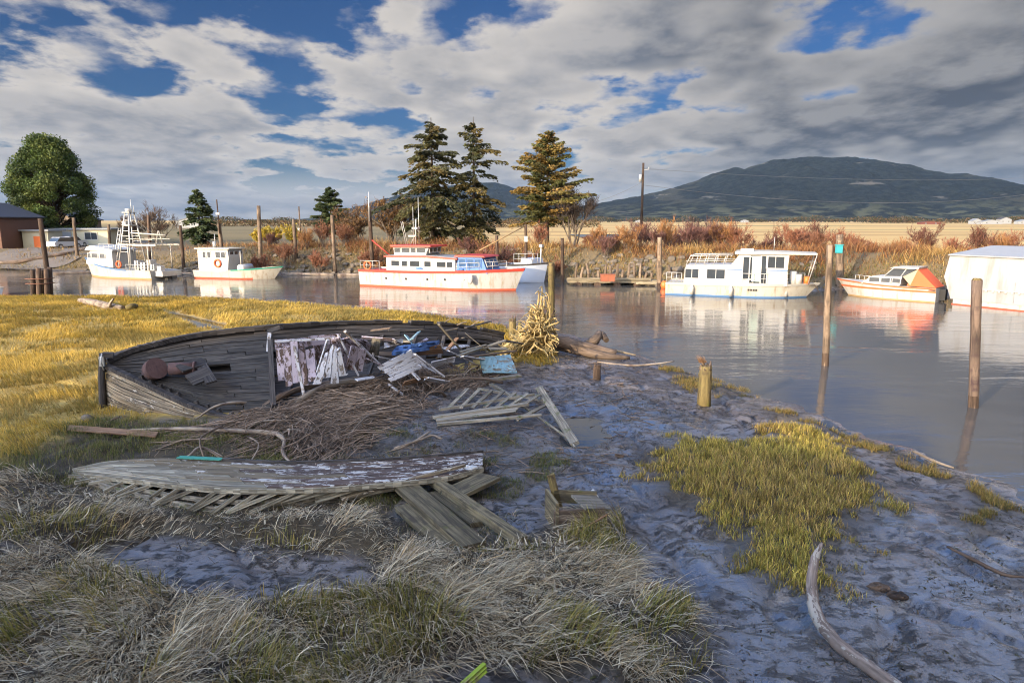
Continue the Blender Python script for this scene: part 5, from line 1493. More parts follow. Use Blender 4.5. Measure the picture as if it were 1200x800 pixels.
# open-framed upper deck aft
mb = MB()
fp = [(X_(808), 2.85), (X_(860), 3.0)]
for yy in (yc + .1, 1.35):
    mb.tube([(X_(806), yy, 2.22), (X_(811), yy, 2.92), (X_(858), yy, 3.0)], .035, 6)
    for px in (820, 830, 841, 852): mb.tube([(X_(px - 3), yy, 2.25), (X_(px), yy, 2.95)], .028, 5)
    mb.tube([(X_(806), yy, 2.5), (X_(862), yy, 2.6)], .022, 5)
for px in (811, 826, 842, 858): mb.tube([(X_(px), yc + .1, 2.93), (X_(px), 1.35, 2.93)], .03, 5)
mb.build('upper_deck_frame', M['alum'], root)
rail(root, [(X_(px), -1.68, .92) for px in (784, 790, 796, 802)], .75)
rail(root, [(X_(px), -half((px - 783) / 154.) * .95, .98) for px in (872, 884, 896, 908, 920, 932, 941)], .75)
mb = MB(); mb.tube([(X_(905), 0, 3.3), (X_(905), 0, 4.3)], .02, 5); mb.build('antenna', M['alum'], root)
for px, h in ((928, .95), (934, .75)):
    mb = MB(); mb.tube([(X_(px), -.6, .95), (X_(px), -.6, .95 + h)], .24, 10); mb.build('drum', M['white_plastic' if px == 928 else 'alum'], root)
mb = MB(); mb.tube([(X_(943), -.5, .98), (X_(943), -.5, 1.55)], .2, 10); mb.build('orange_bucket', M['orange'], root)
mb = MB(); mb.tube([(X_(944), -1.0, 1.0), (X_(951), -1.5, 3.1)], .03, 5); mb.tube([(X_(944), 1.0, 1.0), (X_(951), 1.5, 3.1)], .03, 5); mb.build('awning_post', M['alum'], root)
for px in (815, 860, 921):
    t = (px - 783) / 154.; p = f(t, .7); mb = MB(); mb.tube([(X_(px), -p.y - .13, .85), (X_(px), -p.y - .15, .6), (X_(px), -p.y - .15, .1)], [.05, .16, .14], 10); fd = mb.build('fender', M['alum'], root)
for px, w in ((884, .7), (909, .75)):
    t = (px - 783) / 154.; p = f(t, .72); mb = MB()
    for q in range(4): mb.box((X_(px) + (q - 1.5) * w / 4, -p.y - .01, p.z), (w / 5.2, .04, .14))
    mb.build('vent', M['black'], root)
mb = MB(); mb.tube([(X_(944), -.9, 1.02), (X_(952), -.3, .95), (X_(958), -.1, .4)], .03, 5); mb.build('mooring_line', M['drift'], root)

# --- small cabin cruiser with orange canvas: bow to the left
root, L = boat_root('cabin_cruiser', (1101, 353.5), (1000, 346), 'small white cabin cruiser with an orange stripe and orange cockpit canvas')
f, half, sh = hull_pts(L, 2.5, .98, 1.22, 1.25, .45, tr=.92, full=.5)
def X_(px): return (1050.5 - px) / 101.0 * L
make_hull('hull', root, f, M['white_hull']); make_deck(root, f, M['white_cabin'], .985)
band('stripe', root, f, 0, 0, M['stripe_red'], .012, z=(.66, .78)); band('rub_rail', root, f, .93, .99, M['stripe_red'], .03); band('waterline_stripe', root, f, 0, 0, M['tan'], .012, z=(0, .09))
yc = 1.02
mb = MB(); mb.prism([(X_(1060), 1.0), (X_(1014), 1.05), (X_(1027), 1.58), (X_(1062), 1.66)], -yc, yc); cb = mb.build('cabin', M['white_cabin'], root)
for px, w in ((1031, .75), (1044, .75), (1055, .6)): window(cb, (X_(px), yc, 1.34), w, .3, 'y', 1)
mb = MB(); mb.prism([(X_(1070), 1.62), (X_(1041), 1.60), (X_(1051), 2.2), (X_(1076), 2.25)], -yc + .1, yc - .1); ws = mb.build('windscreen', M['glass'], root)
mb = MB()
for yy in (-yc + .08, yc - .08):
    mb.tube([(X_(1041), yy, 1.62), (X_(1051), yy, 2.2), (X_(1078), yy, 2.25)], .04, 6); mb.tube([(X_(1060), yy, 1.64), (X_(1066), yy, 2.22)], .03, 5)
mb.build('frame', M['white_plastic'], ws)
mb = MB(); mb.prism([(X_(1079), 2.2), (X_(1047), 2.2), (X_(1052), 2.3), (X_(1080), 2.33)], -yc, yc); mb.build('hardtop', M['cream_roof'], root)
mb = MB(); mb.prism([(X_(1100), 1.0), (X_(1068), 1.03), (X_(1078), 2.24)], -yc, yc); mb.build('cockpit_canvas', M['orange_red'], root)
mb = MB(); mb.prism([(X_(1072), 1.08), (X_(1063), 1.64), (X_(1079), 2.2)], -yc - .012, yc + .012); mb.build('canvas_window', M['canvas_tan'], root)
rail(root, [(X_(px), half(1 - (px - 1000) / 101.) * .85, 1.16) for px in (1001, 1008, 1016, 1024)], .38, r=.018, mid=False)
t = .06; p = f(t, .72)
mb = MB()
for q in range(3): mb.box((X_(1094 + q * 2.6), p.y + .015, .86), (.16, .04, .12))
mb.build('vent', M['black'], root)
mb = MB(); mb.box((X_(1104), 0, .5), (.4, .5, .75)); mb.box((X_(1104), 0, -.1), (.15, .15, .7)); mb.build('outboard_motor', M['black'], root)

# --- white floating boat shed at the right edge
a = PZ(1113, 356, 0); b2 = PZ(1215, 366.5, 0); v = b2 - a; Lb = 15.0
v.normalize(); wv_ = Vector((-v.y, v.x, 0)); cen = a + v * (Lb / 2) + wv_ * 3.0
root = empty('boat_shed', cen, math.atan2(v.y, v.x), 'big white floating boat shed with a flat grey roof, cut by the right edge', 'boat shed')
dd = a.y
zt = PD(1140, 287.5, dd + 2.7).z; ze = PD(1107, 298.5, dd).z; zm = PD(1106, 325, dd).z
mb = MB(); W_ = 3.0
prof = [(-W_, .35), (-W_ - .02, zm), (-W_ + .06, ze), (-W_ + 2.6, zt), (W_ - 2.6, zt), (W_ - .06, ze), (W_, zm), (W_, .35)]
vs = [(-Lb / 2 + (0 if z < 1 else (-.55 if abs(z - zm) < .01 else (-.35 if abs(z - ze) < .01 else .8))), y, z) for y, z in prof] + [(Lb / 2, y, z) for y, z in prof]; n = len(prof)
fs = [tuple(range(n))[::-1], tuple(range(n, 2 * n))] + [(i, (i + 1) % n, (i + 1) % n + n, i + n) for i in range(n) if i not in (2, 3, 4)]
mb.add(vs, fs, None, 0); mb.build('wall', M['tarp'], root)
mb = MB(); rf = [(-W_ - .08, ze + .02), (-W_ + 2.58, zt + .06), (W_ - 2.58, zt + .06), (W_ + .08, ze + .02), (W_ + .08, ze - .06), (W_ - 2.6, zt - .02), (-W_ + 2.6, zt - .02), (-W_ - .08, ze - .06)]
vs = [(-Lb / 2 + (-.40 if abs(z - ze) < .1 else .78), y, z) for y, z in rf] + [(Lb / 2 + .1, y, z) for y, z in rf]; n = 8
mb.add(vs, [tuple(range(n))[::-1], tuple(range(n, 2 * n))] + [(i, (i + 1) % n, (i + 1) % n + n, i + n) for i in range(n)]); mb.build('roof', M['roof_grey'], root)
mb = MB(); mb.box((0, 0, .18), (Lb - .3, 2 * W_ - .1, .5)); mb.build('float', M['white_hull'], root)
mb = MB(); mb.box((0, 0, -.04), (Lb - .2, 2 * W_, .2)); mb.build('waterline_stripe', M['boot_red'], root)
mb = MB(); zz = PD(1160, 336, dd).z; mb.box((.9, -W_ - .05, zz), (Lb - 2.2, .07, .06)); 
for i in range(34): mb.box((-Lb / 2 + 2.2 + i * .37, -W_ - .06, zz - .08), (.1, .08, .1))
mb.build('rail', M['alum'], root)
mb = MB()
for i in range(1, 8): mb.box((-Lb / 2 + i * Lb / 8, -W_ - .03, (zm + .4) / 2), (.05, .04, zm - .5))
mb.build('seam_strip', M['roof_grey'], root)
mb = MB(); mb.box((-Lb / 2 + 7.2, -W_ - .04, zm + .75), (2.6, .05, 1.3)); dr = mb.build('loading_hatch', M['tarp'], root)
mb = MB(); mb.box((-Lb / 2 + 7.2, -W_ - .05, zm + 1.44), (2.8, .07, .08)); mb.box((-Lb / 2 + 5.87, -W_ - .05, zm + .72), (.07, .07, 1.34)); mb.box((-Lb / 2 + 8.53, -W_ - .05, zm + .72), (.07, .07, 1.34)); mb.build('frame', M['roof_grey'], dr)

# --- white fishing boat at the left, bow to the left
root, L = boat_root('fishing_boat', (193, 326.5), (110, 323), 'white fishing boat with a ladder mast and aft gantry at the left')
f, half, sh = hull_pts(L, 3.5, .85, 1.85, 1.0, .6, tr=.9, full=.45)
def X_(px): return (151.5 - px) / 83.0 * L
make_hull('hull', root, f, M['white_hull']); make_deck(root, f, M['alum'], .95)
band('rub_rail', root, f, .93, 1.0, M['blue_trim'], .03, t0=.3); band('waterline_stripe', root, f, 0, 0, M['tan'], .012, z=(0, .14))
yc = 1.3
mb = MB(); mb.prism([(X_(149), 1.0), (X_(117), 1.3), (X_(120), 2.0), (X_(124), 2.55), (X_(149), 2.65)], -yc, yc); cb = mb.build('cabin', M['white_cabin'], root)
mb = MB(); mb.prism([(X_(151), 2.6), (X_(118), 2.6), (X_(121), 2.95), (X_(126), 3.1), (X_(151), 2.72)], -yc - .1, yc + .1); mb.build('visor_roof', M['white_plastic'], cb)
for px, w in ((122.5, .4), (129, .8), (138, .65)): window(cb, (X_(px), yc, 2.1), w, .42, 'y', 1)
for yy in (-.7, 0, .7): window(cb, (X_(119.6), yy, 2.2), .5, .42, 'x', 1)
rail(root, [(X_(px), 1.1, 2.72) for px in (132, 138, 144, 150)], .5)
# ladder mast: two legs, rungs, radar shelf
mb = MB(); zt = zs_at(161, 249, root)
legs = ((X_(151), X_(158)), (X_(165), X_(162)))
for sgn in (-1, 1):
    for a_, b_ in legs: mb.tube([(a_, sgn * .9, 1.0), (b_, sgn * .3, zt)], .065, 6)
    for i in range(11):
        q = i / 10.5
        xa = legs[0][0] + (legs[0][1] - legs[0][0]) * q; xb = legs[1][0] + (legs[1][1] - legs[1][0]) * q; z_ = 1.0 + (zt - 1.0) * q; yy = sgn * (.9 - .6 * q)
        if i > 2: mb.tube([(xa, yy, z_), (xb, yy, z_)], .035, 5)
mb.tube([(X_(149), 1.05, .9), (X_(154), .5, zs_at(154, 268, root))], .05, 5); mb.tube([(X_(146), 1.05, .9), (X_(151), .5, zs_at(154, 268, root))], .05, 5)
for i in range(10):
    q = i / 9.5; z_ = .9 + (zs_at(154, 268, root) - .9) * q
    mb.tube([(X_(149) + (X_(154) - X_(149)) * q, 1.05 - .55 * q, z_), (X_(146) + (X_(151) - X_(146)) * q, 1.05 - .55 * q, z_)], .03, 4)
mb.box((X_(160), 0, zt), (1.0, .9, .06)); mb.box((X_(159), 0, zt - 1.2), (1.1, .9, .06))
mb.build('ladder_mast', M['alum'], root)
mb = MB(); mb.tube([(X_(159), 0, zt + .05), (X_(159), 0, zt + .35)], .3, 10); mb.box((X_(155), 0, zt - 1.0), (.5, .5, .35)); mb.build('radar', M['white_plastic'], root)
for px, top, yy in ((164.5, 234, .2), (163, 241, -.2), (157, 246, 0)):
    mb = MB(); mb.tube([(X_(px), yy, zt), (X_(px), yy, zs_at(px, top, root))], .028, 5); mb.build('antenna', M['alum'], root)
# gantry over the after deck
zg = zs_at(180, 286, root); mb = MB()
for sgn in (-1, 1):
    for px in (168, 190): mb.tube([(X_(px), sgn * 1.3, .85), (X_(px), sgn * 1.3, zg)], .06, 6)
    mb.beam((X_(158), sgn * 1.35, zg), (X_(200), sgn * 1.35, zg), .12, .16)
    mb.beam((X_(164), sgn * 1.0, zg + .55), (X_(193), sgn * 1.0, zg + .5), .06)
for px in (160, 168, 176, 184, 192, 199): mb.beam((X_(px), -1.35, zg + .1), (X_(px), 1.35, zg + .1), .1, .05)
mb.tube([(X_(163), .4, zg + 1.1), (X_(202), .4, zg + .9)], .07, 6); mb.tube([(X_(191), .4, zg), (X_(194), .4, zg + 1.3)], .04, 5); mb.tube([(X_(198), .4, zg), (X_(195), .4, zg + 1.3)], .04, 5)
mb.build('gantry', M['cream_hull'], root)
for sgn in (-.25, .3):
    mb = MB(); mb.tube([(X_(162), sgn, zt - .6), (X_(196), sgn, zg + .1)], .014, 4, cap=False); mb.build('stay', M['wire'], root)
mb = MB(); mb.tube([(X_(157) + .3 * math.cos(a), 1.42, 1.35 + .3 * math.sin(a)) for a in np.linspace(0, 6.28, 15)], .08, 6, cap=False); mb.build('life_ring', M['orange_red'], root)
for px, s, h in ((170, .5, .9), (177, .6, .75), (184, .45, 1.0), (188, .4, .6)):
    mb = MB(); mb.box((X_(px), .4, .8 + h / 2), (s, .7, h)); mb.tube([(X_(px), .78, .9), (X_(px), .78, .8 + h)], .08, 6); mb.build('deck_gear', M['metal'], root)
rail(root, [(X_(px), 1.5, .82) for px in (166, 174, 182, 191)], .55)
mb = MB(); mb.box((X_(197), 0, .55), (1.1, 2.2, .5)); mb.box((X_(196), .6, 1.0), (.5, .5, .5)); mb.build('stern_platform', M['metal'], root)
mb = MB(); mb.box((X_(199), .2, .35), (.45, .45, .9)); mb.build('outboard_motor', M['black'], root)

# --- small white gillnet boat, bow to the right
root, L = boat_root('gillnet_boat', (238, 324.5), (318, 326.5), 'small white workboat with a box cabin and a green-edged raised bow')
f, half, sh = hull_pts(L, 3.0, .78, 1.22, 1.35, .45, tr=.9, full=.55)
def X_(px): return (px - 278) / 80.0 * L
make_hull('hull', root, f, M['cream_hull']); make_deck(root, f, M['alum'], .90)
band('rub_rail', root, f, .92, 1.0, M['teal_trim'], .03, t0=.55); band('rub_rail', root, f, .88, .97, M['alum'], .03, t1=.5)
band('waterline_stripe', root, f, 0, 0, M['boot_red'], .012, z=(-.02, .12), t1=.8)
yc = -1.1
mb = MB(); mb.prism([(X_(243), .75), (X_(277), .8), (X_(279), 2.0), (X_(278), 2.72), (X_(243), 2.75)], yc, 1.1); cb = mb.build('cabin', M['white_cabin'], root)
mb = MB(); mb.box((X_(260.5), 0, 2.82), (X_(281) - X_(241), 2.5, .12)); mb.build('roof', M['cream_roof'], cb)
for px, w in ((251, .3), (256.5, .32), (267, .5), (273, .45)): window(cb, (X_(px), yc, 2.25), w, .55)
for yy in (-.6, .1, .7): window(cb, (X_(278.4), yy, 2.35), .5, .4, 'x', 1)
mb = MB(); mb.tube([(X_(266) + .34 * math.cos(a), yc - .06, 1.45 + .34 * math.sin(a)) for a in np.linspace(0, 6.28, 17)], .09, 6, cap=False); mb.build('life_ring', M['orange_red'], root)
mb = MB(); mb.tube([(X_(252), .3, 2.85), (X_(252), .3, 3.45)], .16, 8); mb.tube([(X_(258), -.3, 2.85), (X_(258), -.3, 4.2)], .03, 5); mb.build('exhaust_stack', M['metal'], root)
mb = MB(); mb.tube([(X_(286), -.2, .85), (X_(285.5), -.2, 2.6)], .06, 6); mb.build('post', M['cream_hull'], root)
mb = MB(); mb.tube([(X_(289), -.8, 1.0), (X_(289), .8, 1.0)], .35, 12); mb.build('net_drum', M['metal'], root)
t = .83; p = f(t, .72); mb = MB(); mb.box((X_(306), -p.y - .02, .78), (1.0, .05, .16), (0, 0, .2)); mb.build('number_plate', M['drift_dark'], root)
mb = MB(); mb.tube([(X_(237.5), -.9, .35), (X_(237.5), .9, .35)], .12, 8); mb.box((X_(238), 0, .6), (.3, 1.2, .2)); mb.build('stern_roller', M['metal'], root)
# grey skiff just showing at the left edge
root, L = boat_root('skiff', (-46, 346.5), (0, 346), 'small grey skiff just poking in at the left edge', 'boat')
f, half, sh = hull_pts(L, 1.3, .5, .62, .35, .25, tr=.8)
make_hull('hull', root, f, M['blue_grey_hull']); make_deck(root, f, M['metal'], .6); band('gunwale', root, f, .92, 1.0, M['metal'], .03)

# ------------------------------------------------------------------ the wrecked boat
random.seed(21)
FG = spline([PZ(*q) for q in ((124, 424, 1.75), (150, 413, 1.9), (190, 402, 2.05), (240, 392, 2.15), (320, 384, 2.2), (400, 379, 2.1), (480, 378, 1.9), (540, 382, 1.5), (590, 391, 1.0))], 61)
NG = spline([PZ(*q) for q in ((124, 428, 1.68), (150, 440, 1.45), (190, 459, 1.05), (230, 477, .75), (285, 492, .46), (360, 490, .40), (450, 472, .40), (530, 452, .40), (592, 425, .45))], 61)
def project(p):
    dpt = p.y * CP - (p.z - CAM_Z) * SP
    return 600 + 800 * p.x / dpt, 400 - 800 * (p.y * SP + (p.z - CAM_Z) * CP) / dpt
WS = []
for i in range(61):
    for j in range(25):
        p = NG[i].lerp(FG[i], j / 24); WS.append((*project(p), p.y, p.z))
WS = np.array(WS)
def PW(px, py, dz=0.1):
    """a spot on or just above the slope of the wreck"""
    k = np.argmin((WS[:, 0] - px) ** 2 + (WS[:, 1] - py) ** 2)
    return PZ(px, py, WS[k, 3] + dz)
bow = PZ(122, 478, .42)
wreck = empty('wrecked_boat', (bow.x + 4, bow.y + 2, .4), 0, 'dark rotting wooden fishing boat hulk heeled over on the marsh', 'wrecked boat')
WO = wreck.location.copy()
def wpart(mb, name, mats):
    o = mb.build(name, mats, None, loc=WO); o.parent = wreck; o.location = (0, 0, 0); return o
# after planks first: the fore deck, bow to the bulkhead
cut = min(range(61), key=lambda i: abs(project(FG[i])[0] - 318))
A = [NG[i].lerp(FG[i], .03) - Vector((0, 0, .10)) for i in range(cut + 1)]; Bc = [NG[i].lerp(FG[i], .96) - Vector((0, 0, .06)) for i in range(cut + 1)]
# the near edge of the deck line reaches the bulkhead further right; stretch rails so planks run to it
postT = PW(317, 392, .05); postB = PW(318, 468, .02)
A[-1] = postB + Vector((0, 0, -.05)); 
A = spline([A[0], A[int(cut * .4)], A[int(cut * .7)], PZ(262, 489, .5), PZ(318, 490, .5)], cut + 1)
hole = lambda f, s: (.44 < f < .62 and .48 < s < .66)
mb = MB(); mb.planks(A, Bc, 22, .05, .016, 0, (1.2, 3.2), .012, .01, hole); wpart(mb, 'deck', M['deck_wood'])
mb = MB(); mb.sheet([[p - Vector((0, -.05, .30)) for p in A], [p - Vector((0, -.05, .30)) for p in Bc]]); wpart(mb, 'hold_darkness', M['dark_wood']).name = 'hold_floor_and_shade'  # dark sheet added under the deck to read as shade in the hold
# hull strakes of the near bow
NB = spline([PZ(*q) for q in ((124, 482, .40), (150, 489, .36), (190, 494, .33), (230, 496, .30), (285, 497, .28), (360, 494, .24))], 40)
nbi = [i for i in range(61)]
iN = min(range(61), key=lambda i: abs(project(NG[i])[0] - 340))
NT_ = spline([NG[int(i * iN / 12)] for i in range(13)], 40)
NTop = [NT_[i] + Vector((0, -.05, -.04)) for i in range(40)]
bul = [((i / 39) - .35) for i in range(40)]
Abow = NTop; Bbow = [NB[i] for i in range(40)]
Mid = [(Abow[i] + Bbow[i]) / 2 + Vector((-.05, -.34, 0)) * math.sin(min(1, i / 20) * 1.57) * (1 - (i / 39) ** 2) for i in range(40)]
mb = MB(); mb.planks(Bbow, Mid, 4, .05, .022, 0, (2.2, 4.5), .014); mb.planks(Mid, Abow, 4, .05, .022, 0, (2.2, 4.5), .014); wpart(mb, 'hull_strakes', M['gold_lit_wood'])
mb = MB(); mb.sheet([[p + Vector((.10, .16, -.02)) for p in Bbow], [p + Vector((.10, .14, 0)) for p in Mid], [p + Vector((.1, .12, 0)) for p in Abow]]); wpart(mb, 'hull_lining', M['dark_wood'])
# far side of the hull (outside) and the inside of its bulwark
FB = [Vector((p.x * .995 + .05, p.y + .45, .25)) for p in FG]
mb = MB(); mb.planks(FG, FB, 9, .05, .016, 0, (2.5, 4.5), .01); wpart(mb, 'hull_strakes', M['dark_wood'])
FI = [FG[i].lerp(NG[i], .16) - Vector((0, 0, .50)) for i in range(61)]
mb = MB(); mb.planks(FI[cut - 2:], [p - Vector((0, .04, .05)) for p in FG[cut - 2:]], 6, .04, .02, 0, (1.4, 3), .02, .05); wpart(mb, 'bulwark', M['dark_wood'])
FL = [NG[i] - Vector((0, 0, .25)) for i in range(61)]
mb = MB(); mb.planks(FL[cut - 1:], FI[cut - 1:], 10, .04, .03, -.02, (1, 2.4), .05, .10); wpart(mb, 'hold_floor_and_shade', M['dark_wood'])
# rails
mb = MB()
for i in range(60):
    if random.random() < (.04 if i < 34 else .16) and i > 8: continue
    s = random.uniform(.07, .12) if i > 34 else .13
    mb.beam(FG[i] + Vector((0, 0, .03 + random.uniform(-.012, .012))), FG[i + 1] + Vector((0, 0, .03 + random.uniform(-.012, .012))), .2, s)
wpart(mb, 'gunwale', M['dark_wood'])
mb = MB()
for i in range(iN - 2):
    mb.beam(NG[i] + Vector((.02, -.03, .0)), NG[i + 1] + Vector((.02, -.03, .0)), .17, .10)
wpart(mb, 'gunwale', M['dark_wood'])
for i in range(10, iN - 6, 2):
    if random.random() < .3: continue
    mb = MB(); p = NG[i]; mb.beam(p + Vector((.12, .10, -.30)), p + Vector((.02, .10, .12)), .12, .09); wpart(mb, 'bulwark_stub', M['dark_wood'])
st0 = PZ(121, 484, .38); st1 = PD(121, 414, st0.y)
mb = MB(); mb.tube([st0 + Vector((.22, .02, -.1)), st0 + Vector((.03, -.03, .18)), st0.lerp(st1, .6) + Vector((-.03, -.02, 0)), st1 + Vector((-.02, 0, 0))], [.11, .10, .09, .085], 7, rough=.2, smooth=False); mb.box(st1 + Vector((.10, .04, -.05)), (.26, .2, .13), (0, .1, .4)); wpart(mb, 'stem_post', M['dark_wood'])
mb = MB(); mb.box(st1 + Vector((.0, -.10, -.20)), (.12, .05, .26), (0, 0, .1)); mb.tube([st1 + Vector((.05, -.15, .03)), st1 + Vector((.02, -.18, -.2)), st1 + Vector((.06, -.15, -.42))], .02, 6); wpart(mb, 'stem_fitting', M['metal'])
mb = MB(); mb.beam(PW(320, 476, .1), PW(316, 388, .25), .14, .12); mb.beam(PW(316, 388, .25), PW(330, 383, .35), .12, .12); wpart(mb, 'bulkhead_post', M['dark_wood'])
mb = MB(); mb.beam(PW(314, 412, .16), PW(316, 390, .32), .10, .035); wpart(mb, 'bulkhead_trim', M['white_paint_wood'])
c = PW(181, 433, .06); nrm = ((FG[12] - NG[12]).cross(FG[14] - FG[10])).normalized(); nrm = -nrm if nrm.z < 0 else nrm
axw = Vector((.75, -.50, .42)).normalized()
mb = MB(); mb.tube([c - axw * .10, c + axw * .14], .29, 18); mb.tube([c - axw * .42, c - axw * .1], .16, 12); wr = wpart(mb, 'winch_drum', M['old_drum'])
mb = MB(); mb.tube([c + Vector((.35, .1, .0)), c + Vector((.95, .22, -.02))], .17, 12); mb.tube([c + Vector((.95, .22, -.02)), c + Vector((1.0, .23, -.02))], .2, 12); wpart(mb, 'winch_body', M['old_drum'])
for q in ((222, 446, 246, 436, .45, .2), (210, 432, 240, 423, .34, .1), (236, 428, 248, 448, .28, -.1)):
    mb = MB(); mb.beam(PW(q[0], q[1], .12), PW(q[2], q[3], .14), q[4], .05, up=(0, -.5, 1), twist=q[5]); wpart(mb, 'loose_deck_board', M['dark_wood'])
# deck beams seen between the planks aft
for i in range(cut + 4, 58, 4):
    mb = MB(); mb.beam(NG[i].lerp(FG[i], .25) - Vector((0, 0, .15)), NG[i].lerp(FG[i], .92) - Vector((0, 0, .30)), .12, .14); wpart(mb, 'deck_beam', M['dark_wood'])

# ------------------------------------------------------------------ things lying in and on the wreck
def panel(name, corners, n, mat, label, cat, th=.03, extra=None, group=None, place=PW, parent=None, gap=.012, jag=.0):
    """a boarded panel; corners px,py,dz in order a0 a1 (first rail) b0 b1 (second rail)"""
    P = [place(*c_) for c_ in corners]; m = 7
    A_ = [P[0].lerp(P[1], i / (m - 1)) for i in range(m)]; B_ = [P[2].lerp(P[3], i / (m - 1)) for i in range(m)]
    nrm = (P[1] - P[0]).cross(P[2] - P[0])
    if nrm.y > 0 and abs(nrm.y) > abs(nrm.z) or (abs(nrm.z) >= abs(nrm.y) and nrm.z < 0): A_, B_ = B_, A_
    mb = MB(); mb.planks(A_, B_, n, th, gap, 0, (9, 9), .012, endj=jag)
    cen = sum(P, Vector()) / 4
    if parent is not None:
        o = mb.build(name, M[mat], None, loc=parent.location); o.parent = parent; o.location = (0, 0, 0)
        return o
    o = mb.build(name, M[mat], None, loc=cen); tag(o, label, cat, group); return o
cab0 = PW(370, 440, 0)
cab = empty('collapsed_cabin', cab0, 0, 'collapsed cabin walls with flaking pale violet paint inside the hulk', 'cabin wreckage')
for cs, n, mt in (([(326, 455, .05), (322, 402, .45), (352, 452, .1), (349, 399, .5)], 3, 'violet_paint'),
                  ([(352, 458, .12), (345, 403, .45), (372, 456, .15), (368, 398, .5)], 2, 'violet_paint'),
                  ([(372, 432, .18), (366, 400, .45), (392, 424, .18), (384, 397, .5)], 2, 'violet_paint'),
                  ([(366, 452, .35), (384, 406, .60), (408, 448, .35), (397, 398, .70)], 4, 'white_paint_wood'),
                  ([(398, 440, .2), (386, 392, .72), (440, 424, .25), (404, 390, .72)], 4, 'violet_paint'),
                  ([(412, 418, .25), (404, 391, .68), (444, 418, .25), (430, 398, .6)], 3, 'violet_paint'),
                  ([(322, 408, .40), (322, 397, .5), (400, 400, .4), (400, 391, .5)], 2, 'violet_paint')):
    panel('wall_panel', cs, n, mt, None, None, parent=cab, gap=.018, jag=.34)
for a, b, w in (((345, 405, .5), (356, 462, .15), .07), ((384, 398, .72), (372, 436, .4), .06), ((404, 388, .75), (446, 428, .25), .07), ((396, 392, .7), (420, 440, .3), .05), ((322, 400, .5), (398, 396, .6), .07), ((440, 398, .5), (436, 424, .3), .06)):
    mb = MB(); mb.beam(PW(*a), PW(*b), w, w * .8); o = mb.build('framing_stick', M['white_paint_wood'], None, loc=cab0); o.parent = cab; o.location = (0, 0, 0)
panel('board', [(430, 424, .3), (436, 396, .55), (443, 424, .3), (446, 398, .55)], 1, 'grey_wood', 'upright grey board standing right of the violet cabin panels', 'board')
panel('broken_hatch', [(440, 430, .35), (484, 409, .55), (458, 448, .25), (502, 428, .4)], 4, 'white_paint_wood', 'white painted hatch panel tilted across the debris in the hulk', 'hatch panel', th=.05, jag=.12)
for a, b, w, mt, lab in (((486, 415, .6), (520, 441, .35), .11, 'white_paint_wood', 'white plank sloping down right from the white hatch panel'),
                     ((478, 431, .4), (492, 445, .25), .12, 'white_paint_wood', 'short pale plank end sticking out under the white hatch panel'),
                     ((455, 450, .25), (472, 462, .2), .10, 'white_paint_wood', 'pale splintered board below the white hatch panel'),
                     ((514, 380, .75), (540, 410, .5), .08, 'grey_wood', 'long pale stick rising above the hulk, leaning left'),
                     ((524, 410, .5), (536, 396, .6), .12, 'orange_wood', 'brown plank stub leaning beside the long pale stick'),
                     ((536, 417, .3), (592, 399, .55), .13, 'grey_wood', 'grey beam lying across the stern of the hulk'),
                     ((540, 412, .45), (570, 404, .45), .10, 'grey_wood', 'short grey board on the stern beams'),
                     ((545, 390, .5), (572, 412, .4), .05, 'grey_wood', 'thin grey stick crossing the stern beams'),
                     ((540, 419, .3), (605, 411, .35), .10, 'drift_dark', 'dark plank below the grey stern beam'),
                     ((568, 446, .15), (610, 440, .18), .20, 'grey_wood', 'thick grey log end under the blue panel'),
                     ((496, 442, .3), (548, 438, .35), .05, 'drift', 'thin pale stick lying under the white plank'),
                     ((538, 446, .1), (552, 426, .5), .03, 'drift', 'thin pale twig standing up near the blue panel'),
                     ((430, 500, .1), (460, 462, .45), .03, 'drift', 'thin pale branch standing out of the twig pile')):
    mb = MB(); A0, B0 = PW(*a), PW(*b); mb.beam(A0, B0, w, w * .4); tag(mb.build('plank' if w > .06 else 'stick', M[mt], None, loc=(A0 + B0) / 2), lab, 'plank' if w > .06 else 'stick')
mb = MB(); c0 = PW(486, 404, .45)
rows = []
for j in range(5):
    rows.append([PW(462 + 50 * i / 10 + (j - 2) * 1.5, 409 - 7 * i / 10 - (j - 2) * 1.8, .42 + .13 * math.sin(i / 10 * 3.14) + .03 * math.sin(i * 1.9 + j)) for i in range(11)])
mb.sheet(rows); rows2 = [[p - Vector((0, 0, .10)) for p in r_] for r_ in rows]; mb.sheet(rows2[::-1])
mb.sheet([rows[0], rows2[0]][::-1]); mb.sheet([rows[-1], rows2[-1]])
tag(mb.build('mattress', M['blue_cloth'], None, loc=c0), 'faded blue cushion crumpled among the wreckage', 'cushion')
mb = MB(); rows = [[PW(450 + 22 * i / 6, 408 - 5 * i / 6 - j * 2.2, .4 + .07 * math.sin(i * 1.3 + j)) for i in range(7)] for j in range(4)]
mb.sheet(rows); tag(mb.build('pale_sheet', M['white_paint_wood'], None, loc=rows[1][3]), 'pale blue-white crumpled sheeting left of the blue cushion', 'sheeting')
panel('board', [(476, 418, .35), (520, 414, .35), (490, 408, .42), (516, 404, .45)], 2, 'orange_wood', 'broad brown board below the blue cushion', 'board')
panel('blue_panel', [(566, 437, .2), (606, 436, .2), (562, 418, .42), (598, 415, .42)], 2, 'blue_paint_wood', 'flaking light blue square panel at the stern of the hulk', 'panel', th=.05, gap=.004)
panel('board', [(470, 452, .2), (500, 444, .2), (474, 446, .3), (498, 440, .3)], 1, 'orange_wood', 'small reddish board under the white plank', 'board')
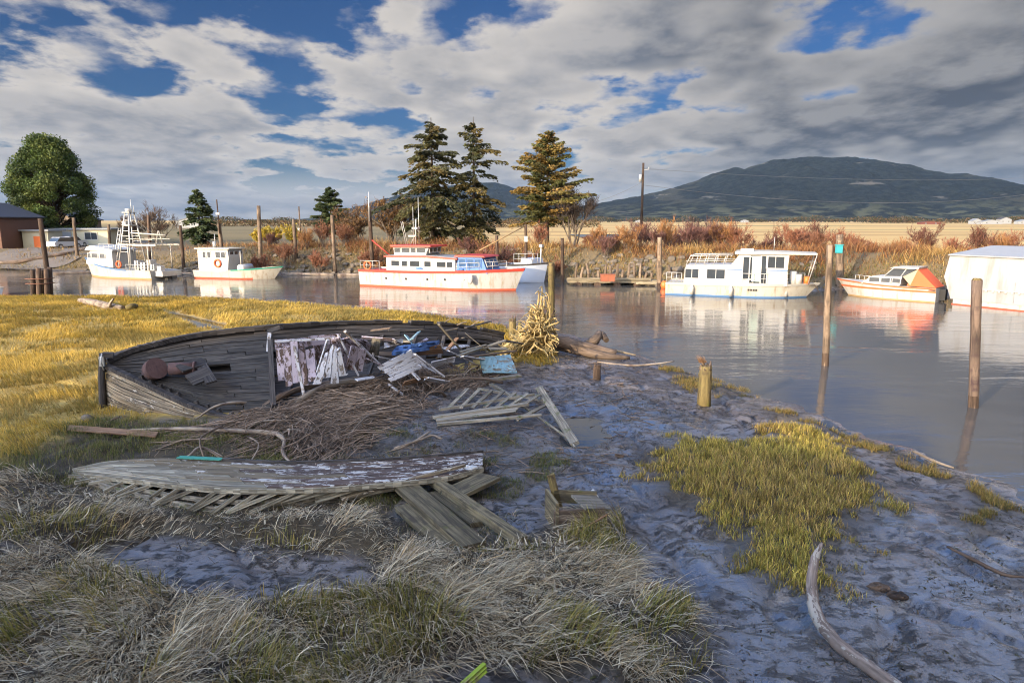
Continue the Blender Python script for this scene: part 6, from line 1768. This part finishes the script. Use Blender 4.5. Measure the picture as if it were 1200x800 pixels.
for i in range(16):
    px, py = random.uniform(430, 590), random.uniform(384, 425)
    a = random.uniform(-.6, .6); l = random.uniform(14, 42)
    A0, B0 = PW(px, py, random.uniform(.1, .4)), PW(px + l * math.cos(a), py + l * math.sin(a) * .4, random.uniform(.1, .4)); w = random.uniform(.06, .16)
    mb = MB(); mb.beam(A0, B0, w, .035, twist=random.uniform(-.5, .5))
    tag(mb.build('loose_plank', M[random.choice(['dark_wood', 'drift_dark', 'grey_wood', 'deck_wood'])], None, loc=(A0 + B0) / 2), 'dark loose plank jumbled in the after part of the hulk', 'plank', 'loose planks inside the hulk')
for i in range(16):
    px, py = random.uniform(405, 545), random.uniform(392, 446); a = random.uniform(-1.2, 1.2); l = random.uniform(16, 40)
    A0, B0 = PW(px, py, random.uniform(.25, .55)), PW(px + l * math.cos(a), py + l * math.sin(a) * .6, random.uniform(.2, .5)); w = random.uniform(.07, .2)
    mb = MB(); mb.beam(A0, B0, w, .03, twist=random.uniform(-.6, .6))
    tag(mb.build('painted_board', M[random.choice(['white_paint_wood', 'violet_paint', 'white_paint_wood', 'blue_paint_wood'])], None, loc=(A0 + B0) / 2), 'pale paint-flaked board jumbled amidships in the hulk', 'board', 'pale boards amidships in the hulk')
panel('board', [(404, 436, .4), (412, 404, .62), (424, 440, .35), (430, 408, .6)], 2, 'violet_paint', 'leaning pale violet board between the cabin walls and the white hatch', 'board', jag=.3)
panel('board', [(500, 432, .35), (534, 424, .4), (504, 424, .5), (536, 417, .5)], 2, 'white_paint_wood', 'flat white board right of the white hatch panel', 'board', jag=.2)
mb = MB()
for i, (x0, y0, x1, y1) in enumerate(((521, 378, 527, 374), (536, 381, 547, 377), (552, 382, 561, 376))):
    A0, B0 = PW(x0, y0, .1), PW(x1, y1, .45); s_ = MB(); s_.tube([A0, A0.lerp(B0, .5) + Vector((.03, 0, .03)), B0], [.03, .025, .015], 6)
    tag(s_.build('stick', M['drift'], None, loc=A0), ('first short pale stick poking over the far rail of the hulk', 'middle short pale stick poking over the far rail of the hulk', 'last short pale stick poking over the far rail near the stern')[i], 'stick')

# ------------------------------------------------------------------ torn-off hull section in front of the wreck
As = spline([PZ(*q) for q in ((84, 549, .52), (130, 540, .60), (190, 537, .66), (250, 539, .70), (330, 543, .72), (420, 541, .72), (500, 536, .68), (566, 530, .60))], 61)
Bs = spline([PZ(*q) for q in ((86, 552, .52), (150, 559, .66), (220, 567, .78), (280, 571, .84), (370, 570, .84), (440, 565, .80), (520, 557, .72), (566, 546, .64))], 61)
Ss = spline([PZ(*q) for q in ((86, 560, .48), (150, 578, .48), (210, 591, .48), (270, 597, .48), (340, 590, .48), (420, 580, .48), (480, 568, .5), (566, 556, .5))], 61)
sec = empty('hull_section', (As[30] + Bs[30]) / 2 - Vector((0, 0, .3)), 0, 'long torn-off curved hull side with exposed ribs lying in the grass', 'hull section')
SO = sec.location.copy()
def spart(mb, name, mat):
    o = mb.build(name, mat, None, loc=SO); o.parent = sec; o.location = (0, 0, 0); return o
sp = 24
def cover(f, s):
    k = s + (f - .5) * .10 + random.uniform(-.10, .10)
    return 0 if k < .34 else (1 if k < .52 else 2)
mb = MB(); mb.planks(Bs, As, 9, .045, .013, 0, (.9, 2.4), .011, .008, mif=cover); spart(mb, 'planking', [M['panel_wood'], M['flaked_thin'], M['flaked']])
mb = MB()
for i in range(60): mb.beam(Bs[i] + Vector((0, -.02, -.06)), Bs[i + 1] + Vector((0, -.02, -.06)), .05, .09)
spart(mb, 'chine_strip', M['panel_wood'])
for i in range(2, 59, 2):
    if i in (20, 44, 50): continue
    k = max(0, i - 2 - (i % 3 == 0)); m_ = MB()
    b1 = As[i].lerp(Bs[i], .55) - Vector((0, 0, .10)); b2 = Bs[i] - Vector((0, 0, .10)); e = Ss[k] + Vector((random.uniform(-.05, .05), random.uniform(-.08, .03), .02))
    d_out = (e - b2); e2 = e + d_out.normalized() * random.uniform(.03, .22)
    m_.beam(b1, b2, .055, .06); m_.beam(b2 + (b1 - b2).normalized() * .02, e2, .055, .06, twist=.05); spart(m_, 'rib', M['panel_wood'])
for off, w in ((0.0, .11), (.48, .08)):
    m_ = MB()
    for i in range(60):
        if (off and i > 52): continue
        p, q = Ss[i].lerp(Bs[i] - Vector((0, 0, .1)), off), Ss[i + 1].lerp(Bs[i + 1] - Vector((0, 0, .1)), off)
        m_.beam(p - Vector((0, -.06, .03)), q - Vector((0, -.06, .03)), .035, w)
    spart(m_, 'stringer', M['grey_wood'])
m_ = MB(); m_.beam(PZ(400, 584, .55), PZ(480, 562, .74), .06, .05); m_.beam(PZ(480, 562, .74), PZ(545, 545, .80), .06, .05); spart(m_, 'bent_batten', M['gold_lit_wood'])
m_ = MB(); m_.beam(PZ(296, 573, .66), PZ(345, 584, .56), .05, .04); spart(m_, 'loose_batten', M['gold_lit_wood'])
m_ = MB(); i0 = min(range(61), key=lambda i: abs(project(As[i])[0] - 207)); i1 = min(range(61), key=lambda i: abs(project(As[i])[0] - 262))
for i in range(i0, i1): m_.beam(As[i] + Vector((0, .0, .035)), As[i + 1] + Vector((0, -.01, .035)), .13, .02)
spart(m_, 'green_strip', M['green_paint'])
m_ = MB()
for i in range(i1, 60): m_.beam(As[i] + Vector((0, .02, .02)), As[i + 1] + Vector((0, .02, .02)), .05, .06)
spart(m_, 'edge_strip', M['dark_wood'])
m_ = MB(); m_.lump(PZ(552, 548, .68), (.13, .1, .05), 5, 6, 9, .3); spart(m_, 'white_patch', M['white_plastic'])

# heavy timbers under its right end
for a, b, w, th, lab in (((466, 562, .62), (556, 640, .55), .42, .10, 'broad weathered timber, middle one sloping out from under the hull section'),
                         ((498, 556, .60), (612, 634, .50), .20, .14, 'long narrow timber reaching furthest right below the hull section'),
                         ((470, 594, .52), (524, 642, .48), .24, .08, 'short mossy timber lying left of the broad weathered timber'),
                         ((510, 578, .48), (560, 614, .44), .30, .08, 'dark timber lying between the broad timber and the long narrow one'),
                         ((528, 580, .56), (574, 558, .60), .55, .07, 'wide greenish board crossing behind the timbers at right')):
    A0, B0 = PZ(*a), PZ(*b); mb = MB(); mb.beam(A0, B0, w, th, twist=random.uniform(-.12, .12)); tag(mb.build('timber', M['timber_wood'], None, loc=(A0 + B0) / 2), lab, 'timber')
# broken box with a mossy side
bb = PG(672, 612); bx = empty('broken_box', bb, R(8), 'broken mossy wooden box half buried in the grass', 'box')
for c_, s_, rt, mt in (((-.36, .05, .22), (.05, .62, .5), (0, 0, .1), 'timber_wood'), ((.05, -.2, .16), (.85, .05, .34), (.1, 0, 0), 'drift_dark'), ((.1, .35, .3), (.75, .05, .22), (0, .1, 0), 'timber_wood'), ((.3, .02, .32), (.5, .5, .04), (.1, .2, .3), 'grey_wood'), ((-.25, .35, .42), (.13, .05, .62), (0, -.25, 0), 'green_paint')):
    mb = MB(); mb.box(c_, s_, rt); mb.build('side_board' if mt != 'green_paint' else 'mossy_upright', M['piling_moss' if mt == 'green_paint' else mt], bx)
for a, b, za, zb, r, mt, lab in (((664, 632), (712, 602), .5, .95, .022, 'orange_wood', 'brown stick leaning up to the right off the broken box'),
                             ((700, 588), (748, 664), .75, .42, .018, 'drift', 'thin pink-grey stick slanting down right of the broken box'),
                             ((694, 574), (704, 596), .85, .5, .03, 'white_plastic', 'short white stick standing on the mud by the broken box'),
                             ((490, 585), (496, 640), .0, .0, 0, None, '')):
    if not mt: continue
    A0 = PZ(a[0], a[1], za); B0 = PZ(b[0], b[1], zb); mb = MB(); mb.tube([A0, A0.lerp(B0, .5) + Vector((.02, 0, .02)), B0], [r, r, r * .7], 6); tag(mb.build('stick', M[mt], None, loc=A0), lab, 'stick')

# slatted piece and mossy plank at the right end of the wreck
fr = empty('slatted_frame', PG(585, 478), 0, 'mossy slatted piece of boat frame lying on the mud right of the hulk', 'boat frame'); FO = fr.location.copy()
def fpart(mb, name, mat):
    o = mb.build(name, mat, None, loc=FO); o.parent = fr; o.location = (0, 0, 0)
for a, b, w in (((508, 489, .62), (618, 473, .68), .16), ((512, 497, .55), (634, 486, .60), .11), ((515, 480, .6), (626, 462, .72), .07), ((575, 450, .62), (618, 475, .5), .12), ((560, 455, .6), (640, 470, .5), .07)):
    mb = MB(); mb.beam(PZ(*a), PZ(*b), w, .06); fpart(mb, 'rail', M['grey_wood'])
for i in range(7):
    x0 = 528 + i * 14; mb = MB(); mb.beam(PZ(x0 + 20, 455 + i * 1.2, .74), PZ(x0 - 2, 478 - i * .3, .62), .11, .03); fpart(mb, 'slat', M['grey_wood'])
for a, b, w, th, lab in (((632, 455, .75), (674, 520, .36), .20, .10, 'long mossy plank slanting toward the blue puddle'),
                         ((606, 492, .55), (640, 474, .60), .08, .05, 'thin yellowish stick against the mossy plank'),
                         ((616, 478, .5), (664, 512, .38), .05, .04, 'narrow batten lying beside the mossy plank'),
                         ((672, 520, .36), (684, 552, .3), .05, .03, 'dark batten continuing the mossy plank down the mud')):
    A0, B0 = PZ(*a), PZ(*b); mb = MB(); mb.beam(A0, B0, w, th, twist=.4); tag(mb.build('plank', M['grey_wood'], None, loc=(A0 + B0) / 2), lab, 'plank')
panel('plank', [(512, 493, .60), (604, 482, .62), (508, 487, .64), (608, 477, .66)], 1, 'grey_wood', 'broad grey plank along the near side of the slatted frame', 'plank', th=.04, place=PZ)

# ------------------------------------------------------------------ driftwood, twigs, stumps
def branch(name, pts, r, mat, label, cat='branch', n=8, rough=.16, m=16, group=None, place=None, knots=True):
    P = [PZ(*q) if place is None else place(*q) for q in pts]
    S = spline(P, m); rr = [np.interp(i / (m - 1), np.linspace(0, 1, len(r)), r) for i in range(m)]
    mb = MB(); mb.tube(S, rr, n, rough=rough); o = mb.build(name, M[mat], None, loc=S[0]); return tag(o, label, cat, group)
branch('driftwood_log', [(963, 636, 1.0), (955, 655, .86), (951, 688, .66), (958, 722, .52), (982, 754, .46), (1016, 780, .44), (1050, 803, .42), (1100, 835, .40)], [.02, .06, .072, .082, .08, .078, .072, .068], 'drift_log', 'curved grey driftwood log rising out of the blue mud at lower right', 'log', 14, .22, 40)
branch('driftwood_log', [(734, 694, .46), (752, 690, .48), (771, 684, .47)], [.05, .07, .05], 'piling_dark', 'short dark wet log on the mud right of the dead grass', 'log', 9)
branch('root_branch', [(150, 504, .62), (210, 502, .70), (262, 504, .74), (318, 507, .76), (333, 516, .72), (331, 530, .64), (342, 544, .60)], [.03, .045, .05, .055, .045, .04, .02], 'drift', 'pale crooked root in front of the hulk with a hooked end', 'branch', 9)
branch('root_branch', [(296, 488, .45), (318, 470, .75), (350, 456, .85), (392, 448, .85), (440, 442, .8)], [.05, .08, .09, .08, .05], 'drift_dark', 'thick brown branch arching over the debris beside the violet panels', 'branch', 9)
branch('root_branch', [(330, 490, .5), (352, 468, .82), (385, 452, .95), (425, 446, .9), (470, 447, .7)], [.04, .08, .10, .09, .05], 'drift', 'pale thick branch curving below the violet panels', 'branch', 9)
branch('root_branch', [(336, 484, .5), (372, 470, .7), (420, 462, .75), (480, 458, .6)], [.05, .07, .07, .04], 'drift_dark', 'dark branch lying lowest of those below the violet panels', 'branch', 8)
branch('root_branch', [(462, 525, .5), (490, 516, .55), (506, 510, .56), (518, 514, .5)], [.02, .03, .03, .02], 'drift', 'slim forked branch on the mossy mud in front of the slatted frame', 'branch', 7)
branch('root_branch', [(452, 530, .45), (476, 522, .5), (500, 508, .58), (505, 505, .6)], [.015, .025, .025, .012], 'drift', 'thin twig crossing the slim forked branch', 'branch', 6)
branch('mooring_line', [(0, 516, .5), (40, 514, .52), (90, 505, .55), (125, 494, .6), (140, 488, .75)], [.018, .018, .018, .018, .018], 'drift_dark', 'dark slack rope trailing left from the bow of the hulk', 'rope', 6, .02)
panel('board', [(78, 503, .64), (182, 511, .66), (80, 497, .67), (186, 505, .69)], 1, 'orange_wood', 'flat orange-brown board lying in front of the bow of the hulk', 'board', place=PZ)
mb = MB(); p = PG(102, 493); mb.lump(p + Vector((0, 0, .05)), (.15, .11, .12), 5, 7, 10, .12, smooth=True); tag(mb.build('stone', M['rock'], None, loc=p), 'pale rounded stone lying left of the bow of the hulk', 'stone')
branch('driftwood_log', [(94, 352, .72), (110, 355, .75), (128, 359, .74), (144, 361, .70)], [.16, .24, .22, .15], 'drift', 'pale short log with a stub branch on the golden meadow', 'log', 11)
branch('driftwood_stub', [(128, 359, .8), (130, 354, 1.05), (133, 350, 1.25)], [.10, .07, .05], 'drift', 'stub branch standing up behind the pale meadow log', 'branch', 8)
branch('driftwood_log', [(148, 361, .70), (155, 359, .78), (160, 358, .72)], [.14, .18, .1], 'piling_moss', 'mossy lump of wood right of the pale meadow log', 'log', 9)
branch('driftwood_log', [(0, 553, .55), (12, 552, .58), (26, 551, .55)], [.03, .045, .03], 'drift_dark', 'dark stick at the left edge of the dead grass', 'stick', 7)
def stump(name, px, base, top, r, mat, label, spikes=7, cat='stump', lean=0.0):
    b = PG(px, base); T = PD(px, top, b.y).z - b.z; root = empty(name, b, 0, label, cat)
    mb = MB(); mb.tube([(0, 0, -.3), (0, 0, T * .3), (lean * .5, 0, T * .62), (lean, 0, T * .86)], [r * 1.08, r, r * .95, r * .9], 14, rough=.14); mb.build('post', M[mat], root)
    mb = MB()
    for i in range(spikes):
        a = 6.28 * i / spikes + random.uniform(-.3, .3); q = r * .72
        h = T * random.uniform(.86, 1.02); mb.tube([(lean + math.cos(a) * q, math.sin(a) * q, T * .78), (lean + math.cos(a) * q * 1.02, math.sin(a) * q * 1.02, h)], [r * .34, r * .08], 5, rough=.2)
    mb.build('splintered_top', M['drift_dark' if mat != 'piling_dark' else mat], root); return root, b, T
r0, b0, T0 = stump('rotten_stump', 825, 474, 421, .19, 'piling_moss', 'mossy yellow-brown rotten piling stump with a grassy tuft on its top')
nb_ = 160
v, f, c = blades(rng.normal(-.10, .05, nb_), rng.normal(0, .05, nb_), rng.uniform(.12, .3, nb_), rng.uniform(.006, .012, nb_), rng.uniform(2.2, 4.2, nb_), rng.uniform(.5, 1.8, nb_), pal(nb_, [(.36, .22, .11), (.28, .15, .08)]), 3, z=np.full(nb_, T0 * .93))
np_mesh('grass_tuft', v, f, M['blade'], c, parent=r0)
stump('rotten_stump', 699.5, 444, 424, .12, 'piling_dark', 'small dark broken stump on the mud below the driftwood logs', 5)
r0, b0, T0 = stump('rotten_stump', 600.5, 399, 369, .16, 'piling_moss', 'mossy pointed snag standing in the golden grass left of the root wad', 4)
mb = MB(); mb.tube([(.3, .05, -.2), (.32, .05, T0 * .45), (.3, .05, T0 * .7)], [.13, .12, .05], 9, rough=.2); mb.build('second_prong', M['piling_moss'], r0)
# root wad against the grey post
random.seed(5)
rb = PG(628, 420); mb = MB(); fine_ = MB()
top = PD(634, 360, rb.y + .9) - rb; ctr = PD(634, 392, rb.y + .7) - rb
rw = empty('root_wad', rb, 0, 'tangled pale root wad of a drifted tree, sunlit beside the grey post', 'root wad')
for i in range(190):
    tgt = Vector((random.uniform(-1.3, .85), random.uniform(-.6, .8), 0)); up_ = random.random()
    hmax = 2.7 * max(0.1, 1 - abs(tgt.x - .25) / 1.5)
    tgt.z = hmax * up_ ** .8
    p0 = ctr + Vector((random.uniform(-.25, .25), random.uniform(-.2, .3), random.uniform(-.5, .3)))
    p1 = tgt + Vector((0, 0, random.uniform(-.1, .2)))
    m1 = p0.lerp(p1, .5) + Vector((random.uniform(-.3, .3), random.uniform(-.3, .2), random.uniform(-.2, .35)))
    r_ = random.uniform(.018, .06); S = spline([p0, m1, p1, p1 + Vector((random.uniform(-.3, .2), random.uniform(-.3, .1), random.uniform(-.3, .2)))], 9)
    (mb if r_ > .035 else fine_).tube(S, [r_ * (1 - .7 * q / 8) for q in range(9)], 6, cap=False, rough=.15)
mb.tube([ctr + Vector((0, .3, -1.0)), ctr, top], [.36, .30, .08], 10, rough=.2)
M['root'] = wood('sunlit_yellow_root', (.20, .14, .055), (.52, .40, .19), grain=.5)  # yellow of the low sun is put into the root colour
mb.build('thick_roots', M['root'], rw); fine_.build('fine_roots', M['root'], rw)
branch('driftwood_log', [(640, 398, 1.0), (664, 402, .75), (690, 408, .6), (722, 413, .45)], [.22, .26, .22, .12], 'drift_dark', 'large dark drifted trunk lying right of the root wad', 'log', 11, .2)
branch('driftwood_log', [(648, 404, .6), (676, 410, .5), (708, 417, .42), (738, 419, .36)], [.16, .2, .16, .06], 'drift_dark', 'lower dark trunk beneath the large drifted one', 'log', 10, .2)
branch('driftwood_log', [(686, 404, .6), (697, 399, .85), (704, 391, 1.05), (711, 399, .85)], [.17, .2, .14, .1], 'drift_dark', 'gnarled dark root end standing up on the drifted trunk', 'log', 9, .3)
branch('driftwood_log', [(700, 408, .5), (722, 411, .45), (745, 416, .32)], [.05, .05, .03], 'gold_lit_wood', 'yellow sunlit stick at the tip of the drifted trunk', 'stick', 7)
branch('root_branch', [(700, 424, .35), (738, 428, .3), (770, 426, .32), (790, 423, .35)], [.03, .035, .03, .02], 'drift', 'pale thin branch lying along the waterline by the mossy stump', 'branch', 7)
branch('root_branch', [(1070, 528, .12), (1095, 540, .14), (1118, 548, .12)], [.03, .035, .02], 'drift', 'pale branch lying on the mud edge near the water at right', 'branch', 7)
branch('root_branch', [(1110, 640, .38), (1140, 655, .36), (1175, 672, .36), (1200, 676, .35)], [.02, .03, .03, .015], 'piling_dark', 'dark thin branch on the mud at the right edge', 'branch', 7)
branch('driftwood_log', [(708, 536, .33), (716, 535, .36), (731, 536, .33)], [.06, .08, .06], 'piling_dark', 'dark block of wet wood below the blue puddle', 'log', 8)
A0, B0 = PZ(536, 806, .70), PZ(568, 777, .78); mb = MB(); 
for q in range(3): mb.beam(A0 + Vector((q * .045, q * .02, -q * .015)), A0.lerp(B0, 1 - q * .14) + Vector((q * .045, q * .02, -q * .015)), .05, .02, twist=.3 * q)
tag(mb.build('wood_scrap', M['moss_scrap'], None, loc=A0), 'lime green mossy splinter of wood at the bottom edge', 'wood scrap')
for px, py, s, lab in ((1030, 690, .10, 'dark clod on the blue mud right of the driftwood log'), (1052, 700, .09, 'small dark clod right of its twin near the driftwood log'), (540, 590, 0, '')):
    if not s: continue
    p = PG(px, py); mb = MB(); mb.lump(p + Vector((0, 0, .03)), (s * 1.5, s, s * .6), px, 6, 9, .3); tag(mb.build('clod', M['piling_dark'], None, loc=p), lab, 'clod')
# the heap of drifted twigs and reeds
random.seed(9)
mb = MB(); heap = zone([(250, 520), (190, 512), (300, 490), (400, 452), (500, 440), (596, 436), (560, 452), (505, 466), (470, 495), (400, 540), (330, 545)], .5)
d0 = (PG(360, 515) - PG(540, 452)); fl = math.atan2(d0.y, d0.x)
vn = lambda x, y: float(vnoise(np.array([x * .7]), np.array([y * .7]), 77)[0])
ha = np.array(heap); lo, hi = ha.min(0), ha.max(0)
hx, hy = rng.uniform(lo[0], hi[0], 9000), rng.uniform(lo[1], hi[1], 9000); hs = sdist(hx, hy, heap); hk = np.where(hs + (fbm(hx * 1.1, hy * 1.1, 801, 3) - .5) * 2.2 > .05)[0][:3300]
hz_ = terrain(hx[hk], hy[hk])
for x, y, s, z in zip(hx[hk], hy[hk], hs[hk], hz_):
    z = z + .02 + random.random() ** 1.5 * .5 * min(1, max(.15, s / 1.0))
    a = fl + (vn(x, y) - .5) * 2.6 + random.gauss(0, .28) + (random.random() < .15) * random.uniform(-1.4, 1.4); L = random.uniform(.35, 1.5); r_ = random.choice([.004, .005, .007, .010, .016])
    d = Vector((math.cos(a), math.sin(a), random.gauss(0, .10))); p = Vector((x, y, z))
    bend = Vector((random.gauss(0, .08), random.gauss(0, .08), random.gauss(0, .05))) * L
    mb.tube([p - d * L / 2, p + bend, p + d * L / 2 + Vector((0, 0, -.04))], [r_, r_, r_ * .6], 4, cap=False)
tag(mb.build('twig_heap', wood('twig_wood', (.06, .042, .032), (.32, .24, .18), grain=.3), None), kind='stuff')
for i in range(22):
    px, py = random.uniform(230, 590), 0; py = 520 - (px - 230) * .16 + random.uniform(-34, 26)
    p = PG(px, py, it=3) + Vector((0, 0, random.uniform(.15, .45))); a = fl + random.gauss(0, .55); L = random.uniform(.9, 2.4); d = Vector((math.cos(a), math.sin(a), 0)); w_ = Vector((-d.y, d.x, 0))
    S = spline([p - d * L / 2 - Vector((0, 0, .2)), p - d * L * .2 + w_ * random.gauss(0, .15), p + d * L * .2 + w_ * random.gauss(0, .15) + Vector((0, 0, .05)), p + d * L / 2 + w_ * random.gauss(0, .2) - Vector((0, 0, .2))], 14)
    r_ = random.uniform(.025, .055); b_ = MB(); b_.tube(S, [r_ * (1 - .6 * q / 13) for q in range(14)], 7, rough=.2)
    tag(b_.build('crooked_branch', M[random.choice(['drift', 'drift_dark', 'drift_dark'])], None, loc=p), 'crooked bare branch lying in the twig heap before the hulk', 'branch', 'crooked branches in the twig heap')
mb = MB()
for i in range(420):
    px, py = random.uniform(480, 760), random.uniform(425, 560); p = PG(px, py, it=3)
    if sdist(np.array([p.x]), np.array([p.y]), near_poly)[0] < .3: continue
    a = random.uniform(0, 6.28); L = random.uniform(.15, .7); r_ = random.choice([.005, .007, .01, .015]); d = Vector((math.cos(a), math.sin(a), random.gauss(0, .12)))
    p = p + Vector((0, 0, r_ + .01)); mb.tube([p - d * L / 2, p + Vector((random.gauss(0, .04), random.gauss(0, .04), .02)), p + d * L / 2], [r_, r_, r_ * .5], 4, cap=False)
tag(mb.build('scattered_twigs', M['drift_dark'], None), kind='stuff')
